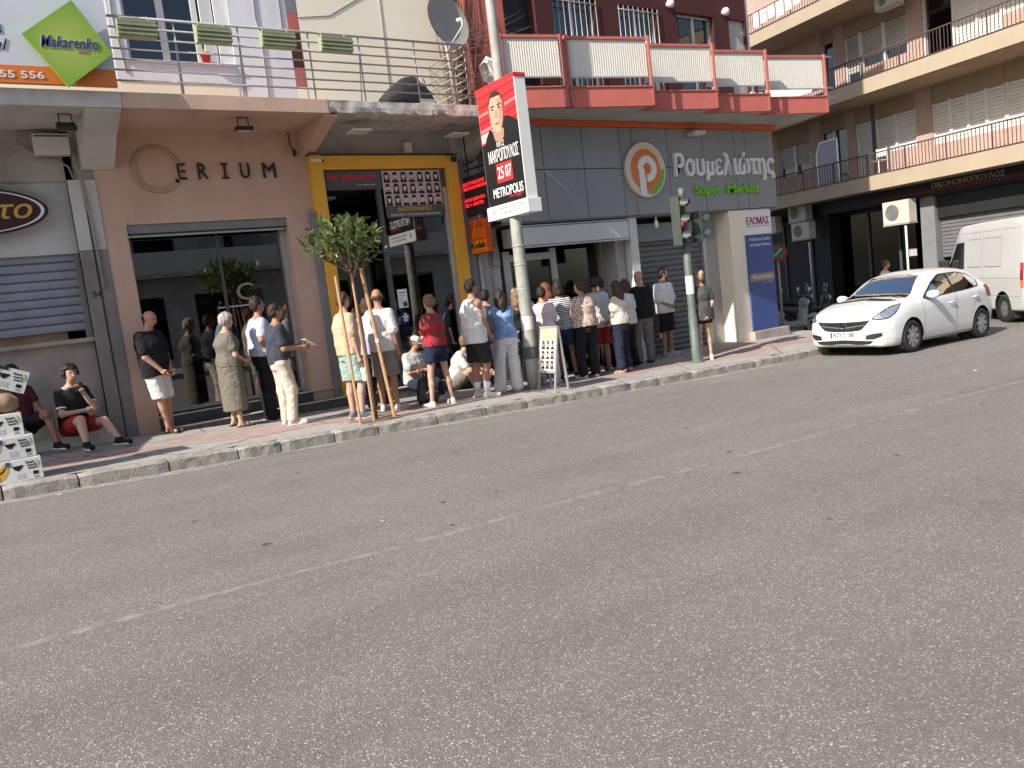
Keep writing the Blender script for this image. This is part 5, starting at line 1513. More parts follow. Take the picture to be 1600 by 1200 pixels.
# one leaf: pointed ellipse, folded along the midrib, drooping tip
lv = MB()
sec = [(0, .0), (.12, .32), (.3, .48), (.5, .5), (.72, .38), (.9, .17), (1.0, 0)]
P = []
for u, w_ in sec:
    P.append([(u, -w_ * .42, .05 * w_ * 2 - .1 * u * u), (u, 0, -.1 * u * u), (u, w_ * .42, .05 * w_ * 2 - .1 * u * u)])
lv.grid(P)
leaf0 = None
inv = INV[tr_.name]
for k, (p_, d, _) in enumerate(LV):
    s_ = q_.uniform(.1, .165)
    ax = (d + Vector((q_.uniform(-.7, .7), q_.uniform(-.7, .7), q_.uniform(-.25, .75)))).normalized()
    az = Vector((q_.uniform(-.6, .6), q_.uniform(-.6, .6), 1)); az = (az - ax * az.dot(ax)).normalized(); ay = az.cross(ax)
    mm = Matrix(((ax.x, ay.x, az.x), (ax.y, ay.y, az.y), (ax.z, ay.z, az.z))).to_4x4() @ Matrix.Diagonal((s_, s_ * q_.uniform(.85, 1.1), s_, 1))
    mm.translation = p_
    mm = inv @ mm
    if leaf0 is None:
        leaf0 = lv.build('leaf', M['leaf'], crown, smooth=True, local=True); o = leaf0
    elif k < 300:
        o = leaf0.copy(); COL.objects.link(o)
    o.matrix_basis = mm
    if k >= 299: break
b = MB()
A = np.array([v for v in lv.v])
for (p_, d, _) in LV[300:]:
    pass
q2 = random.Random(77)
for k in range(420):
    a = q2.uniform(0, 2 * math.pi); el_ = math.asin(q2.uniform(-.75, 1)); r_ = .47 * q2.random() ** .5
    p_ = cc + Vector((math.cos(a) * math.cos(el_) * r_ * 1.15, math.sin(a) * math.cos(el_) * r_, math.sin(el_) * r_ * .82))
    if p_.z < 2.0 and abs(p_.x - 4.35) > .22: continue
    ax = Vector((q2.gauss(0, 1), q2.gauss(0, 1), q2.gauss(.2, .7))).normalized(); az = Vector((q2.gauss(0, .6), q2.gauss(0, .6), 1)); az = (az - ax * az.dot(ax)).normalized(); ay = az.cross(ax)
    s_ = q2.uniform(.08, .12)
    b.add([p_ + (ax * u[0] + ay * u[1] + az * u[2]) * s_ for u in lv.v], lv.f)
tag(b.build('foliage', M['leaf'], crown, smooth=True), kind='stuff')
# stakes (things of their own, driven into the pit)
for (x0, y0, x1, y1, h_, w_, lb) in ((4.16, 9.97, 4.1, 9.98, 1.98, .02, 'pale thin wooden stake left of the young tree'), (4.34, 9.93, 4.33, 9.99, 2.0, .017, 'thin bamboo stake in front of the young tree trunk'), (4.66, 9.95, 4.47, 9.98, 2.06, .027, 'thick orange brown wooden stake right of the young tree')):
    t = thing('tree_stake', (x0, y0, zt0), lb, 'stake', 'stakes around the young tree')
    b = MB(); b.tube([(x0, y0, zt0 - .05), (x1, y1, zt0 + h_)], w_, 8); b.build('stake', M['stake'], t)
    if w_ > .025:
        b = MB(); b.lathe((x0 - .1, y0 + .015, zt0 + 1.05), [(0, 0), (.03, 0), (.03, .05), (0, .05)], 10); b.build('white_tag', M['white'], t)
M['soil'] = mat('tree_pit_soil', (.2, .145, .1), .95, .35, 14, .8, 30)
b = MB(); b.grid([[(4.02 + .09 * i, 9.86 + .075 * j, sw(4.4, 10) + .006 + .012 * q2.random()) for i in range(9)] for j in range(6)])
tag(b.build('tree_pit', M['soil'], smooth=True), kind='structure')

# --- litter on road and gutter
lt = MB(); lq = random.Random(33)
for k in range(46):
    x_ = lq.uniform(-.5, 14); y_ = 9.5 - abs(lq.gauss(0, .12)) if k < 30 else lq.uniform(2.5, 9)
    a_ = lq.uniform(0, 6.28); s_ = lq.uniform(.012, .035)
    ax_ = Vector((math.cos(a_), math.sin(a_), 0)); ay_ = Vector((-math.sin(a_), math.cos(a_), lq.uniform(-.2, .3)))
    c_ = Vector((x_, y_, gz(x_) + .012))
    lt.cur = lq.choice((0, 0, 1))
    lt.add([c_ - ax_ * s_, c_ + ay_ * s_ * .4, c_ + ax_ * s_, c_ - ay_ * s_ * .4], [(0, 1, 2, 3)])
tag(lt.build('litter', mats=[M['wood'], M['paper']]), 'dry leaves and paper scraps lying in the gutter', 'litter', kind='stuff')

# --- washing on the upper balcony of the ochre block
for k in range(6):
    s0_ = 7.5 + k * .4
    lb_ = ('first', 'second', 'third', 'fourth', 'fifth', 'last')[k]
    b = MB(); b.grid([[p3(s0_ + .3 * i / 4, -.02 + .02 * math.sin(i * 2 + k), 10.5 - (.42 + .05 * (k % 3)) * j / 4) for i in range(5)] for j in range(5)])
    o = b.build('washing', M['white'] if k % 3 else M['bluewhite'], smooth=True)
    tag(o, lb_ + ' white cloth from the side street mouth drying on the topmost balcony rail', 'cloth', 'washing on the topmost balcony')
# ================================================================== vehicles
M['carwhite'] = mat('white_car_paint', (.66, .66, .655), .28, .01, 2, spec=.5, coat=.5)
M['vanwhite'] = mat('white_van_paint', (.55, .55, .535), .35, .04, 2, spec=.5, coat=.3, dirt=(.5, .48, .44), dscale=1.5, damt=.3)
M['tyre'] = mat('tyre_rubber', (.02, .02, .021), .8, .2, 20)
M['rim'] = mat('silver_rim', (.42, .42, .43), .3, .05, 6, metal=.8)
M['trim'] = mat('black_plastic_trim', (.02, .02, .021), .5, .1, 8)
M['lampglass'] = mat('lamp_reflector', (.5, .52, .55), .12, .45, 30, metal=.7)
M['chrome'] = mat('chrome', (.7, .7, .72), .12, .03, 5, metal=1)
M['cglass'] = glass('car_glass', (.11, .12, .125), gain=.6)


def crom(ps, t):
    n = len(ps); i = min(max(int(math.floor(t)), 0), n - 2); u = t - i
    p0, p1, p2, p3_ = ps[max(i - 1, 0)], ps[i], ps[i + 1], ps[min(i + 2, n - 1)]
    return .5 * ((2 * p1) + (-p0 + p2) * u + (2 * p0 - 5 * p1 + 4 * p2 - p3_) * u * u + (-p0 + 3 * p1 - 3 * p2 + p3_) * u ** 3)


def loft_shell(st, nu=6, nv=4):
    """st: list of (x, [(y,z)...]) half sections from sill to roof centre; returns verts, faces of the closed mirrored shell"""
    xs = np.array([s[0] for s in st]); Q = np.array([s[1] for s in st], float)      # ns, m, 2
    ns, m = Q.shape[:2]
    rows = []
    for i in range((ns - 1) * nu + 1):
        t = i / nu
        k = min(int(t), ns - 2); u = t - k
        x = xs[k] * (1 - u) + xs[k + 1] * u
        sec = crom(Q, t) if t < ns - 1 else Q[-1]
        ring = [crom(sec, j / nv) if j < (m - 1) * nv else sec[-1] for j in range((m - 1) * nv + 1)]
        half = [(x, max(p[0], 0), p[1]) for p in ring]
        half[-1] = (x, 0, half[-1][2])
        rows.append(half + [(a, -b, c) for a, b, c in half[-2::-1]])
    b = MB(); b.grid(rows)
    w = len(rows[0])
    b.f.append(tuple(range(w))); b.f.append(tuple(range((len(rows) - 1) * w + w - 1, (len(rows) - 1) * w - 1, -1)))
    # close the underside
    b.f += [(i * w, (i + 1) * w, (i + 1) * w + w - 1, i * w + w - 1) for i in range(len(rows) - 1)]
    b.mi += [0] * (len(rows) + 1)
    return b


def cut_arches(ob, arches, r, wdt, pj):
    """opens round wheel arches: faces inside are removed, the rim is drawn onto the circle and lined with a dark tub"""
    bm = bmesh.new(); bm.from_mesh(ob.data)
    bmesh.ops.remove_doubles(bm, verts=bm.verts, dist=1e-5)
    for (ax, az) in arches:
        ins = {v for v in bm.verts if abs(v.co.y) > wdt - .45 and math.hypot(v.co.x - ax, v.co.z - az) < r}
        bmesh.ops.delete(bm, geom=[f for f in bm.faces if all(v in ins for v in f.verts)], context='FACES_ONLY')
        for v in [v for v in ins if v.is_valid and v.link_faces]:
            d = Vector((v.co.x - ax, 0, v.co.z - az))
            if d.length < 1e-6: continue
            d = d.normalized() * r; sg = 1 if v.co.y > 0 else -1
            h = pj.t.ray_cast(Vector((ax + d.x, 2 * sg, az + d.z)), Vector((0, -sg, 0)))
            v.co = h[0] if h[0] is not None else Vector((ax + d.x, v.co.y, az + d.z))
    bmesh.ops.delete(bm, geom=[v for v in bm.verts if not v.link_faces], context='VERTS')
    bmesh.ops.recalc_face_normals(bm, faces=bm.faces)
    bm.to_mesh(ob.data); bm.free()
    ob.data.polygons.foreach_set('use_smooth', np.ones(len(ob.data.polygons), bool))
    for (ax, az) in arches:
        for s in (1, -1):
            b = MB()
            P = []
            for k in range(25):
                a = R(-35 + 250 * k / 24); P.append([(ax + (r - .004) * math.cos(a), s * (wdt - .36), az + (r - .004) * math.sin(a)), (ax + (r - .004) * math.cos(a), s * (wdt - .06), az + (r - .004) * math.sin(a))])
            b.grid(P)
            b.disc((ax, s * (wdt - .37), az), XA, ZA, r, r, .01, 28)
            b.build('wheel_tub', M['trim'], ob.parent, local=True)


class Proj:
    """lays patches on a shell by casting rays at it (in the vehicle's own frame)"""
    def __init__(self, v, f): self.t = BVHTree.FromPolygons([Vector(p) for p in v], f)
    def patch(self, name, lo, hi, fn, dr, mat_, par, off=.004, nu=14, nv=6, smooth=True, both=False, depth=.0):
        """lo, hi: polylines (same length) in the plane; fn maps (a,b) to a ray start, dr its direction"""
        outs = []
        for sgn in ((1, -1) if both else (1,)):
            lo_, hi_ = np.array(lo, float), np.array(hi, float)
            P = []
            d = Vector(dr); d.y *= sgn; d.normalize()
            for i in range(nu + 1):
                t = i / nu * (len(lo_) - 1); k = min(int(t), len(lo_) - 2); u = t - k
                a, c = lo_[k] * (1 - u) + lo_[k + 1] * u, hi_[k] * (1 - u) + hi_[k + 1] * u
                row = []
                for j in range(nv + 1):
                    q = a + (c - a) * j / nv
                    s = Vector(fn(q[0], q[1])); s.y *= sgn
                    h = self.t.ray_cast(s, d)
                    row.append((h[0] - d * off) if h[0] is not None else None)
                P.append(row)
            last = None
            for row in P:
                for j in range(nv + 1):
                    if row[j] is None: row[j] = last
                    last = row[j]
            if any(q is None for r_ in P for q in r_): continue
            b = MB(); b.grid(P)
            o = b.build(name, mat_, par, smooth=smooth, local=True)
            outs.append(o)
        return outs


def wheel(par, c, r, w, side, rim_r, spokes=7, dark=False):
    """c = hub centre, side = +1/-1 for the outward y; wheel (> tyre, rim)"""
    c = Vector(c); ax = Vector((0, side, 0))
    b = MB(); b.lathe(c - ax * w / 2, [(rim_r * .96, 0), (r * .93, .0), (r, w * .16), (r, w * .84), (r * .93, w), (rim_r * 1.04, w * 1.02), (rim_r, w * .96), (rim_r * .97, w * .6)], 36, ax)
    wh = b.build('wheel', M['tyre'], par, smooth=True, local=True)
    b = MB(); b.lathe(c - ax * w / 2, [(rim_r * .97, w * .2), (rim_r * .98, w * .95), (rim_r * .9, w * .93), (rim_r * .88, w * .6), (0, w * .6)], 36, ax)
    b.build('rim', M['darkgrey'] if not dark else M['darkgrey'], wh, smooth=False, local=True)
    b = MB()
    for k in range(spokes):
        a = 2 * math.pi * k / spokes
        u = Vector((math.cos(a), 0, math.sin(a))); t = ax.cross(u)
        b.add([c + ax * w * .43 + u * rim_r * .12 + t * rim_r * .16, c + ax * w * .43 + u * rim_r * .12 - t * rim_r * .16, c + ax * w * .47 + u * rim_r * .93 - t * rim_r * .2, c + ax * w * .47 + u * rim_r * .93 + t * rim_r * .2,
               c + ax * w * .3 + u * rim_r * .12 + t * rim_r * .16, c + ax * w * .3 + u * rim_r * .12 - t * rim_r * .16, c + ax * w * .3 + u * rim_r * .93 - t * rim_r * .2, c + ax * w * .3 + u * rim_r * .93 + t * rim_r * .2],
              [(0, 1, 2, 3), (0, 3, 7, 4), (1, 5, 6, 2), (2, 6, 7, 3)])
    b.lathe(c + ax * w * .3, [(rim_r * .24, 0), (rim_r * .24, w * .15), (rim_r * .1, w * .19), (0, w * .19)], 16, ax)
    b.build('hub_cap', M['rim'], wh, local=True)
    return wh


# ------------------------------------------------------------------ white hatchback
CARX, CARY, CARZ = 14.12, 8.8, gz(14.12) - .0
car = thing('parked_car', (CARX, CARY, CARZ), 'white five door hatchback parked nose left at the corner kerb', 'car', rz=math.pi - .0)
# sections: x forward from the front axle, half profile sill -> roof centre
car_st = [
    (.835, [(.30, .24), (.42, .25), (.46, .32), (.47, .42), (.46, .52), (.44, .6), (.42, .66), (.34, .70), (.2, .715), (0, .72)]),
    (.80, [(.40, .21), (.55, .22), (.60, .31), (.62, .43), (.61, .54), (.58, .63), (.53, .70), (.42, .745), (.22, .765), (0, .77)]),
    (.70, [(.50, .18), (.68, .19), (.735, .30), (.75, .44), (.74, .56), (.70, .66), (.63, .745), (.48, .79), (.25, .815), (0, .82)]),
    (.52, [(.60, .17), (.76, .18), (.815, .30), (.825, .45), (.82, .58), (.78, .69), (.70, .79), (.52, .84), (.27, .865), (0, .872)]),
    (.25, [(.62, .17), (.79, .18), (.845, .30), (.86, .46), (.855, .60), (.83, .73), (.75, .845), (.56, .895), (.28, .92), (0, .925)]),
    (-.05, [(.62, .17), (.80, .18), (.855, .30), (.868, .47), (.865, .62), (.845, .77), (.77, .89), (.58, .945), (.3, .97), (0, .975)]),
    (-.30, [(.62, .17), (.80, .18), (.855, .30), (.868, .47), (.866, .62), (.85, .79), (.80, .90), (.66, .985), (.34, 1.025), (0, 1.035)]),
    (-.62, [(.62, .17), (.80, .18), (.852, .30), (.868, .47), (.868, .64), (.855, .82), (.815, .93), (.70, 1.10), (.5, 1.2), (0, 1.225)]),
    (-.95, [(.62, .17), (.80, .18), (.85, .30), (.867, .47), (.868, .65), (.857, .84), (.82, .95), (.68, 1.22), (.5, 1.355), (0, 1.385)]),
    (-1.3, [(.62, .17), (.80, .18), (.85, .30), (.866, .48), (.868, .66), (.858, .86), (.822, .97), (.66, 1.29), (.48, 1.43), (0, 1.455)]),
    (-1.75, [(.62, .17), (.80, .18), (.85, .30), (.866, .48), (.868, .67), (.86, .88), (.822, .99), (.655, 1.31), (.47, 1.455), (0, 1.48)]),
    (-2.2, [(.62, .17), (.80, .18), (.853, .30), (.868, .49), (.87, .68), (.862, .9), (.82, 1.01), (.65, 1.30), (.46, 1.435), (0, 1.462)]),
    (-2.6, [(.62, .18), (.80, .19), (.853, .31), (.868, .5), (.868, .7), (.855, .92), (.805, 1.03), (.63, 1.26), (.44, 1.385), (0, 1.415)]),
    (-2.9, [(.60, .2), (.77, .22), (.83, .33), (.85, .52), (.85, .72), (.83, .93), (.77, 1.04), (.60, 1.19), (.41, 1.28), (0, 1.31)]),
    (-3.08, [(.55, .25), (.70, .27), (.77, .36), (.79, .54), (.785, .72), (.76, .9), (.70, 1.0), (.54, 1.08), (.36, 1.12), (0, 1.135)]),
    (-3.17, [(.45, .32), (.58, .34), (.64, .42), (.66, .55), (.65, .68), (.62, .8), (.56, .87), (.42, .92), (.28, .94), (0, .945)]),
]
for k_, (x_, sec_) in enumerate(car_st):
    up_ = .05 if x_ > -.2 else (.025 if x_ > -.5 else 0)          # high, short bonnet
    car_st[k_] = (x_, [(y_, z_ + up_ * min(1, max(0, (z_ - .42) / .25))) for y_, z_ in sec_])
sh_ = loft_shell(car_st, 12, 8)
PJ = Proj(sh_.v, sh_.f)
body = sh_.build('body', M['carwhite'], car, smooth=True, local=True)
cut_arches(body, [(0, .30), (-2.51, .30)], .35, .9, PJ)
SIDE = lambda a, b: (a, 2, b)
FRONT = lambda a, b: (3, a, b)
DY, DX = (0, -1, 0), (-1, 0, 0)
# glasshouse
PJ.patch('windscreen', [(-.64, .995), (-.34, 1.03), (0, 1.04), (.34, 1.03), (.64, .995)], [(-.475, 1.365), (-.25, 1.40), (0, 1.41), (.25, 1.40), (.475, 1.365)], FRONT, (-1, 0, -.0), M['cglass'], car, .006, 20, 10)
PJ.patch('front_side_window', [(-.52, .955), (-.9, .965), (-1.3, .985), (-1.53, .995)], [(-.56, .97), (-.98, 1.2), (-1.25, 1.315), (-1.53, 1.345)], SIDE, DY, M['cglass'], car, .006, 14, 6, both=True)
PJ.patch('rear_side_window', [(-1.61, 1.0), (-2.1, 1.02), (-2.42, 1.045), (-2.52, 1.08)], [(-1.61, 1.348), (-2.05, 1.34), (-2.38, 1.28), (-2.53, 1.17)], SIDE, DY, M['cglass'], car, .006, 14, 6, both=True)
PJ.patch('window_surround', [(-.48, .935), (-.9, .945), (-1.5, .975), (-2.1, 1.0), (-2.5, 1.03), (-2.58, 1.1)], [(-.53, .985), (-.97, 1.225), (-1.35, 1.36), (-2.05, 1.365), (-2.42, 1.3), (-2.59, 1.16)], SIDE, DY, M['trim'], car, .003, 24, 6, both=True)
PJ.patch('bonnet_gap', [(-.66, .955), (0, 1.0), (.66, .955)], [(-.655, .985), (0, 1.03), (.655, .985)], FRONT, (-1, 0, 0), M['trim'], car, .003, 18, 2)
# front: grille, badge, headlamps, fog recess, intake, plate
PJ.patch('grille', [(-.47, .60), (-.36, .50), (0, .455), (.36, .50), (.47, .60)], [(-.53, .675), (-.36, .66), (0, .65), (.36, .66), (.53, .675)], FRONT, DX, M['trim'], car, .006, 18, 4)
for zz in (0, 1):
    PJ.patch('grille_bar', [(-.43, .625 - .04 * zz), (0, .578 - .045 * zz), (.43, .625 - .04 * zz)], [(-.435, .637 - .04 * zz), (0, .592 - .045 * zz), (.435, .637 - .04 * zz)], FRONT, DX, M['chrome'] if zz == 0 else M['midgrey'], car, .011, 18, 1)
b = MB(); b.ring((.842, 0, .585), (0, 1, 0), ZA, .068, .054, .014, 28); b.prism([(-.066, -.006), (.066, .004), (.066, .012), (-.066, .004)], (.842, 0, .582), (0, 1, 0), ZA, XA, .014); b.build('badge', M['chrome'], car, local=True)
HLD = Vector((-.72, -.7, 0))
def HL(a, b): return (1.2 - a * .7, 1.1 + a * .72, b)
PJ.patch('headlamp', [(-.36, .68), (-.2, .66), (.03, .685), (.22, .76), (.4, .895)], [(-.37, .705), (-.2, .79), (.0, .855), (.2, .898), (.41, .918)], lambda a, b: (.52 - a * .75 + .9, .66 + a * .3 + .9, b), (-.9, -.9, 0), M['trim'], car, .005, 16, 6, both=True)
PJ.patch('headlamp_lens', [(-.32, .692), (-.18, .68), (.03, .704), (.21, .776), (.36, .885)], [(-.33, .708), (-.19, .774), (.0, .838), (.19, .88), (.365, .902)], lambda a, b: (.52 - a * .75 + .9, .66 + a * .3 + .9, b), (-.9, -.9, 0), M['lampglass'], car, .011, 16, 6, both=True)
PJ.patch('fog_recess', [(.44, .33), (.58, .325), (.71, .375)], [(.46, .405), (.58, .43), (.71, .44)], FRONT, DX, M['trim'], car, .005, 10, 4)
PJ.patch('fog_recess', [(-.71, .375), (-.58, .325), (-.44, .33)], [(-.71, .44), (-.58, .43), (-.46, .405)], FRONT, DX, M['trim'], car, .005, 10, 4)
PJ.patch('lower_intake', [(-.52, .245), (0, .23), (.52, .245)], [(-.58, .30), (0, .325), (.58, .30)], FRONT, DX, M['trim'], car, .005, 18, 3)
b = MB(); b.cbox(.835, .85, -.255, .255, .36, .475, .004); pl_ = b.build('number_plate', M['white'], car, local=True)
b = MB(); b.box(.8505, .8515, .215, .252, .364, .471)
b.v = [(x_, -y_ + 0, z_) for x_, y_, z_ in b.v]; b.build('blue_band', C_['blue'], pl_, local=True)
wm = Matrix.Translation((CARX, CARY, CARZ)) @ Matrix.Rotation(math.pi, 4, 'Z')
text(pl_, 'lettering', 'AZI-5188', wm @ Vector((.851, -.205, .382)), (wm.to_3x3() @ Vector((0, 1, 0))), ZA, .08, M['black'], w=.43, depth=.003, bold=.015)
# seams, handles, mirrors, lights
for pts in ([(-.36, .25), (-.40, .5), (-.42, .7), (-.4, .88), (-.45, .96)], [(-1.56, .22), (-1.56, .5), (-1.57, .97)], [(-2.12, .52), (-2.2, .66), (-2.5, .95), (-2.56, 1.06)]):
    PJ.patch('door_seam', [(p[0] - .004, p[1]) for p in pts], [(p[0] + .004, p[1]) for p in pts], SIDE, DY, M['trim'], car, .0015, 16, 1, both=True)
PJ.patch('sill_trim', [(-.36, .2), (-1.2, .195), (-2.15, .205)], [(-.36, .222), (-1.2, .215), (-2.15, .225)], SIDE, DY, M['midgrey'], car, .003, 16, 1, both=True)
for s in (1, -1):
    for x_, z_ in ((-1.36, .80), (-2.26, .84)):
        b = MB(); b.tube([(x_ + .07, s * .868, z_), (x_ + .05, s * .895, z_ + .005), (x_ - .07, s * .897, z_ + .015), (x_ - .09, s * .87, z_ + .015)], .013, 8); b.build('door_handle', M['carwhite'], car, smooth=True, local=True)
    b = MB(); b.lathe((-.62, s * .83, 1.0), [(0, -.0), (.06, .0), (.075, .05), (.08, .11), (.07, .17), (.04, .2), (0, .205)], 16, (0.05, s, .05))
    mo = b.build('mirror', M['carwhite'], car, smooth=True, local=True)
    b = MB(); b.tube([(-.58, s * .8, .95), (-.6, s * .9, .96)], .03, 8); b.build('mirror_foot', M['trim'], mo, local=True)
    b = MB(); b.obox((-.05, s * .872, .64), XA, YA, ZA, .03, .004, .008); b.build('side_repeater', M['midgrey'], car, local=True)
    for x_ in (0, -2.51):
        wheel(car, (x_, s * .765, .30), .30, .19, s, .205, 8)
PJ.patch('tail_lamp', [(-2.75, .82), (-2.95, .8)], [(-2.72, 1.03), (-2.92, 1.06)], SIDE, DY, C_['dred'], car, .005, 6, 6, both=True)
b = MB(); b.box(-2.9, .6, -.6, .6, .16, .25); b.build('underbody', M['trim'], car, local=True)
b = MB(); b.box(-2.4, -.4, -.7, .7, .3, .78); b.build('cabin_floor', M['trim'], car, local=True)
for yy in (-.36, .36):
    b = MB(); b.cbox(-1.62, -1.42, yy - .22, yy + .22, .6, 1.22, .05); b.build('seat', M['darkgrey'], car, local=True)
b = MB(); b.cbox(-.75, -.42, -.68, .68, .7, .95, .04); b.build('dashboard', M['darkgrey'], car, local=True)

# ------------------------------------------------------------------ white van
VX, VY, VZ = 22.3, 10.42, gz(21)
van = thing('parked_van', (VX, VY, VZ), 'white panel van with windowless sides parked behind the hatchback', 'van', rz=R(47.5))
def vs(w, zb, zt, lean=.0, wr=None):
    wr = wr or w - .1
    return [(w * .8, zb), (w * .97, zb + .02), (w, zb + .15), (w, .75), (w, 1.05), (w - .02, 1.35), (w - .05 - lean, 1.75), (wr, zt - .12), (wr - .14, zt - .02), (0, zt)]
van_st = [
    (.85, [(.5, .35), (.7, .37), (.74, .45), (.74, .6), (.72, .7), (.68, .76), (.6, .8), (.5, .83), (.3, .85), (0, .86)]),
    (.78, [(.6, .3), (.82, .31), (.88, .42), (.88, .65), (.86, .8), (.82, .9), (.72, .96), (.6, 1.0), (.35, 1.02), (0, 1.03)]),
    (.5, [(.7, .28), (.88, .3), (.95, .42), (.95, .7), (.94, .9), (.9, 1.05), (.8, 1.12), (.66, 1.16), (.38, 1.18), (0, 1.19)]),
    (.2, [(.74, .28), (.92, .3), (.965, .42), (.965, .72), (.96, .98), (.93, 1.2), (.86, 1.4), (.74, 1.52), (.45, 1.56), (0, 1.57)]),
    (-.25, [(.75, .28), (.93, .3), (.965, .42), (.965, .74), (.965, 1.05), (.94, 1.35), (.88, 1.75), (.8, 2.05), (.6, 2.14), (0, 2.16)]),
    (-.6, vs(.965, .28, 2.32)), (-1.2, vs(.965, .28, 2.36)), (-2.5, vs(.965, .28, 2.37)), (-3.6, vs(.965, .28, 2.37)), (-3.95, vs(.955, .3, 2.34)), (-4.05, vs(.92, .34, 2.28)),
]
vh = loft_shell(van_st, 16, 8)
PV = Proj(vh.v, vh.f)
vb = vh.build('body', M['vanwhite'], van, smooth=True, local=True)
cut_arches(vb, [(0, .33), (-3.0, .33)], .4, 1.0, PV)
PV.patch('windscreen', [(-.72, 1.28), (0, 1.3), (.72, 1.28)], [(-.68, 1.98), (0, 2.05), (.68, 1.98)], FRONT, DX, M['cglass'], van, .006, 14, 8)
PV.patch('cab_window', [(.05, 1.28), (-.5, 1.28), (-.88, 1.28)], [(-.02, 1.36), (-.4, 1.86), (-.88, 1.88)], SIDE, DY, M['cglass'], van, .006, 10, 6, both=True)
PV.patch('window_seal', [(.1, 1.25), (-.5, 1.25), (-.92, 1.25)], [(.02, 1.38), (-.38, 1.9), (-.92, 1.92)], SIDE, DY, M['trim'], van, .003, 10, 6, both=True)
M['vanpanel'] = mat('pressed_van_panel', (.5, .5, .49), .4, .03, 2, spec=.5)
for a, c in ((-1.12, -1.92), (-2.1, -2.95)):
    PV.patch('pressed_panel', [(a, 1.3), (c, 1.3)], [(a, 1.95), (c, 1.95)], SIDE, DY, M['vanpanel'], van, .008, 6, 6, both=True)
    for z_ in (1.285, 1.955):
        PV.patch('panel_groove', [(a, z_), (c, z_)], [(a, z_ + .01), (c, z_ + .01)], SIDE, DY, M['midgrey'], van, .003, 6, 1, both=True)
for z_, m_ in ((1.02, 'midgrey'), (.62, 'midgrey'), (2.12, 'midgrey')):
    PV.patch('side_crease', [(-.3, z_), (-3.85, z_)], [(-.3, z_ + .008), (-3.85, z_ + .008)], SIDE, DY, M[m_], van, .002, 20, 1, both=True)
for x_ in (-.95, -2.0):
    PV.patch('door_seam', [(x_, .35), (x_, 2.1)], [(x_ - .008, .35), (x_ - .008, 2.1)], SIDE, DY, M['midgrey'], van, .002, 14, 1, both=True)
for z0_, z1_, m_ in ((.98, 1.2, C_['dred']), (.82, .975, C_['orange']), (1.205, 1.36, C_['red'])):
    PV.patch('tail_lamp', [(-3.86, z0_), (-3.98, z0_)], [(-3.86, z1_), (-3.98, z1_)], SIDE, DY, m_, van, .008, 4, 3, both=True)
b = MB(); b.cbox(-4.15, -3.86, -.95, .95, .34, .56, .03); b.build('rear_bumper', M['midgrey'], van, local=True)
b = MB(); b.box(-3.7, .5, -.7, .7, .25, .36); b.build('underbody', M['trim'], van, local=True)
for s in (1, -1):
    for x_ in (0, -3.0):
        wheel(van, (x_, s * .84, .33), .33, .2, s, .19, 9)
        if x_ < -1:
            b = MB(); b.box(x_ - .42, x_ - .405, s * .74, s * .94, .12, .4); b.build('mud_flap', M['trim'], van, local=True)
    b = MB(); b.cbox(-.05, .1, s * .98 - .03, s * 1.16, 1.25, 1.5, .03); b.build('mirror', M['trim'], van, local=True)
car.rotation_euler = (0, -.022, math.pi)
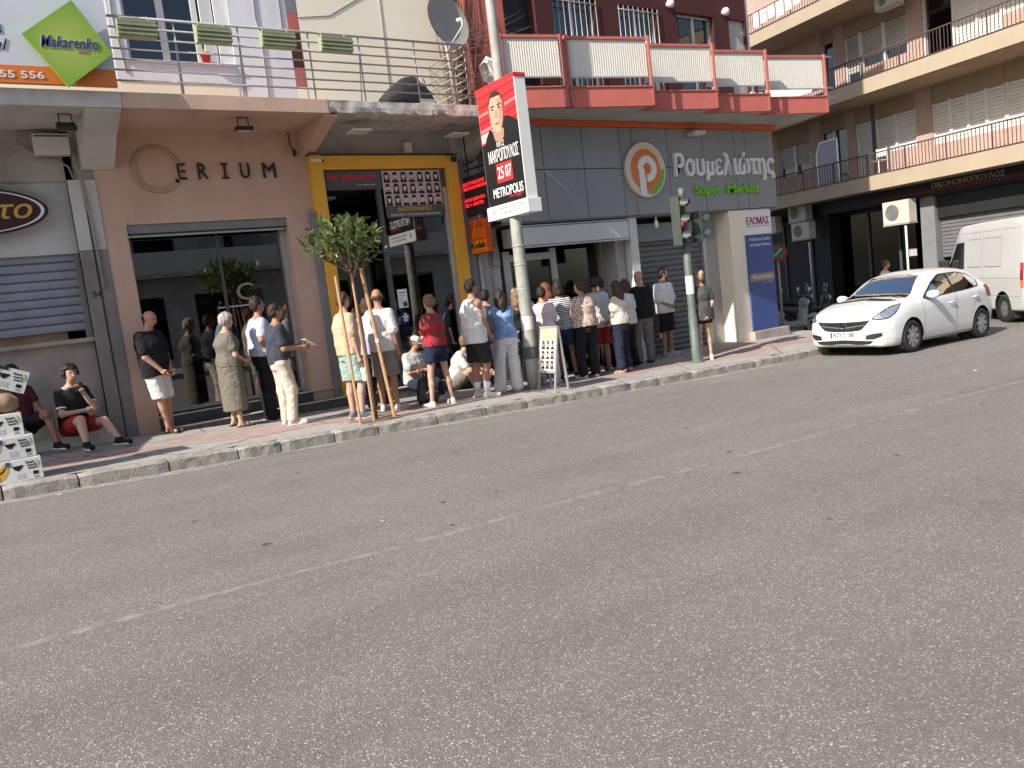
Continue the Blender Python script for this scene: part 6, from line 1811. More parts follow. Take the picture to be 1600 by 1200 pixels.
# ================================================================== organic shapes: distance fields meshed with surface nets
class SDF:
    def __init__(s, lo, hi, h):
        s.lo = np.array(lo, float); s.h = h
        s.n = np.ceil((np.array(hi) - s.lo) / h).astype(int) + 2
        s.ax = [s.lo[i] + h * np.arange(s.n[i]) for i in range(3)]
        s.D = np.full(s.n, .5, np.float32)

    def _sl(s, lo, hi, pad):
        sl = []
        for i in range(3):
            a = int(max(0, math.floor((lo[i] - pad - s.lo[i]) / s.h))); b = int(min(s.n[i], math.ceil((hi[i] + pad - s.lo[i]) / s.h) + 1))
            if b <= a: return None
            sl.append(slice(a, b))
        return tuple(sl)

    def _put(s, sl, d, k):
        D = s.D[sl]
        if k > 0:
            h = np.clip(.5 + .5 * (D - d) / k, 0, 1)
            s.D[sl] = D * (1 - h) + d * h - k * h * (1 - h)
        else:
            s.D[sl] = np.minimum(D, d)

    def _P(s, sl): return s.ax[0][sl[0]][:, None, None], s.ax[1][sl[1]][None, :, None], s.ax[2][sl[2]][None, None, :]

    def cone(s, a, b, ra, rb, k=.02):
        a, b = np.array(a, float), np.array(b, float); r = max(ra, rb)
        sl = s._sl(np.minimum(a, b) - r, np.maximum(a, b) + r, .05 + k)
        if sl is None: return s
        X, Y, Z = s._P(sl); e = b - a; l2 = max(e @ e, 1e-9)
        t = np.clip(((X - a[0]) * e[0] + (Y - a[1]) * e[1] + (Z - a[2]) * e[2]) / l2, 0, 1)
        d = np.sqrt((X - a[0] - e[0] * t) ** 2 + (Y - a[1] - e[1] * t) ** 2 + (Z - a[2] - e[2] * t) ** 2) - (ra + (rb - ra) * t)
        s._put(sl, d, k); return s

    def ell(s, c, r, B=None, k=.02):
        c, r = np.array(c, float), np.array(r, float)
        B = np.eye(3) if B is None else np.array(B, float)          # rows: local axes
        sl = s._sl(c - r.max(), c + r.max(), .05 + k)
        if sl is None: return s
        X, Y, Z = s._P(sl); X, Y, Z = X - c[0], Y - c[1], Z - c[2]
        q = sum(((X * B[i][0] + Y * B[i][1] + Z * B[i][2]) / r[i]) ** 2 for i in range(3))
        s._put(sl, (np.sqrt(q) - 1) * r.min(), k); return s

    def loft(s, p0, p1, xd, ts, aw, bd, k=.02, infl=0):
        p0, p1 = np.array(p0, float), np.array(p1, float); e = p1 - p0; L = np.linalg.norm(e); e = e / L
        xd = np.array(xd, float); xd = xd - e * (xd @ e); xd /= np.linalg.norm(xd); yd = np.cross(e, xd)
        r = max(max(aw), max(bd)) + infl
        sl = s._sl(np.minimum(p0, p1) - r, np.maximum(p0, p1) + r, .05)
        if sl is None: return s
        X, Y, Z = s._P(sl); X, Y, Z = X - p0[0], Y - p0[1], Z - p0[2]
        t = (X * e[0] + Y * e[1] + Z * e[2]) / L
        x = X * xd[0] + Y * xd[1] + Z * xd[2]; y = X * yd[0] + Y * yd[1] + Z * yd[2]
        a = np.interp(t, ts, aw) + infl; b = np.interp(t, ts, bd) + infl
        d = (np.sqrt((x / a) ** 2 + (y / b) ** 2) - 1) * np.minimum(a, b)
        o = np.maximum(np.maximum(-t, t - 1), 0) * L
        d = np.where(o > 0, np.sqrt(np.maximum(d, 0) ** 2 + o ** 2) + np.minimum(d, 0) * 0, d)
        s._put(sl, d, k); return s

    def cut(s, p, n):
        n = np.array(n, float); n /= np.linalg.norm(n)
        X, Y, Z = s.ax[0][:, None, None], s.ax[1][None, :, None], s.ax[2][None, None, :]
        s.D = np.maximum(s.D, ((X - p[0]) * n[0] + (Y - p[1]) * n[1] + (Z - p[2]) * n[2]).astype(np.float32)); return s

    def cut2(s, p, n1, n2):
        """removes the wedge that lies beyond both planes"""
        X, Y, Z = s.ax[0][:, None, None], s.ax[1][None, :, None], s.ax[2][None, None, :]
        g = lambda n: (X - p[0]) * n[0] + (Y - p[1]) * n[1] + (Z - p[2]) * n[2]
        s.D = np.maximum(s.D, np.minimum(g(n1), g(n2)).astype(np.float32)); return s

    def mesh(s):
        D = s.D; I = D < 0
        nx, ny, nz = D.shape
        cnt = np.zeros((nx - 1, ny - 1, nz - 1), np.float32); acc = np.zeros((nx - 1, ny - 1, nz - 1, 3), np.float32)
        off = [(i, j, k) for i in (0, 1) for j in (0, 1) for k in (0, 1)]
        g = lambda A, o: A[o[0]:nx - 1 + o[0], o[1]:ny - 1 + o[1], o[2]:nz - 1 + o[2]]
        any_ = np.zeros(cnt.shape, bool); all_ = np.ones(cnt.shape, bool)
        for o in off: any_ |= g(I, o); all_ &= g(I, o)
        act = any_ & ~all_
        idx = np.argwhere(act)
        if len(idx) == 0: return np.zeros((0, 3)), []
        c = np.zeros(len(idx)); a = np.zeros((len(idx), 3))
        vals = {o: D[idx[:, 0] + o[0], idx[:, 1] + o[1], idx[:, 2] + o[2]] for o in off}
        for o in off:
            for ax in range(3):
                if o[ax] == 0:
                    p = list(o); p[ax] = 1; p = tuple(p)
                    v0, v1 = vals[o], vals[p]; m = (v0 < 0) != (v1 < 0)
                    t = np.where(m, v0 / np.where(m, v0 - v1, 1), 0)
                    q = np.repeat(np.array([o], float), len(idx), 0); q[:, ax] += t
                    a += q * m[:, None]; c += m
        V = s.lo + s.h * (idx + a / c[:, None])
        vid = np.full(cnt.shape, -1, np.int64); vid[act] = np.arange(len(idx))
        F = []
        for ax in range(3):
            sl0 = [slice(1, -1)] * 3; sl1 = [slice(1, -1)] * 3
            sl0[ax] = slice(0, -1); sl1[ax] = slice(1, None)
            s0, s1 = I[tuple(sl0)], I[tuple(sl1)]
            e = np.argwhere(s0 != s1)
            if len(e) == 0: continue
            base = e + 1; base[:, ax] -= 1
            fl = s0[e[:, 0], e[:, 1], e[:, 2]]
            u, w = (ax + 1) % 3, (ax + 2) % 3
            def at(du, dw):
                q = base.copy(); q[:, u] += du; q[:, w] += dw; return vid[q[:, 0], q[:, 1], q[:, 2]]
            Q = np.stack([at(-1, -1), at(0, -1), at(0, 0), at(-1, 0)], 1)
            Q = np.where(fl[:, None], Q, Q[:, ::-1])
            Q = Q[(Q >= 0).all(1)]
            F.append(Q)
        return V, np.concatenate(F).tolist()


def vnoise(P, f, seed=0):
    """cheap smooth pseudo noise"""
    q = np.random.RandomState(seed); o = np.zeros(len(P))
    for i in range(5):
        d = q.normal(size=3); d /= np.linalg.norm(d)
        o += np.sin(P @ d * f * (1 + .6 * i) + q.uniform(0, 6.28)) / (1 + .5 * i)
    return o / 3


def crumple(V, F, amp, f, seed):
    """wrinkles: push vertices along their normals"""
    F4 = np.array(F); n = np.cross(V[F4[:, 2]] - V[F4[:, 0]], V[F4[:, 3]] - V[F4[:, 1]])
    nn = np.zeros_like(V)
    for i in range(4): np.add.at(nn, F4[:, i], n)
    nn /= np.linalg.norm(nn, axis=1)[:, None] + 1e-9
    S = V * np.array([1, 1, .75])
    return V + nn * (amp * vnoise(S, f, seed))[:, None]
# ================================================================== people
SKIN = {}
def skin(t):
    if t not in SKIN:
        col = {'a': (.45, .255, .175), 'b': (.37, .195, .128), 'c': (.5, .31, .225), 'd': (.28, .145, .095)}[t]
        SKIN[t] = mat('skin_' + t, col, .55, .08, 14, spec=.35)
    return SKIN[t]
CL = {}
def cloth(key, col=None, kind='plain', col2=None):
    if key in CL: return CL[key]
    if kind == 'plain':
        m = mat('cloth_' + key, col, .9, .1, 9, .85, 17, spec=.15, bdist=.035)
    else:
        m, nt, b = newmat('cloth_' + key)
        b.inputs['Roughness'].default_value = .9; b.inputs['Specular IOR Level'].default_value = .15
        tc = N(nt, 'ShaderNodeTexCoord'); P = tc.outputs['Object']
        mx = N(nt, 'ShaderNodeMix', data_type='RGBA'); mx.inputs['A'].default_value = c4(col); mx.inputs['B'].default_value = c4(col2)
        if kind == 'stripes':
            w = N(nt, 'ShaderNodeTexWave', wave_type='BANDS', bands_direction='Z', i_Scale=9.5, i_Distortion=.6)
            nt.links.new(P, w.inputs['Vector']); g = N(nt, 'ShaderNodeMath', operation='GREATER_THAN'); g.inputs[1].default_value = .5
            nt.links.new(w.outputs[1], g.inputs[0]); nt.links.new(g.outputs[0], mx.inputs['Factor'])
        elif kind == 'leopard':
            v = N(nt, 'ShaderNodeTexVoronoi', i_Scale=30, feature='F1'); nt.links.new(P, v.inputs['Vector'])
            g = N(nt, 'ShaderNodeMath', operation='LESS_THAN'); g.inputs[1].default_value = .36
            nt.links.new(v.outputs['Distance'], g.inputs[0]); nt.links.new(g.outputs[0], mx.inputs['Factor'])
        else:
            n = N(nt, 'ShaderNodeTexNoise', i_Scale=9, i_Detail=3); nt.links.new(P, n.inputs['Vector'])
            g = N(nt, 'ShaderNodeMapRange'); g.inputs[1].default_value = .46; g.inputs[2].default_value = .56; nt.links.new(n.outputs[0], g.inputs[0]); nt.links.new(g.outputs[0], mx.inputs['Factor'])
        nt.links.new(mx.outputs['Result'], b.inputs['Base Color'])
    CL[key] = m
    return m
HAIR = {k: mat('hair_' + k, c, .55, .35, 60, .5, 160, spec=.3) for k, c in dict(black=(.018, .014, .012), brown=(.07, .038, .024), dark=(.03, .02, .016), grey=(.38, .35, .33), blond=(.42, .3, .18), light=(.2, .12, .07), red=(.16, .06, .03)).items()}

ARMS = {  # (out, forward, up) of upper arm, forearm
    'down': ((.13, .02, -1), (.06, .14, -1)),
    'front': ((.16, .12, -1), (-.5, .75, -.42)),       # forearms to the belly
    'low_front': ((.12, .22, -1), (-.45, .55, -.85)),  # hands clasped before the lap
    'hip': ((.62, -.3, -1), (-.75, .45, -.4)),
    'hold': ((.12, .1, -1), (-.2, 1, -.02)),
    'phone': ((.2, .35, -1), (-.55, .7, .75)),
    'back': ((.16, -.32, -1), (-.5, -.2, -.8)),
    'cross': ((.2, .3, -1), (-.95, .45, .05)),
    'knee': ((.15, .55, -.9), (-.1, .85, -.3)),
    'reach': ((.1, .6, -.9), (-.1, .8, -.9)),
    'up': ((.1, .5, -.85), (-.5, .12, .85)),
}
LEGS = {
    'stand': ((.05, .02, -1), (.03, -.03, -1)),
    'relax': ((.12, .16, -1), (.06, -.16, -1)),
    'wide': ((.16, .03, -1), (.1, -.04, -1)),
    'step': ((.04, .2, -1), (.02, -.12, -1)),
    'rear': ((.04, -.12, -1), (.02, -.22, -1)),
    'cross': ((-.1, .1, -1), (-.16, -.02, -1)),
    'sit': ((.2, 1, -.05), (.05, .12, -1)),
    'sit_up': ((.3, 1, .42), (.0, .3, -1)),
    'sit_out': ((.25, 1, .12), (-.15, .95, -.62)),
}


def person(label, xy, yaw, H=1.74, arms=('down', 'down'), legs=('stand', 'stand'), fem=False, bulk=1.0, sk='a', head=(0, 0), lean=(0, 0),
           top=None, bottom=None, shoe=None, hair=('short', 'dark'), seat=None, z=None, extra=None, cap=None, group='people waiting on the pavement', det=.0135):
    """top: (material, sleeve, hem, looseness); bottom: (material, kind, length, looseness); head: (yaw, pitch) in degrees"""
    s = H / 1.75
    bulk *= 1.07
    gx, gy = xy
    ground = sw(gx, gy) if z is None else z
    V = lambda side, v: np.array([side * v[0], -v[1], v[2]], float)
    unit = lambda v: v / np.linalg.norm(v)
    hipw = .088 * s; shw = (.138 if fem else .16) * s * (1 + (bulk - 1) * .4)
    LT, LS, LF = .43 * s, .42 * s, .08 * s                # thigh, shin, ankle height
    LU, LA = .29 * s, .255 * s
    # legs first, pelvis at the origin, then dropped on the ground
    J = {}
    for i, sd in enumerate((1, -1)):
        th, sn = LEGS[legs[i]] if isinstance(legs[i], str) else legs[i]
        hip = np.array([sd * hipw, 0, -.02 * s]); kn = hip + unit(V(sd, th)) * LT; an = kn + unit(V(sd, sn)) * LS
        J[sd] = dict(hip=hip, kn=kn, an=an)
    low = min(J[1]['an'][2], J[-1]['an'][2])
    pz = -low + LF if seat is None else seat
    pel = np.array([0, 0, pz])
    for sd in (1, -1):
        for k in J[sd]: J[sd][k] = J[sd][k] + pel
    q_s = random.Random(int(gx * 1000 + gy * 77)); ln = unit(np.array([lean[0] + q_s.uniform(-.045, .045), -lean[1] - q_s.uniform(-.03, .05), 1.0]))
    neck = pel + ln * .53 * s
    chest = pel + ln * .36 * s
    xdir = np.array([1., 0, 0])
    hy, hp = R(head[0]), R(head[1])
    hf = np.array([math.sin(hy) * math.cos(hp), -math.cos(hy) * math.cos(hp), math.sin(hp)])     # face direction
    hx = np.array([math.cos(hy), math.sin(hy), 0]); hz = np.cross(hx, -hf) ; hz = np.cross(hf, hx) * -1
    if hz[2] < 0: hz = -hz
    hc = neck + ln * .115 * s + hz * .085 * s + hf * .028 * s
    for i, sd in enumerate((1, -1)):
        ua, fa = ARMS[arms[i]] if isinstance(arms[i], str) else arms[i]
        sh = neck - ln * .06 * s + xdir * sd * shw
        el_ = sh + unit(V(sd, ua)) * LU; wr = el_ + unit(V(sd, fa)) * LA
        J[sd].update(sh=sh, el=el_, wr=wr, hd=unit(wr - el_))
    pts = np.array([v for sd in (1, -1) for k, v in J[sd].items() if k != 'hd'] + [hc, pel])
    lo, hi = pts.min(0) - .24, pts.max(0) + .26
    lo[2] = min(lo[2], -.04)
    B = np.array([hx, -hf, hz])                                                         # head axes (right, back, up)
    hk = lambda a, b_, c: hc + hx * a * s + hf * b_ * s + hz * c * s
    # torso profile t: crotch .. neck
    ts = [0, .12, .3, .52, .72, .86, .95, 1]
    if fem: aw = [.1, .175, .165, .125, .142, .138, .092, .05]; bd = [.09, .125, .115, .095, .12, .1, .075, .055]
    else: aw = [.09, .165, .163, .15, .168, .162, .11, .058]; bd = [.085, .115, .118, .11, .122, .1, .08, .058]
    aw = [a * s * bulk for a in aw]; bd = [b_ * s * bulk * (1.12 if bulk > 1.05 and 1 < i < 5 else 1) for i, b_ in enumerate(bd)]
    t0, t1 = pel - ln * .09 * s, neck + ln * .035 * s
    G = lambda dd: SDF(lo, hi, dd)
    # ---------------- body
    f = G(det)
    f.loft(t0, t1, xdir, ts, aw, bd, .02)
    f.cone(neck - ln * .02, hc - hz * .06 * s, .056 * s, .05 * s, .02)
    f.ell(hc + hz * .015 * s, (.076 * s, .096 * s, .1 * s), B, .01)
    f.ell(hk(0, .03, -.055), (.055 * s, .062 * s, .06 * s), B, .025)                     # jaw
    f.cone(hk(0, .094, .012), hk(0, .112, -.022), .009 * s, .013 * s, .012)              # nose
    for sd in (1, -1):
        f.ell(hk(sd * .078, -.01, -.005), (.012 * s, .02 * s, .032 * s), B, .006)        # ear
        j = J[sd]; k = .85 if fem else 1.0; k *= (1 + (bulk - 1) * .5)
        f.cone(neck + ln * .02 * s, j['sh'], .045 * s, .05 * s * k, .03)
        f.cone(j['sh'], j['el'], .05 * s * k, .04 * s * k, .03)
        f.cone(j['el'], j['wr'], .042 * s * k, .027 * s * k, .015)
        hd = j['hd']
        f.cone(j['wr'], j['wr'] + hd * .06 * s, .026 * s, .034 * s, .012)
        f.ell(j['wr'] + hd * .065 * s, (.04 * s, .04 * s, .03 * s), None, .012)
        f.cone(j['hip'], j['kn'], .086 * s * k * (1.05 if fem else 1), .056 * s * k, .03)
        mid = j['kn'] * .68 + j['an'] * .32 + np.array([0, .012 * s, 0])
        f.cone(j['kn'], mid, .054 * s * k, .056 * s * k, .02); f.cone(mid, j['an'], .054 * s * k, .036 * s * k, .02)
        toe = unit(V(sd, (.22, 1, 0))); j['toe'] = toe
        sn = j['an'] - j['kn']
        flat = toe if abs(sn[2]) > .5 * np.linalg.norm(sn) else unit(toe * .55 + np.array([0, 0, .85]))
        j['flat'] = flat
        heel = j['an'] - flat * .035 * s + np.array([0, 0, -.045 * s]); tp = j['an'] + flat * .15 * s + np.array([0, 0, -.055 * s])
        j['heel'], j['tip'] = heel, tp
        f.cone(heel, tp, .03 * s, .026 * s, .02); f.cone(j['an'], tp * .45 + heel * .55, .034 * s, .032 * s, .02)
    Vb, Fb = f.mesh()
    mb = MB(); mb.v = [tuple(p) for p in Vb]; mb.f = [tuple(q) for q in Fb]; mb.mi = [0] * len(Fb)
    # fingers: four, unequal, bent; thumb from the side of the palm
    for sd in (1, -1):
        j = J[sd]; hd = j['hd']; inn = unit(np.array([-sd, -.25, 0.]) - hd * (np.array([-sd, -.25, 0.]) @ hd)); lat = np.cross(hd, inn)
        if lat[1] > 0: lat = -lat
        pc = j['wr'] + hd * .075 * s
        for q, L_ in enumerate((.07, .08, .075, .058)):
            o = pc + hd * .02 * s + lat * (.03 - .02 * q) * s
            a = o + hd * L_ * .5 * s + inn * .006; b_ = a + unit(hd + inn * .55) * L_ * .32 * s; c_ = b_ + unit(hd * .6 + inn) * L_ * .28 * s
            mb.tube([o, a, b_, c_], [.0095 * s, .009 * s, .0085 * s, .006 * s], 6)
        o = j['wr'] + hd * .04 * s + lat * .03 * s
        mb.tube([o, o + unit(hd + lat) * .035 * s, o + unit(hd * 1.3 + lat * .6 + inn * .4) * .068 * s], [.012 * s, .0105 * s, .007 * s], 6)
    # eyes, brows, mouth
    mb.cur = 1
    for sd in (1, -1):
        mb.tube([hk(sd * .02, .086, .012), hk(sd * .042, .08, .013)], .0055 * s, 5); mb.tube([hk(sd * .015, .091, .032), hk(sd * .048, .08, .034)], .0045 * s, 5)
    mb.cur = 2
    mb.tube([hk(-.022, .088, -.053), hk(0, .095, -.051), hk(.022, .088, -.053)], .005 * s, 5)
    t = thing('person', (gx, gy, ground), label, 'person', group, rz=R(yaw))
    lips = C_['pink'] if fem else skin('d')
    mb.build('body', None, t, smooth=True, local=True, mats=[skin(sk), HAIR['black'], lips])
    sid = int(abs(gx * 977 + gy * 131)) % 9999

    def put(name, F_, m, amp=.0, fr=40, cell=None):
        Vv, Ff = F_.mesh()
        if len(Vv) == 0: return None
        if amp: Vv = crumple(Vv, Ff, amp, fr, sid)
        return raw(name, Vv, Ff, m, t, True, True)
    # ---------------- trousers, shorts, skirt
    wz = pel + ln * .1 * s
    if bottom:
        m, kind, ln_, lo_ = bottom
        f = G(det)
        wts = [0, .5, 1]
        f.loft(pel - ln * .12 * s, wz, xdir, [0, .45, .8, 1], [aw[1] * .85, aw[1] * 1.02, aw[2] * .98, aw[2] * .93], [bd[1] * .9, bd[1] * 1.03, bd[2], bd[2] * .97], .02, .012)
        if kind == 'skirt':
            hem = pel - np.array([0, 0, ln_ * (LT + LS)])
            f.loft(hem, wz, xdir, [0, .6, .85, 1], [aw[1] * .92 + lo_, aw[1] * 1.0 + lo_ * .5, aw[1] * 1.02, aw[2] * .95], [bd[1] * .95 + lo_, bd[1] * 1.05 + lo_ * .4, bd[1] * 1.05, bd[2]], .02, .012)
        else:
            for sd in (1, -1):
                j = J[sd]; k = (.9 if fem else 1.0) * (1 + (bulk - 1) * .5)
                a1 = min(ln_, 1); e1 = j['hip'] + (j['kn'] - j['hip']) * a1
                r0 = .094 * s * k + .008; r1 = (.056 * s * k + lo_ + .012)
                f.cone(j['hip'], e1, r0 + lo_ * .4, r0 + (r1 - r0) * a1 + (.01 if ln_ < 1 else 0), .03)
                if ln_ > 1:
                    a2 = ln_ - 1; e2 = j['kn'] + (j['an'] - j['kn']) * a2
                    f.cone(j['kn'], e2, r1, (.04 * s + lo_ * (1.8 if kind == 'flare' else 1.15) + .014), .03)
                    e1 = e2
            for sd in (1, -1):
                j = J[sd]
                if ln_ <= 1:
                    d = unit(j['kn'] - j['hip']); p = j['hip'] + d * LT * ln_
                    if seat is None: f.cut((p[0], p[1], p[2]), (0, 0, -1)) if sd == 1 else None
        put('shorts' if kind != 'skirt' and ln_ <= 1 else ('skirt' if kind == 'skirt' else 'trousers'), f, m, .01, 30)
    # ---------------- shirt
    if top:
        m, sl_, hem, lo_ = top
        sl_ *= .8
        f = G(det)
        tt = list(ts); A2 = [a for a in aw]; B2_ = [b_ for b_ in bd]
        A2[0], B2_[0] = aw[1] * .98, bd[1] * .98
        nar = 1.0 if sl_ > 0 else .8
        A2[5] *= nar; A2[6] *= nar
        f.loft(pel - ln * .16 * s, t1 - ln * .02 * s, xdir, [0, .2, .38, .57, .75, .875, .955, 1], A2, B2_, .02, .016 + lo_)
        if sl_ > 0:
            for sd in (1, -1):
                j = J[sd]; k = (.88 if fem else 1.0) * (1 + (bulk - 1) * .5)
                a1 = min(sl_, 1)
                f.cone(neck + ln * .0 * s, j['sh'], .045 * s + lo_ * .3, .056 * s * k + lo_ * .5, .03)
                f.cone(j['sh'], j['sh'] + (j['el'] - j['sh']) * a1, .06 * s * k + lo_ * .9, .052 * s * k + lo_ * 1.3 + .006, .03)
                if sl_ > 1: f.cone(j['el'], j['el'] + (j['wr'] - j['el']) * (sl_ - 1), .05 * s * k + lo_, .036 * s * k + lo_, .02)
        f.cut(pel + ln * hem * s, -ln)
        f.cut(neck + ln * .028 * s, ln)
        put('shirt', f, m, .009, 26)
    # ---------------- shoes
    for sd in (1, -1):
        j = J[sd]
        if shoe is None: continue
        kind, m = shoe
        fl_ = j['flat']; hl, tp, an = j['heel'], j['tip'], j['an']
        f = SDF(np.minimum(np.minimum(hl, tp), an) - .1, np.maximum(np.maximum(hl, tp), an) + .12, .0105)
        dn = np.array([0, 0, -1.])
        if kind == 'shoe':
            f.cone(hl + dn * .004, tp + fl_ * .035 * s + dn * .002, .04 * s, .036 * s, .02)
            f.cone(an + dn * .01, hl * .55 + tp * .45, .047 * s, .04 * s, .025)
            f.cut(an + np.array([0, 0, .018 * s]), (0, 0, 1))
            put('shoe', f, m)
            mb2 = MB(); lat = unit(np.cross(fl_, [0, 0, 1])); zb = -.0405 * s
            pr_ = [(-.045, -.03), (-.045, .03), (.06, .036), (.15, .046), (.22, .03), (.225, 0), (.22, -.03), (.15, -.042), (.06, -.034)]
            mb2.prism([(a * s, b_ * s) for a, b_ in pr_], hl + np.array([0, 0, -.043 * s]), fl_, -lat, np.cross(fl_, -lat), .02 * s)
            mb2.build('shoe_sole', M['blind'], t, local=True)
        else:
            lat = unit(np.cross(fl_, [0, 0, 1])); up = np.cross(fl_, -lat)
            mb2 = MB(); pr_ = [(-.04, -.032), (-.04, .032), (.06, .034), (.16, .046), (.235, .03), (.235, -.03), (.16, -.042), (.06, -.034)]
            mb2.prism([(a * s, b_ * s) for a, b_ in pr_], hl - up * .04 * s, fl_, -lat, up, .014 * s)
            for q in (.08, .15):
                c = hl + fl_ * q * s
                mb2.tube([c - lat * .04 * s - up * .02, c - lat * .03 * s + up * .02 * s, c + up * .034 * s, c + lat * .03 * s + up * .02 * s, c + lat * .04 * s - up * .02], .009 * s, 5)
            mb2.build('sandal', m, t, local=True)
    # ---------------- hair
    kind, hcx = hair
    if kind != 'none':
        f = SDF(hc - .62 * s, hc + .3 * s, .0115)
        if kind == 'bald':
            f.ell(hk(0, -.02, -.01), (.079 * s, .085 * s, .055 * s), B, .01); f.cut(hk(0, .03, 0), hf); f.cut(hk(0, 0, .02), hz)
        else:
            f.ell(hk(0, -.012, .03), (.085 * s, .1 * s, .098 * s), B, .01)
            f.ell(hk(0, -.04, -.02), (.078 * s, .07 * s, .07 * s), B, .03)
            if kind == 'thick': f.ell(hk(0, -.005, .05), (.095 * s, .108 * s, .09 * s), B, .03)
            f.cut2(hk(0, .038, .068), hf, -hz)
            if kind in ('short', 'thick', 'bun', 'lowbun', 'pony'): f.cut2(hk(0, -.035, -.012), hf, -hz); f.cut(hk(0, 0, -.085), -hz)
            if kind == 'long':
                f.cone(hk(0, -.05, 0), hk(0, -.075, -.16), .08 * s, .09 * s, .04); f.cone(hk(0, -.075, -.16), hk(.0, -.085, -.37), .09 * s, .06 * s, .04)
                for sd in (1, -1): f.cone(hk(sd * .06, -.02, -.02), hk(sd * .075, -.04, -.26), .035 * s, .035 * s, .03)
            if kind == 'bob':
                for sd in (1, -1): f.cone(hk(sd * .065, -.02, 0), hk(sd * .065, -.03, -.09), .04 * s, .042 * s, .03)
                f.cone(hk(0, -.05, 0), hk(0, -.055, -.1), .075 * s, .07 * s, .03)
            if kind == 'bun': f.ell(hk(0, -.09, .075), (.045 * s, .045 * s, .045 * s), B, .012)
            if kind == 'lowbun': f.ell(hk(0, -.11, -.03), (.045 * s, .045 * s, .045 * s), B, .015)
            if kind == 'pony': f.cone(hk(0, -.11, .03), hk(0, -.13, -.15), .04 * s, .022 * s, .015)
        put('hair', f, HAIR[hcx], .011, 75)
    if cap:
        f = SDF(hc - .26, hc + .26, .0105)
        f.ell(hk(0, -.008, .045), (.09 * s, .106 * s, .085 * s), B, .01); f.cut(hk(0, 0, .035), -hz)
        put('cap', f, cap)
        mb2 = MB(); pr_ = [(.075 * math.cos(R(a)), .075 + .085 * math.sin(R(a))) for a in range(0, 181, 15)]
        mb2.prism([(a * s, b_ * s) for a, b_ in pr_], hk(0, 0, .04), hx, hf * .96 - hz * .18, hz, .008); mb2.build('cap_brim', cap, t, local=True)
    return t, J, (hc, hx, hf, hz, s), (gx, gy, ground, R(yaw))


def wpt(info, p):
    """a point of the person's frame in the world"""
    gx, gy, g_, ya = info[3]
    return Vector((gx, gy, g_)) + Matrix.Rotation(ya, 3, 'Z') @ Vector(p)


W_ = cloth('white', (.74, .74, .74)); BK = cloth('black', (.02, .02, .022))
def held(name, label, cat, info, sd, size, m, off=.1, tilt=0, up=0):
    """a flat thing in a hand"""
    j = info[1][sd]; c = wpt(info, j['wr'] + j['hd'] * off + np.array([0, 0, up]))
    rot = Matrix.Rotation(info[3][3] + .3, 3, 'Z') @ Matrix.Rotation(tilt, 3, 'X')
    b = MB(); b.obox(c, rot @ Vector(XA), rot @ Vector(YA), rot @ Vector(ZA), *size)
    o = b.build(name, m); tag(o, label, cat); return o


# --- seated at the far left, on the doorstep
SEATP = 'people seated on the doorsteps'
a = person('young man in black T-shirt and red shorts seated on the left doorstep with a phone', (1.02, 12.2), 24, 1.72, ('up', 'cross'), ('sit_out', ((.1, 1, .3), (.35, .75, -.75))), sk='c', head=(-8, -8), lean=(0, .12),
           top=(cloth('blackgrey', (.022, .022, .024)), .75, -.02, .006), bottom=(cloth('redshort', (.32, .03, .04)), 'shorts', .6, .02), shoe=('shoe', cloth('blackshoe', (.018, .018, .02))), hair=('thick', 'black'), seat=.3, group=SEATP)
held('mobile_phone', 'dark phone held to the mouth of the seated young man', 'phone', a, 1, (.035, .006, .07), M['black'], .1, .5)
b = MB()
hc, hx, hf, hz, s_ = a[2]
b.tube([wpt(a, hc + hx * .095 * math.cos(q) + hz * (.03 + .1 * math.sin(q))) for q in [math.pi * k / 10 for k in range(11)]], .012, 6)
for sd in (1, -1): b.tube([wpt(a, hc + hx * sd * .075), wpt(a, hc + hx * sd * .105)], .034, 12)
tag(b.build('headphones', M['black'], smooth=True), 'black headphones on the seated young man', 'headphones')
b = MB()
for sd in (1, -1):
    j = a[1][sd]; c = j['sh'] + (j['el'] - j['sh']) * .68
    b = MB(); b.tube([wpt(a, c), wpt(a, c + (j['el'] - j['sh']) * .06)], .068, 14)
    raw('sleeve_stripe', b.v, b.f, M['white'], a[0])
text(a[0], 'shirt_print', 'FORMULA', wpt(a, (-.1, -.165, .62)), Matrix.Rotation(R(28), 3, 'Z') @ Vector(XA), ZA, .05, M['blind'], w=.2, depth=.02, bold=.03)
person('person in dark red top seated half hidden behind the banana boxes', (.42, 12.3), 20, 1.7, ('knee', 'down'), ('sit_up', 'sit'), sk='d', head=(15, -10), top=(cloth('darkred', (.12, .03, .03)), .7, -.02, .006), bottom=(BK, 'shorts', .6, .02), shoe=('shoe', BK), hair=('short', 'black'), seat=.38, group=SEATP)
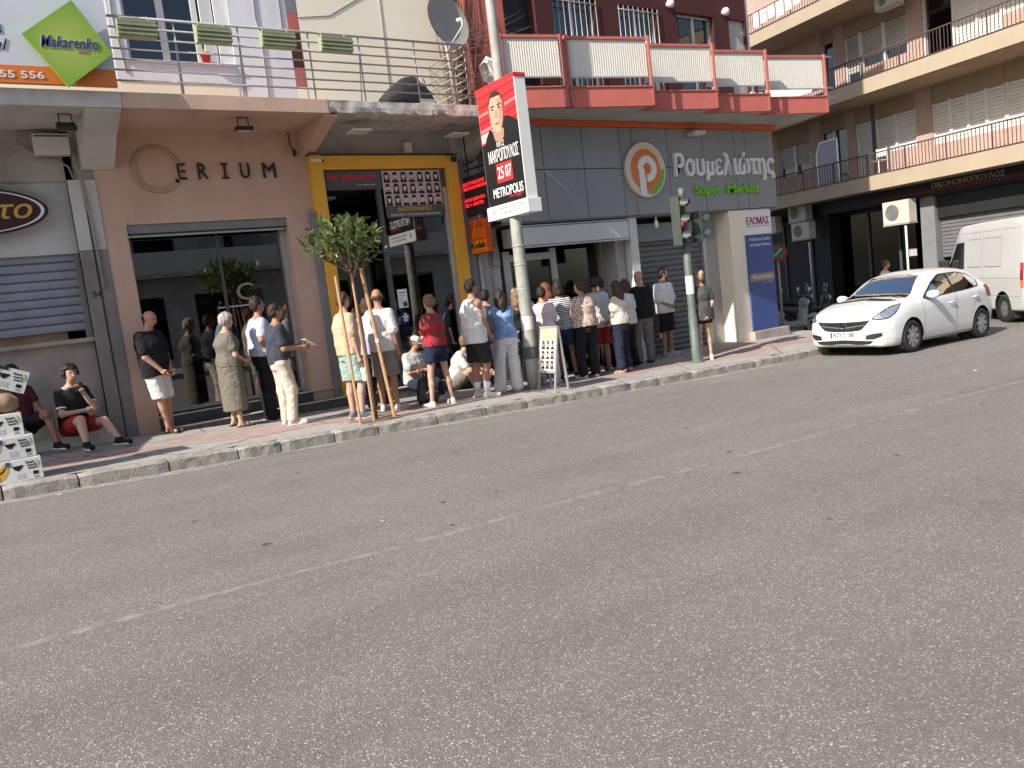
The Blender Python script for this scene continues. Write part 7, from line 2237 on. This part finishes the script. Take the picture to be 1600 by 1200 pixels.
# --- queue
person('balding man in black T-shirt and white shorts leaning by the peach pillar', (2.16, 12.26), 40, 1.74, ('low_front', 'low_front'), ('stand', 'cross'), bulk=1.16, sk='a', head=(12, -22), lean=(0, -.04),
       top=(BK, .9, -.1, .016), bottom=(W_, 'shorts', .95, .03), shoe=('sandal', cloth('brownsandal', (.1, .06, .04))), hair=('bald', 'dark'))
person('grey haired woman in long olive grey dress and sandals', (3.04, 11.75), 98, 1.6, ('front', 'front'), ('relax', 'stand'), True, 1.16, 'c', (0, -12), (0, .03),
       top=(cloth('olive', (.17, .16, .13)), .75, .02, .012), bottom=(cloth('olive'), 'skirt', .8, .02), shoe=('sandal', BK), hair=('thick', 'grey'))
person('man in pale blue polo shirt with hand on hip at the dark window', (3.6, 12.0), 88, 1.8, ('down', 'hip'), ('stand', 'stand'), bulk=1.1, sk='b', head=(10, 4), top=(cloth('paleblue', (.5, .55, .68)), .85, .0, .012), bottom=(BK, 'trousers', 1.95, .012), shoe=('shoe', BK), hair=('short', 'dark'))
a = person('man in navy polo shirt and beige trousers holding papers', (3.55, 11.05), 84, 1.66, ('hold', 'hold'), ('stand', 'step'), bulk=1.06, sk='b', head=(14, 0), top=(cloth('navyslub', (.055, .06, .085)), .85, -.03, .01), bottom=(cloth('beige', (.62, .54, .45)), 'trousers', 1.97, .016), shoe=('shoe', cloth('whiteshoe', (.66, .62, .58))), hair=('short', 'dark'))
held('paper_sheet', 'folded white papers in the hands of the man in navy', 'paper', a, -1, (.075, .09, .004), M['paper'], .12, .6, .05)
a = person('young man in tan T-shirt and pale green shorts behind the stakes', (4.4, 10.62), 92, 1.74, ('down', 'down'), ('stand', 'relax'), sk='c', head=(18, 0), top=(cloth('tan', (.56, .42, .29)), .85, -.04, .02), bottom=(cloth('sage', (.3, .42, .38)), 'shorts', .92, .03), shoe=('shoe', cloth('greyshoe', (.17, .19, .23))), hair=('short', 'brown'))
tag(a[0], None, None)
held('paper_bag', 'small white plastic bag hanging from the hand behind the stakes', 'bag', a, -1, (.08, .03, .09), M['paper'], .16, 0, -.1)
person('woman in lavender blouse and navy jeans hidden behind the tan T-shirt', (5.08, 11.35), 120, 1.66, ('front', 'hold'), ('relax', 'stand'), True, 1.1, 'c', (20, 0), top=(cloth('lavender', (.4, .36, .56)), .9, -.06, .025), bottom=(cloth('navyjean', (.03, .035, .06)), 'trousers', 1.95, .016), shoe=('shoe', BK), hair=('bob', 'brown'))
person('man in white T-shirt and khaki shorts with cropped hair', (5.05, 10.88), 120, 1.76, ('down', 'down'), ('stand', 'stand'), sk='b', head=(35, 0), top=(W_, .95, -.06, .024), bottom=(cloth('khaki', (.25, .225, .19)), 'shorts', .95, .035), shoe=('shoe', cloth('whiteshoe')), hair=('bald', 'brown'))
person('person in white cap and grey-white T-shirt seated on the photo shop step', (6.2, 12.3), 15, 1.66, ('cross', 'cross'), ('sit', 'sit'), sk='a', head=(22, -22), lean=(0, .16), top=(cloth('offwhite', (.5, .5, .49)), .8, -.02, .02), bottom=(cloth('navyjean'), 'trousers', 1.9, .02), shoe=('shoe', cloth('whiteshoe')), hair=('short', 'brown'), seat=.24, cap=cloth('capwhite', (.62, .6, .56)), group=SEATP)
person('woman with hair bun in red tie-dye blouse and dark denim shorts', (5.72, 10.5), 186, 1.62, ('front', 'front'), ('wide', 'wide'), True, 1.0, 'c', (0, 0), top=(cloth('tiedye', (.42, .03, .05), 'noise', (.16, .06, .05)), .9, .02, .012), bottom=(cloth('denim', (.022, .03, .06)), 'shorts', .5, .028), shoe=('shoe', cloth('whiteshoe')), hair=('bun', 'light'))
bp_ = thing('backpack', (5.62, 10.75, sw(5.6, 10.75)), 'black backpack standing on the pavement behind bare legs', 'backpack')
f = SDF((-.25, -.2, -.05), (.25, .2, .6), .014); f.cone((-.07, 0, .12), (-.05, 0, .34), .11, .09, .05); f.cone((.07, 0, .12), (.05, 0, .34), .11, .09, .05); f.ell((0, -.1, .16), (.12, .06, .11), None, .02); f.cut((0, 0, .005), (0, 0, -1))
v_, f_ = f.mesh(); raw('bag', crumple(v_, f_, .006, 30, 3), f_, M['black'], bp_, True, True)
b = MB(); b.tube([(-.04, 0, .42), (-.03, 0, .5), (.03, 0, .5), (.04, 0, .42)], .012, 6); b.build('handle', M['black'], bp_, local=True)
b = MB(); b.tube([(-.1, -.15, .2), (0, -.165, .25), (.1, -.15, .2)], .006, 5); b.build('zip', M['alu'], bp_, local=True)
person('young man in white T-shirt and sandals crouching on the step beside the tank top', (6.98, 12.25), 42, 1.72, ('knee', 'knee'), (((.2, .95, .45), (.0, .35, -1)), ((.3, .9, .5), (.1, .3, -1))), sk='c', head=(30, -4), lean=(0, .45), top=(cloth('white2', (.68, .68, .67)), .85, -.02, .012), bottom=(cloth('khaki'), 'shorts', .55, .025), shoe=('sandal', BK), hair=('thick', 'light'), seat=.16, group=SEATP)
a = person('muscular man in white tank top and black shorts with cropped hair', (6.5, 10.62), 86, 1.8, ('down', 'low_front'), ('stand', 'relax'), bulk=1.1, sk='b', head=(12, 0), top=(W_, 0, -.12, .022), bottom=(cloth('charcoal', (.03, .03, .033)), 'shorts', .9, .035), shoe=('shoe', cloth('whiteshoe')), hair=('short', 'black'))
b = MB()
for sd in (1, -1):
    j = a[1][sd]; q0 = j['an'] * .98 + j['kn'] * .02; q1 = j['an'] * .62 + j['kn'] * .38
    b = MB(); b.tube([wpt(a, q0), wpt(a, q1)], [.046, .06], 14)
    raw('sock', b.v, b.f, M['white'], a[0], smooth=True)
person('woman with long dark hair, blue top and wide white trousers', (7.14, 10.74), 168, 1.63, ('front', 'hold'), ('wide', 'stand'), True, 1.02, 'b', (-6, -8), top=(cloth('bluetop', (.16, .28, .52), 'noise', (.26, .38, .6)), .15, .0, .018), bottom=(cloth('whitetrousers', (.68, .69, .72)), 'flare', 1.98, .03), shoe=('sandal', cloth('brownsandal')), hair=('long', 'dark'))
a = person('woman in pale pink cap with bare shoulders and grey trousers', (7.68, 11.08), 132, 1.63, ('front', 'front'), ('relax', 'stand'), True, 1.0, 'a', (10, -6), (0, .05), top=(cloth('blackcrop', (.02, .02, .022)), 0, .1, .006), bottom=(cloth('greyblue', (.25, .25, .32)), 'trousers', 1.97, .024), shoe=('shoe', BK), hair=('long', 'light'), cap=cloth('capwhite'))
b = MB(); b.cbox(7.54, 7.76, 10.86, 10.94, .66, .84, .03); b.tube([(7.58, 10.9, .83), (7.7, 11.0, 1.28)], .008, 5)
tag(b.build('shoulder_bag', M['black']), 'small black shoulder bag at the hip of the pale pink cap', 'bag')
person('person in dark clothes and white sneakers standing close to the shop wall', (7.62, 11.95), 140, 1.68, ('down', 'front'), ('step', 'rear'), sk='b', top=(cloth('darkblue', (.03, .035, .05)), .9, -.05, .015), bottom=(cloth('navyjean'), 'trousers', 1.93, .014), shoe=('shoe', cloth('whiteshoe')), hair=('short', 'black'))
person('woman in pale pink T-shirt with low dark bun behind the lamp post', (8.12, 10.98), 140, 1.62, ('down', 'front'), ('stand', 'stand'), True, 1.06, 'a', (6, -4), top=(cloth('palepink', (.68, .56, .56)), .8, -.05, .014), bottom=(cloth('white2'), 'trousers', 1.9, .016), shoe=('shoe', cloth('whiteshoe')), hair=('lowbun', 'dark'))
person('woman in navy and white striped T-shirt and denim shorts', (8.72, 11.25), 150, 1.7, ('front', 'down'), ('stand', 'relax'), True, 1.06, 'b', (-10, -8), top=(cloth('stripe', (.02, .035, .075), 'stripes', (.66, .67, .68)), .85, -.02, .02), bottom=(cloth('denimblue', (.03, .05, .09)), 'shorts', .7, .02), shoe=('shoe', BK), hair=('bob', 'dark'))
person('woman in leopard print blouse and wide black trousers', (9.02, 10.98), 182, 1.68, ('front', 'front'), ('relax', 'stand'), True, 1.16, 'b', (0, -14), top=(cloth('leopard', (.6, .44, .38), 'leopard', (.03, .022, .02)), .95, .0, .035), bottom=(BK, 'trousers', 1.95, .03), shoe=('shoe', cloth('whiteshoe')), hair=('short', 'brown'))
person('young man in loose grey-white T-shirt and red shorts behind the leopard print', (9.7, 11.42), 165, 1.74, ('front', 'down'), ('stand', 'stand'), sk='b', head=(-20, -14), top=(cloth('greywhite', (.52, .52, .53)), .95, -.1, .03), bottom=(cloth('redshort'), 'shorts', .9, .03), shoe=('shoe', cloth('greyshoe')), hair=('short', 'dark'))
person('woman with long brown hair, cream blouse and navy trousers', (9.75, 10.88), 198, 1.63, ('front', 'front'), ('stand', 'relax'), True, 1.08, 'a', (-30, -10), top=(cloth('creamtop', (.6, .57, .5)), .7, .02, .022), bottom=(cloth('navypants', (.025, .03, .055)), 'flare', 1.82, .02), shoe=('sandal', cloth('palesandal', (.5, .4, .33))), hair=('long', 'brown'))
person('bald man in black T-shirt and grey trousers seen from behind', (11.0, 11.62), 172, 1.79, ('front', 'front'), ('relax', 'stand'), bulk=1.12, sk='a', head=(4, 0), top=(BK, .95, -.06, .018), bottom=(cloth('greytrousers', (.19, .185, .175)), 'trousers', 1.96, .022), shoe=('shoe', BK), hair=('none', 'dark'))
a = person('bearded man in white T-shirt and black shorts looking right with a phone', (12.15, 12.15), 8, 1.78, ('front', 'front'), ('stand', 'stand'), bulk=1.1, sk='b', head=(52, 0), top=(W_, 1.0, -.06, .03), bottom=(BK, 'shorts', .98, .035), shoe=('shoe', cloth('greywshoe', (.45, .44, .42))), hair=('short', 'black'))
held('mobile_phone', 'dark phone in the hands of the bearded man', 'phone', a, -1, (.07, .035, .006), M['black'], .1, .5)
hc, hx, hf, hz, s_ = a[2]
f = SDF(hc - .2, hc + .2, .0115); f.ell(hc + hf * .035 - hz * .068, (.06, .066, .05), np.array([hx, -hf, hz]), .01); f.cut(hc - hz * .062, hz); v_, f_ = f.mesh(); raw('beard', v_, f_, HAIR['black'], a[0], True, True)
b = MB(); b.obox(wpt(a, (.16, -.1, .62)), XA, YA, ZA, .03, .05, .06); 
a = person('blonde woman in dark grey T-shirt behind the traffic light pole, hands behind her back', (11.62, 10.62), 152, 1.67, ('back', 'back'), ('stand', 'step'), True, 1.0, 'c', (25, 0), top=(cloth('darkgreytee', (.075, .078, .08)), .75, -.14, .02), bottom=(BK, 'shorts', .42, .015), shoe=('shoe', cloth('whiteshoe')), hair=('bun', 'blond'))
# people further back in the crowd at the door
BACK = 'people pressed at the supermarket door'
for k, (x_, y_, H_, lb, c_, hr, ya) in enumerate(((8.25, 11.75, 1.7, 'person in patterned blue top behind the lamp post and the pink T-shirt', ('bluepat', (.12, .16, .22), 'noise', (.4, .42, .45)), ('long', 'dark'), 160),
        (8.95, 11.95, 1.72, 'person with dark reddish hair between the striped and the leopard print tops', ('darkgreen', (.04, .05, .045)), ('long', 'red'), 175),
        (9.35, 12.1, 1.76, 'tall person in black at the dark doorway behind the leopard print', ('black',), ('short', 'brown'), 185),
        (10.15, 11.75, 1.74, 'man in dark shirt in the crowd behind the cream blouse', ('darkshirt', (.03, .03, .035)), ('short', 'dark'), 205),
        (10.45, 11.45, 1.66, 'woman in white sleeveless top with tied hair beside the bald man', ('white2',), ('bob', 'brown'), 190))):
    person(lb, (x_, y_), ya, H_, ('front', 'down'), ('stand', 'relax'), k in (0, 1, 4), 1.0, 'b', (0, -5), top=(cloth(*c_), .8, -.05, .018), bottom=(BK if k != 1 else cloth('navyjean'), 'trousers', 1.95, .016), shoe=('shoe', BK), hair=hr, group=BACK)
person('person with curly brown hair showing above the hatchback roof', (21.15, 12.6), 10, 1.62, ('front', 'front'), ('relax', 'stand'), True, 1.0, 'a', (10, -10), top=(cloth('palepink'), .8, -.05, .018), bottom=(BK, 'trousers', 1.95, .016), shoe=('shoe', BK), hair=('thick', 'red'), z=gz(21.15))

# ================================================================== scooters at the corner
def scooter(loc, rz, label, col, rim=True):
    """x forward, wheels on the ground"""
    t = thing('scooter', loc, label, 'scooter', 'scooters parked in the side street', rz)
    for x_, r_ in ((.66, .23), (-.62, .23)):
        b = MB(); b.lathe((x_, -.06, r_), [(r_ * .62, .02), (r_ * .9, 0), (r_, .035), (r_, .085), (r_ * .9, .12), (r_ * .62, .1)], 28, YA); w_ = b.build('wheel', M['tyre'], t, smooth=True, local=True)
        b = MB(); b.ring((x_, .05, r_), XA, ZA, r_ * .64, r_ * .54, .1, 28)
        for k in range(5):
            q = 2 * math.pi * k / 5; b.tube([(x_, 0, r_), (x_ + math.cos(q) * r_ * .6, 0, r_ + math.sin(q) * r_ * .6)], .016, 6)
        b.build('rim', M['rim'], w_, local=True)
    f = SDF((-1.0, -.3, .1), (.95, .3, 1.1), .018)
    f.cone((-.75, 0, .62), (-.2, 0, .55), .13, .15, .05); f.cone((-.3, 0, .45), (-.15, 0, .3), .14, .12, .05)
    f.cone((-.15, 0, .28), (.4, 0, .27), .11, .1, .05)
    f.cone((.42, 0, .3), (.5, 0, .85), .13, .11, .05); f.ell((.5, 0, .82), (.1, .2, .14), None, .04)
    v_, f_ = f.mesh(); raw('body', v_, f_, col, t, True, True)
    f = SDF((.3, -.15, .2), (1.0, .15, .6), .016); f.cone((.5, 0, .44), (.78, 0, .46), .06, .07, .02); f.cone((.78, 0, .46), (.9, 0, .34), .07, .05, .02); f.cut((.66, 0, .4), (0, 0, -1)); v_, f_ = f.mesh(); raw('front_mudguard', v_, f_, col, t, True, True)
    f = SDF((-1.0, -.25, .6), (.1, .25, .95), .016); f.cone((-.75, 0, .8), (-.35, 0, .78), .08, .1, .03); f.cone((-.35, 0, .76), (-.1, 0, .72), .1, .07, .03); v_, f_ = f.mesh(); raw('seat', v_, f_, M['black'], t, True, True)
    b = MB(); b.tube([(.66, 0, .23), (.52, 0, .95)], .03, 8); b.tube([(.45, -.32, 1.0), (.52, -.15, 1.0), (.52, .15, 1.0), (.45, .32, 1.0)], .016, 8); b.build('handlebar', M['trim'], t, local=True)
    for s in (1, -1):
        b = MB(); b.tube([(.5, s * .25, 1.0), (.52, s * .33, 1.16)], .008, 6); b.lathe((.53, s * .34, 1.18), [(0, 0), (.06, 0), (.05, .02), (0, .025)], 14, (-1, 0, .1)); b.build('mirror', M['alu'], t, local=True)
    b = MB(); b.lathe((.6, 0, .84), [(0, .05), (.05, .045), (.075, .02), (.08, 0)], 18, (1, 0, .1)); b.build('headlamp', M['lampglass'], t, smooth=True, local=True)
    b = MB(); b.tube([(-.1, .14, .3), (-.5, .16, .3), (-.8, .16, .42)], [.03, .05, .05], 10); b.build('exhaust', M['rim'], t, smooth=True, local=True)
    b = MB(); b.tube([(-.15, -.1, .2), (-.2, -.2, .0)], .012, 6); b.build('kick_stand', M['steel'], t, local=True)
    return t
DG = mat('dark_scooter_paint', (.05, .052, .056), .35, .1, 4); GR = mat('silver_scooter_paint', (.27, .275, .28), .35, .1, 4); BL = mat('black_scooter_paint', (.015, .016, .018), .3, .1, 4)
scooter((17.83, 13.42, gz(17.8)), R(-30), 'silver grey scooter nearest the hatchback, front wheel to the road', GR)
scooter((18.1, 14.5, gz(18)), R(-25), 'black scooter beside the round sign pole', BL)
scooter((19.4, 13.9, gz(19)), R(-50), 'dark scooter with raised mirrors between the silver scooter and the van', DG)
scooter((20.4, 15.2, gz(20)), R(-50), 'dark scooter deepest in the shade under the air conditioners', BL)
if _txt is not None:
    cd = _txt.data
    bpy.data.objects.remove(_txt)
    bpy.data.curves.remove(cd)
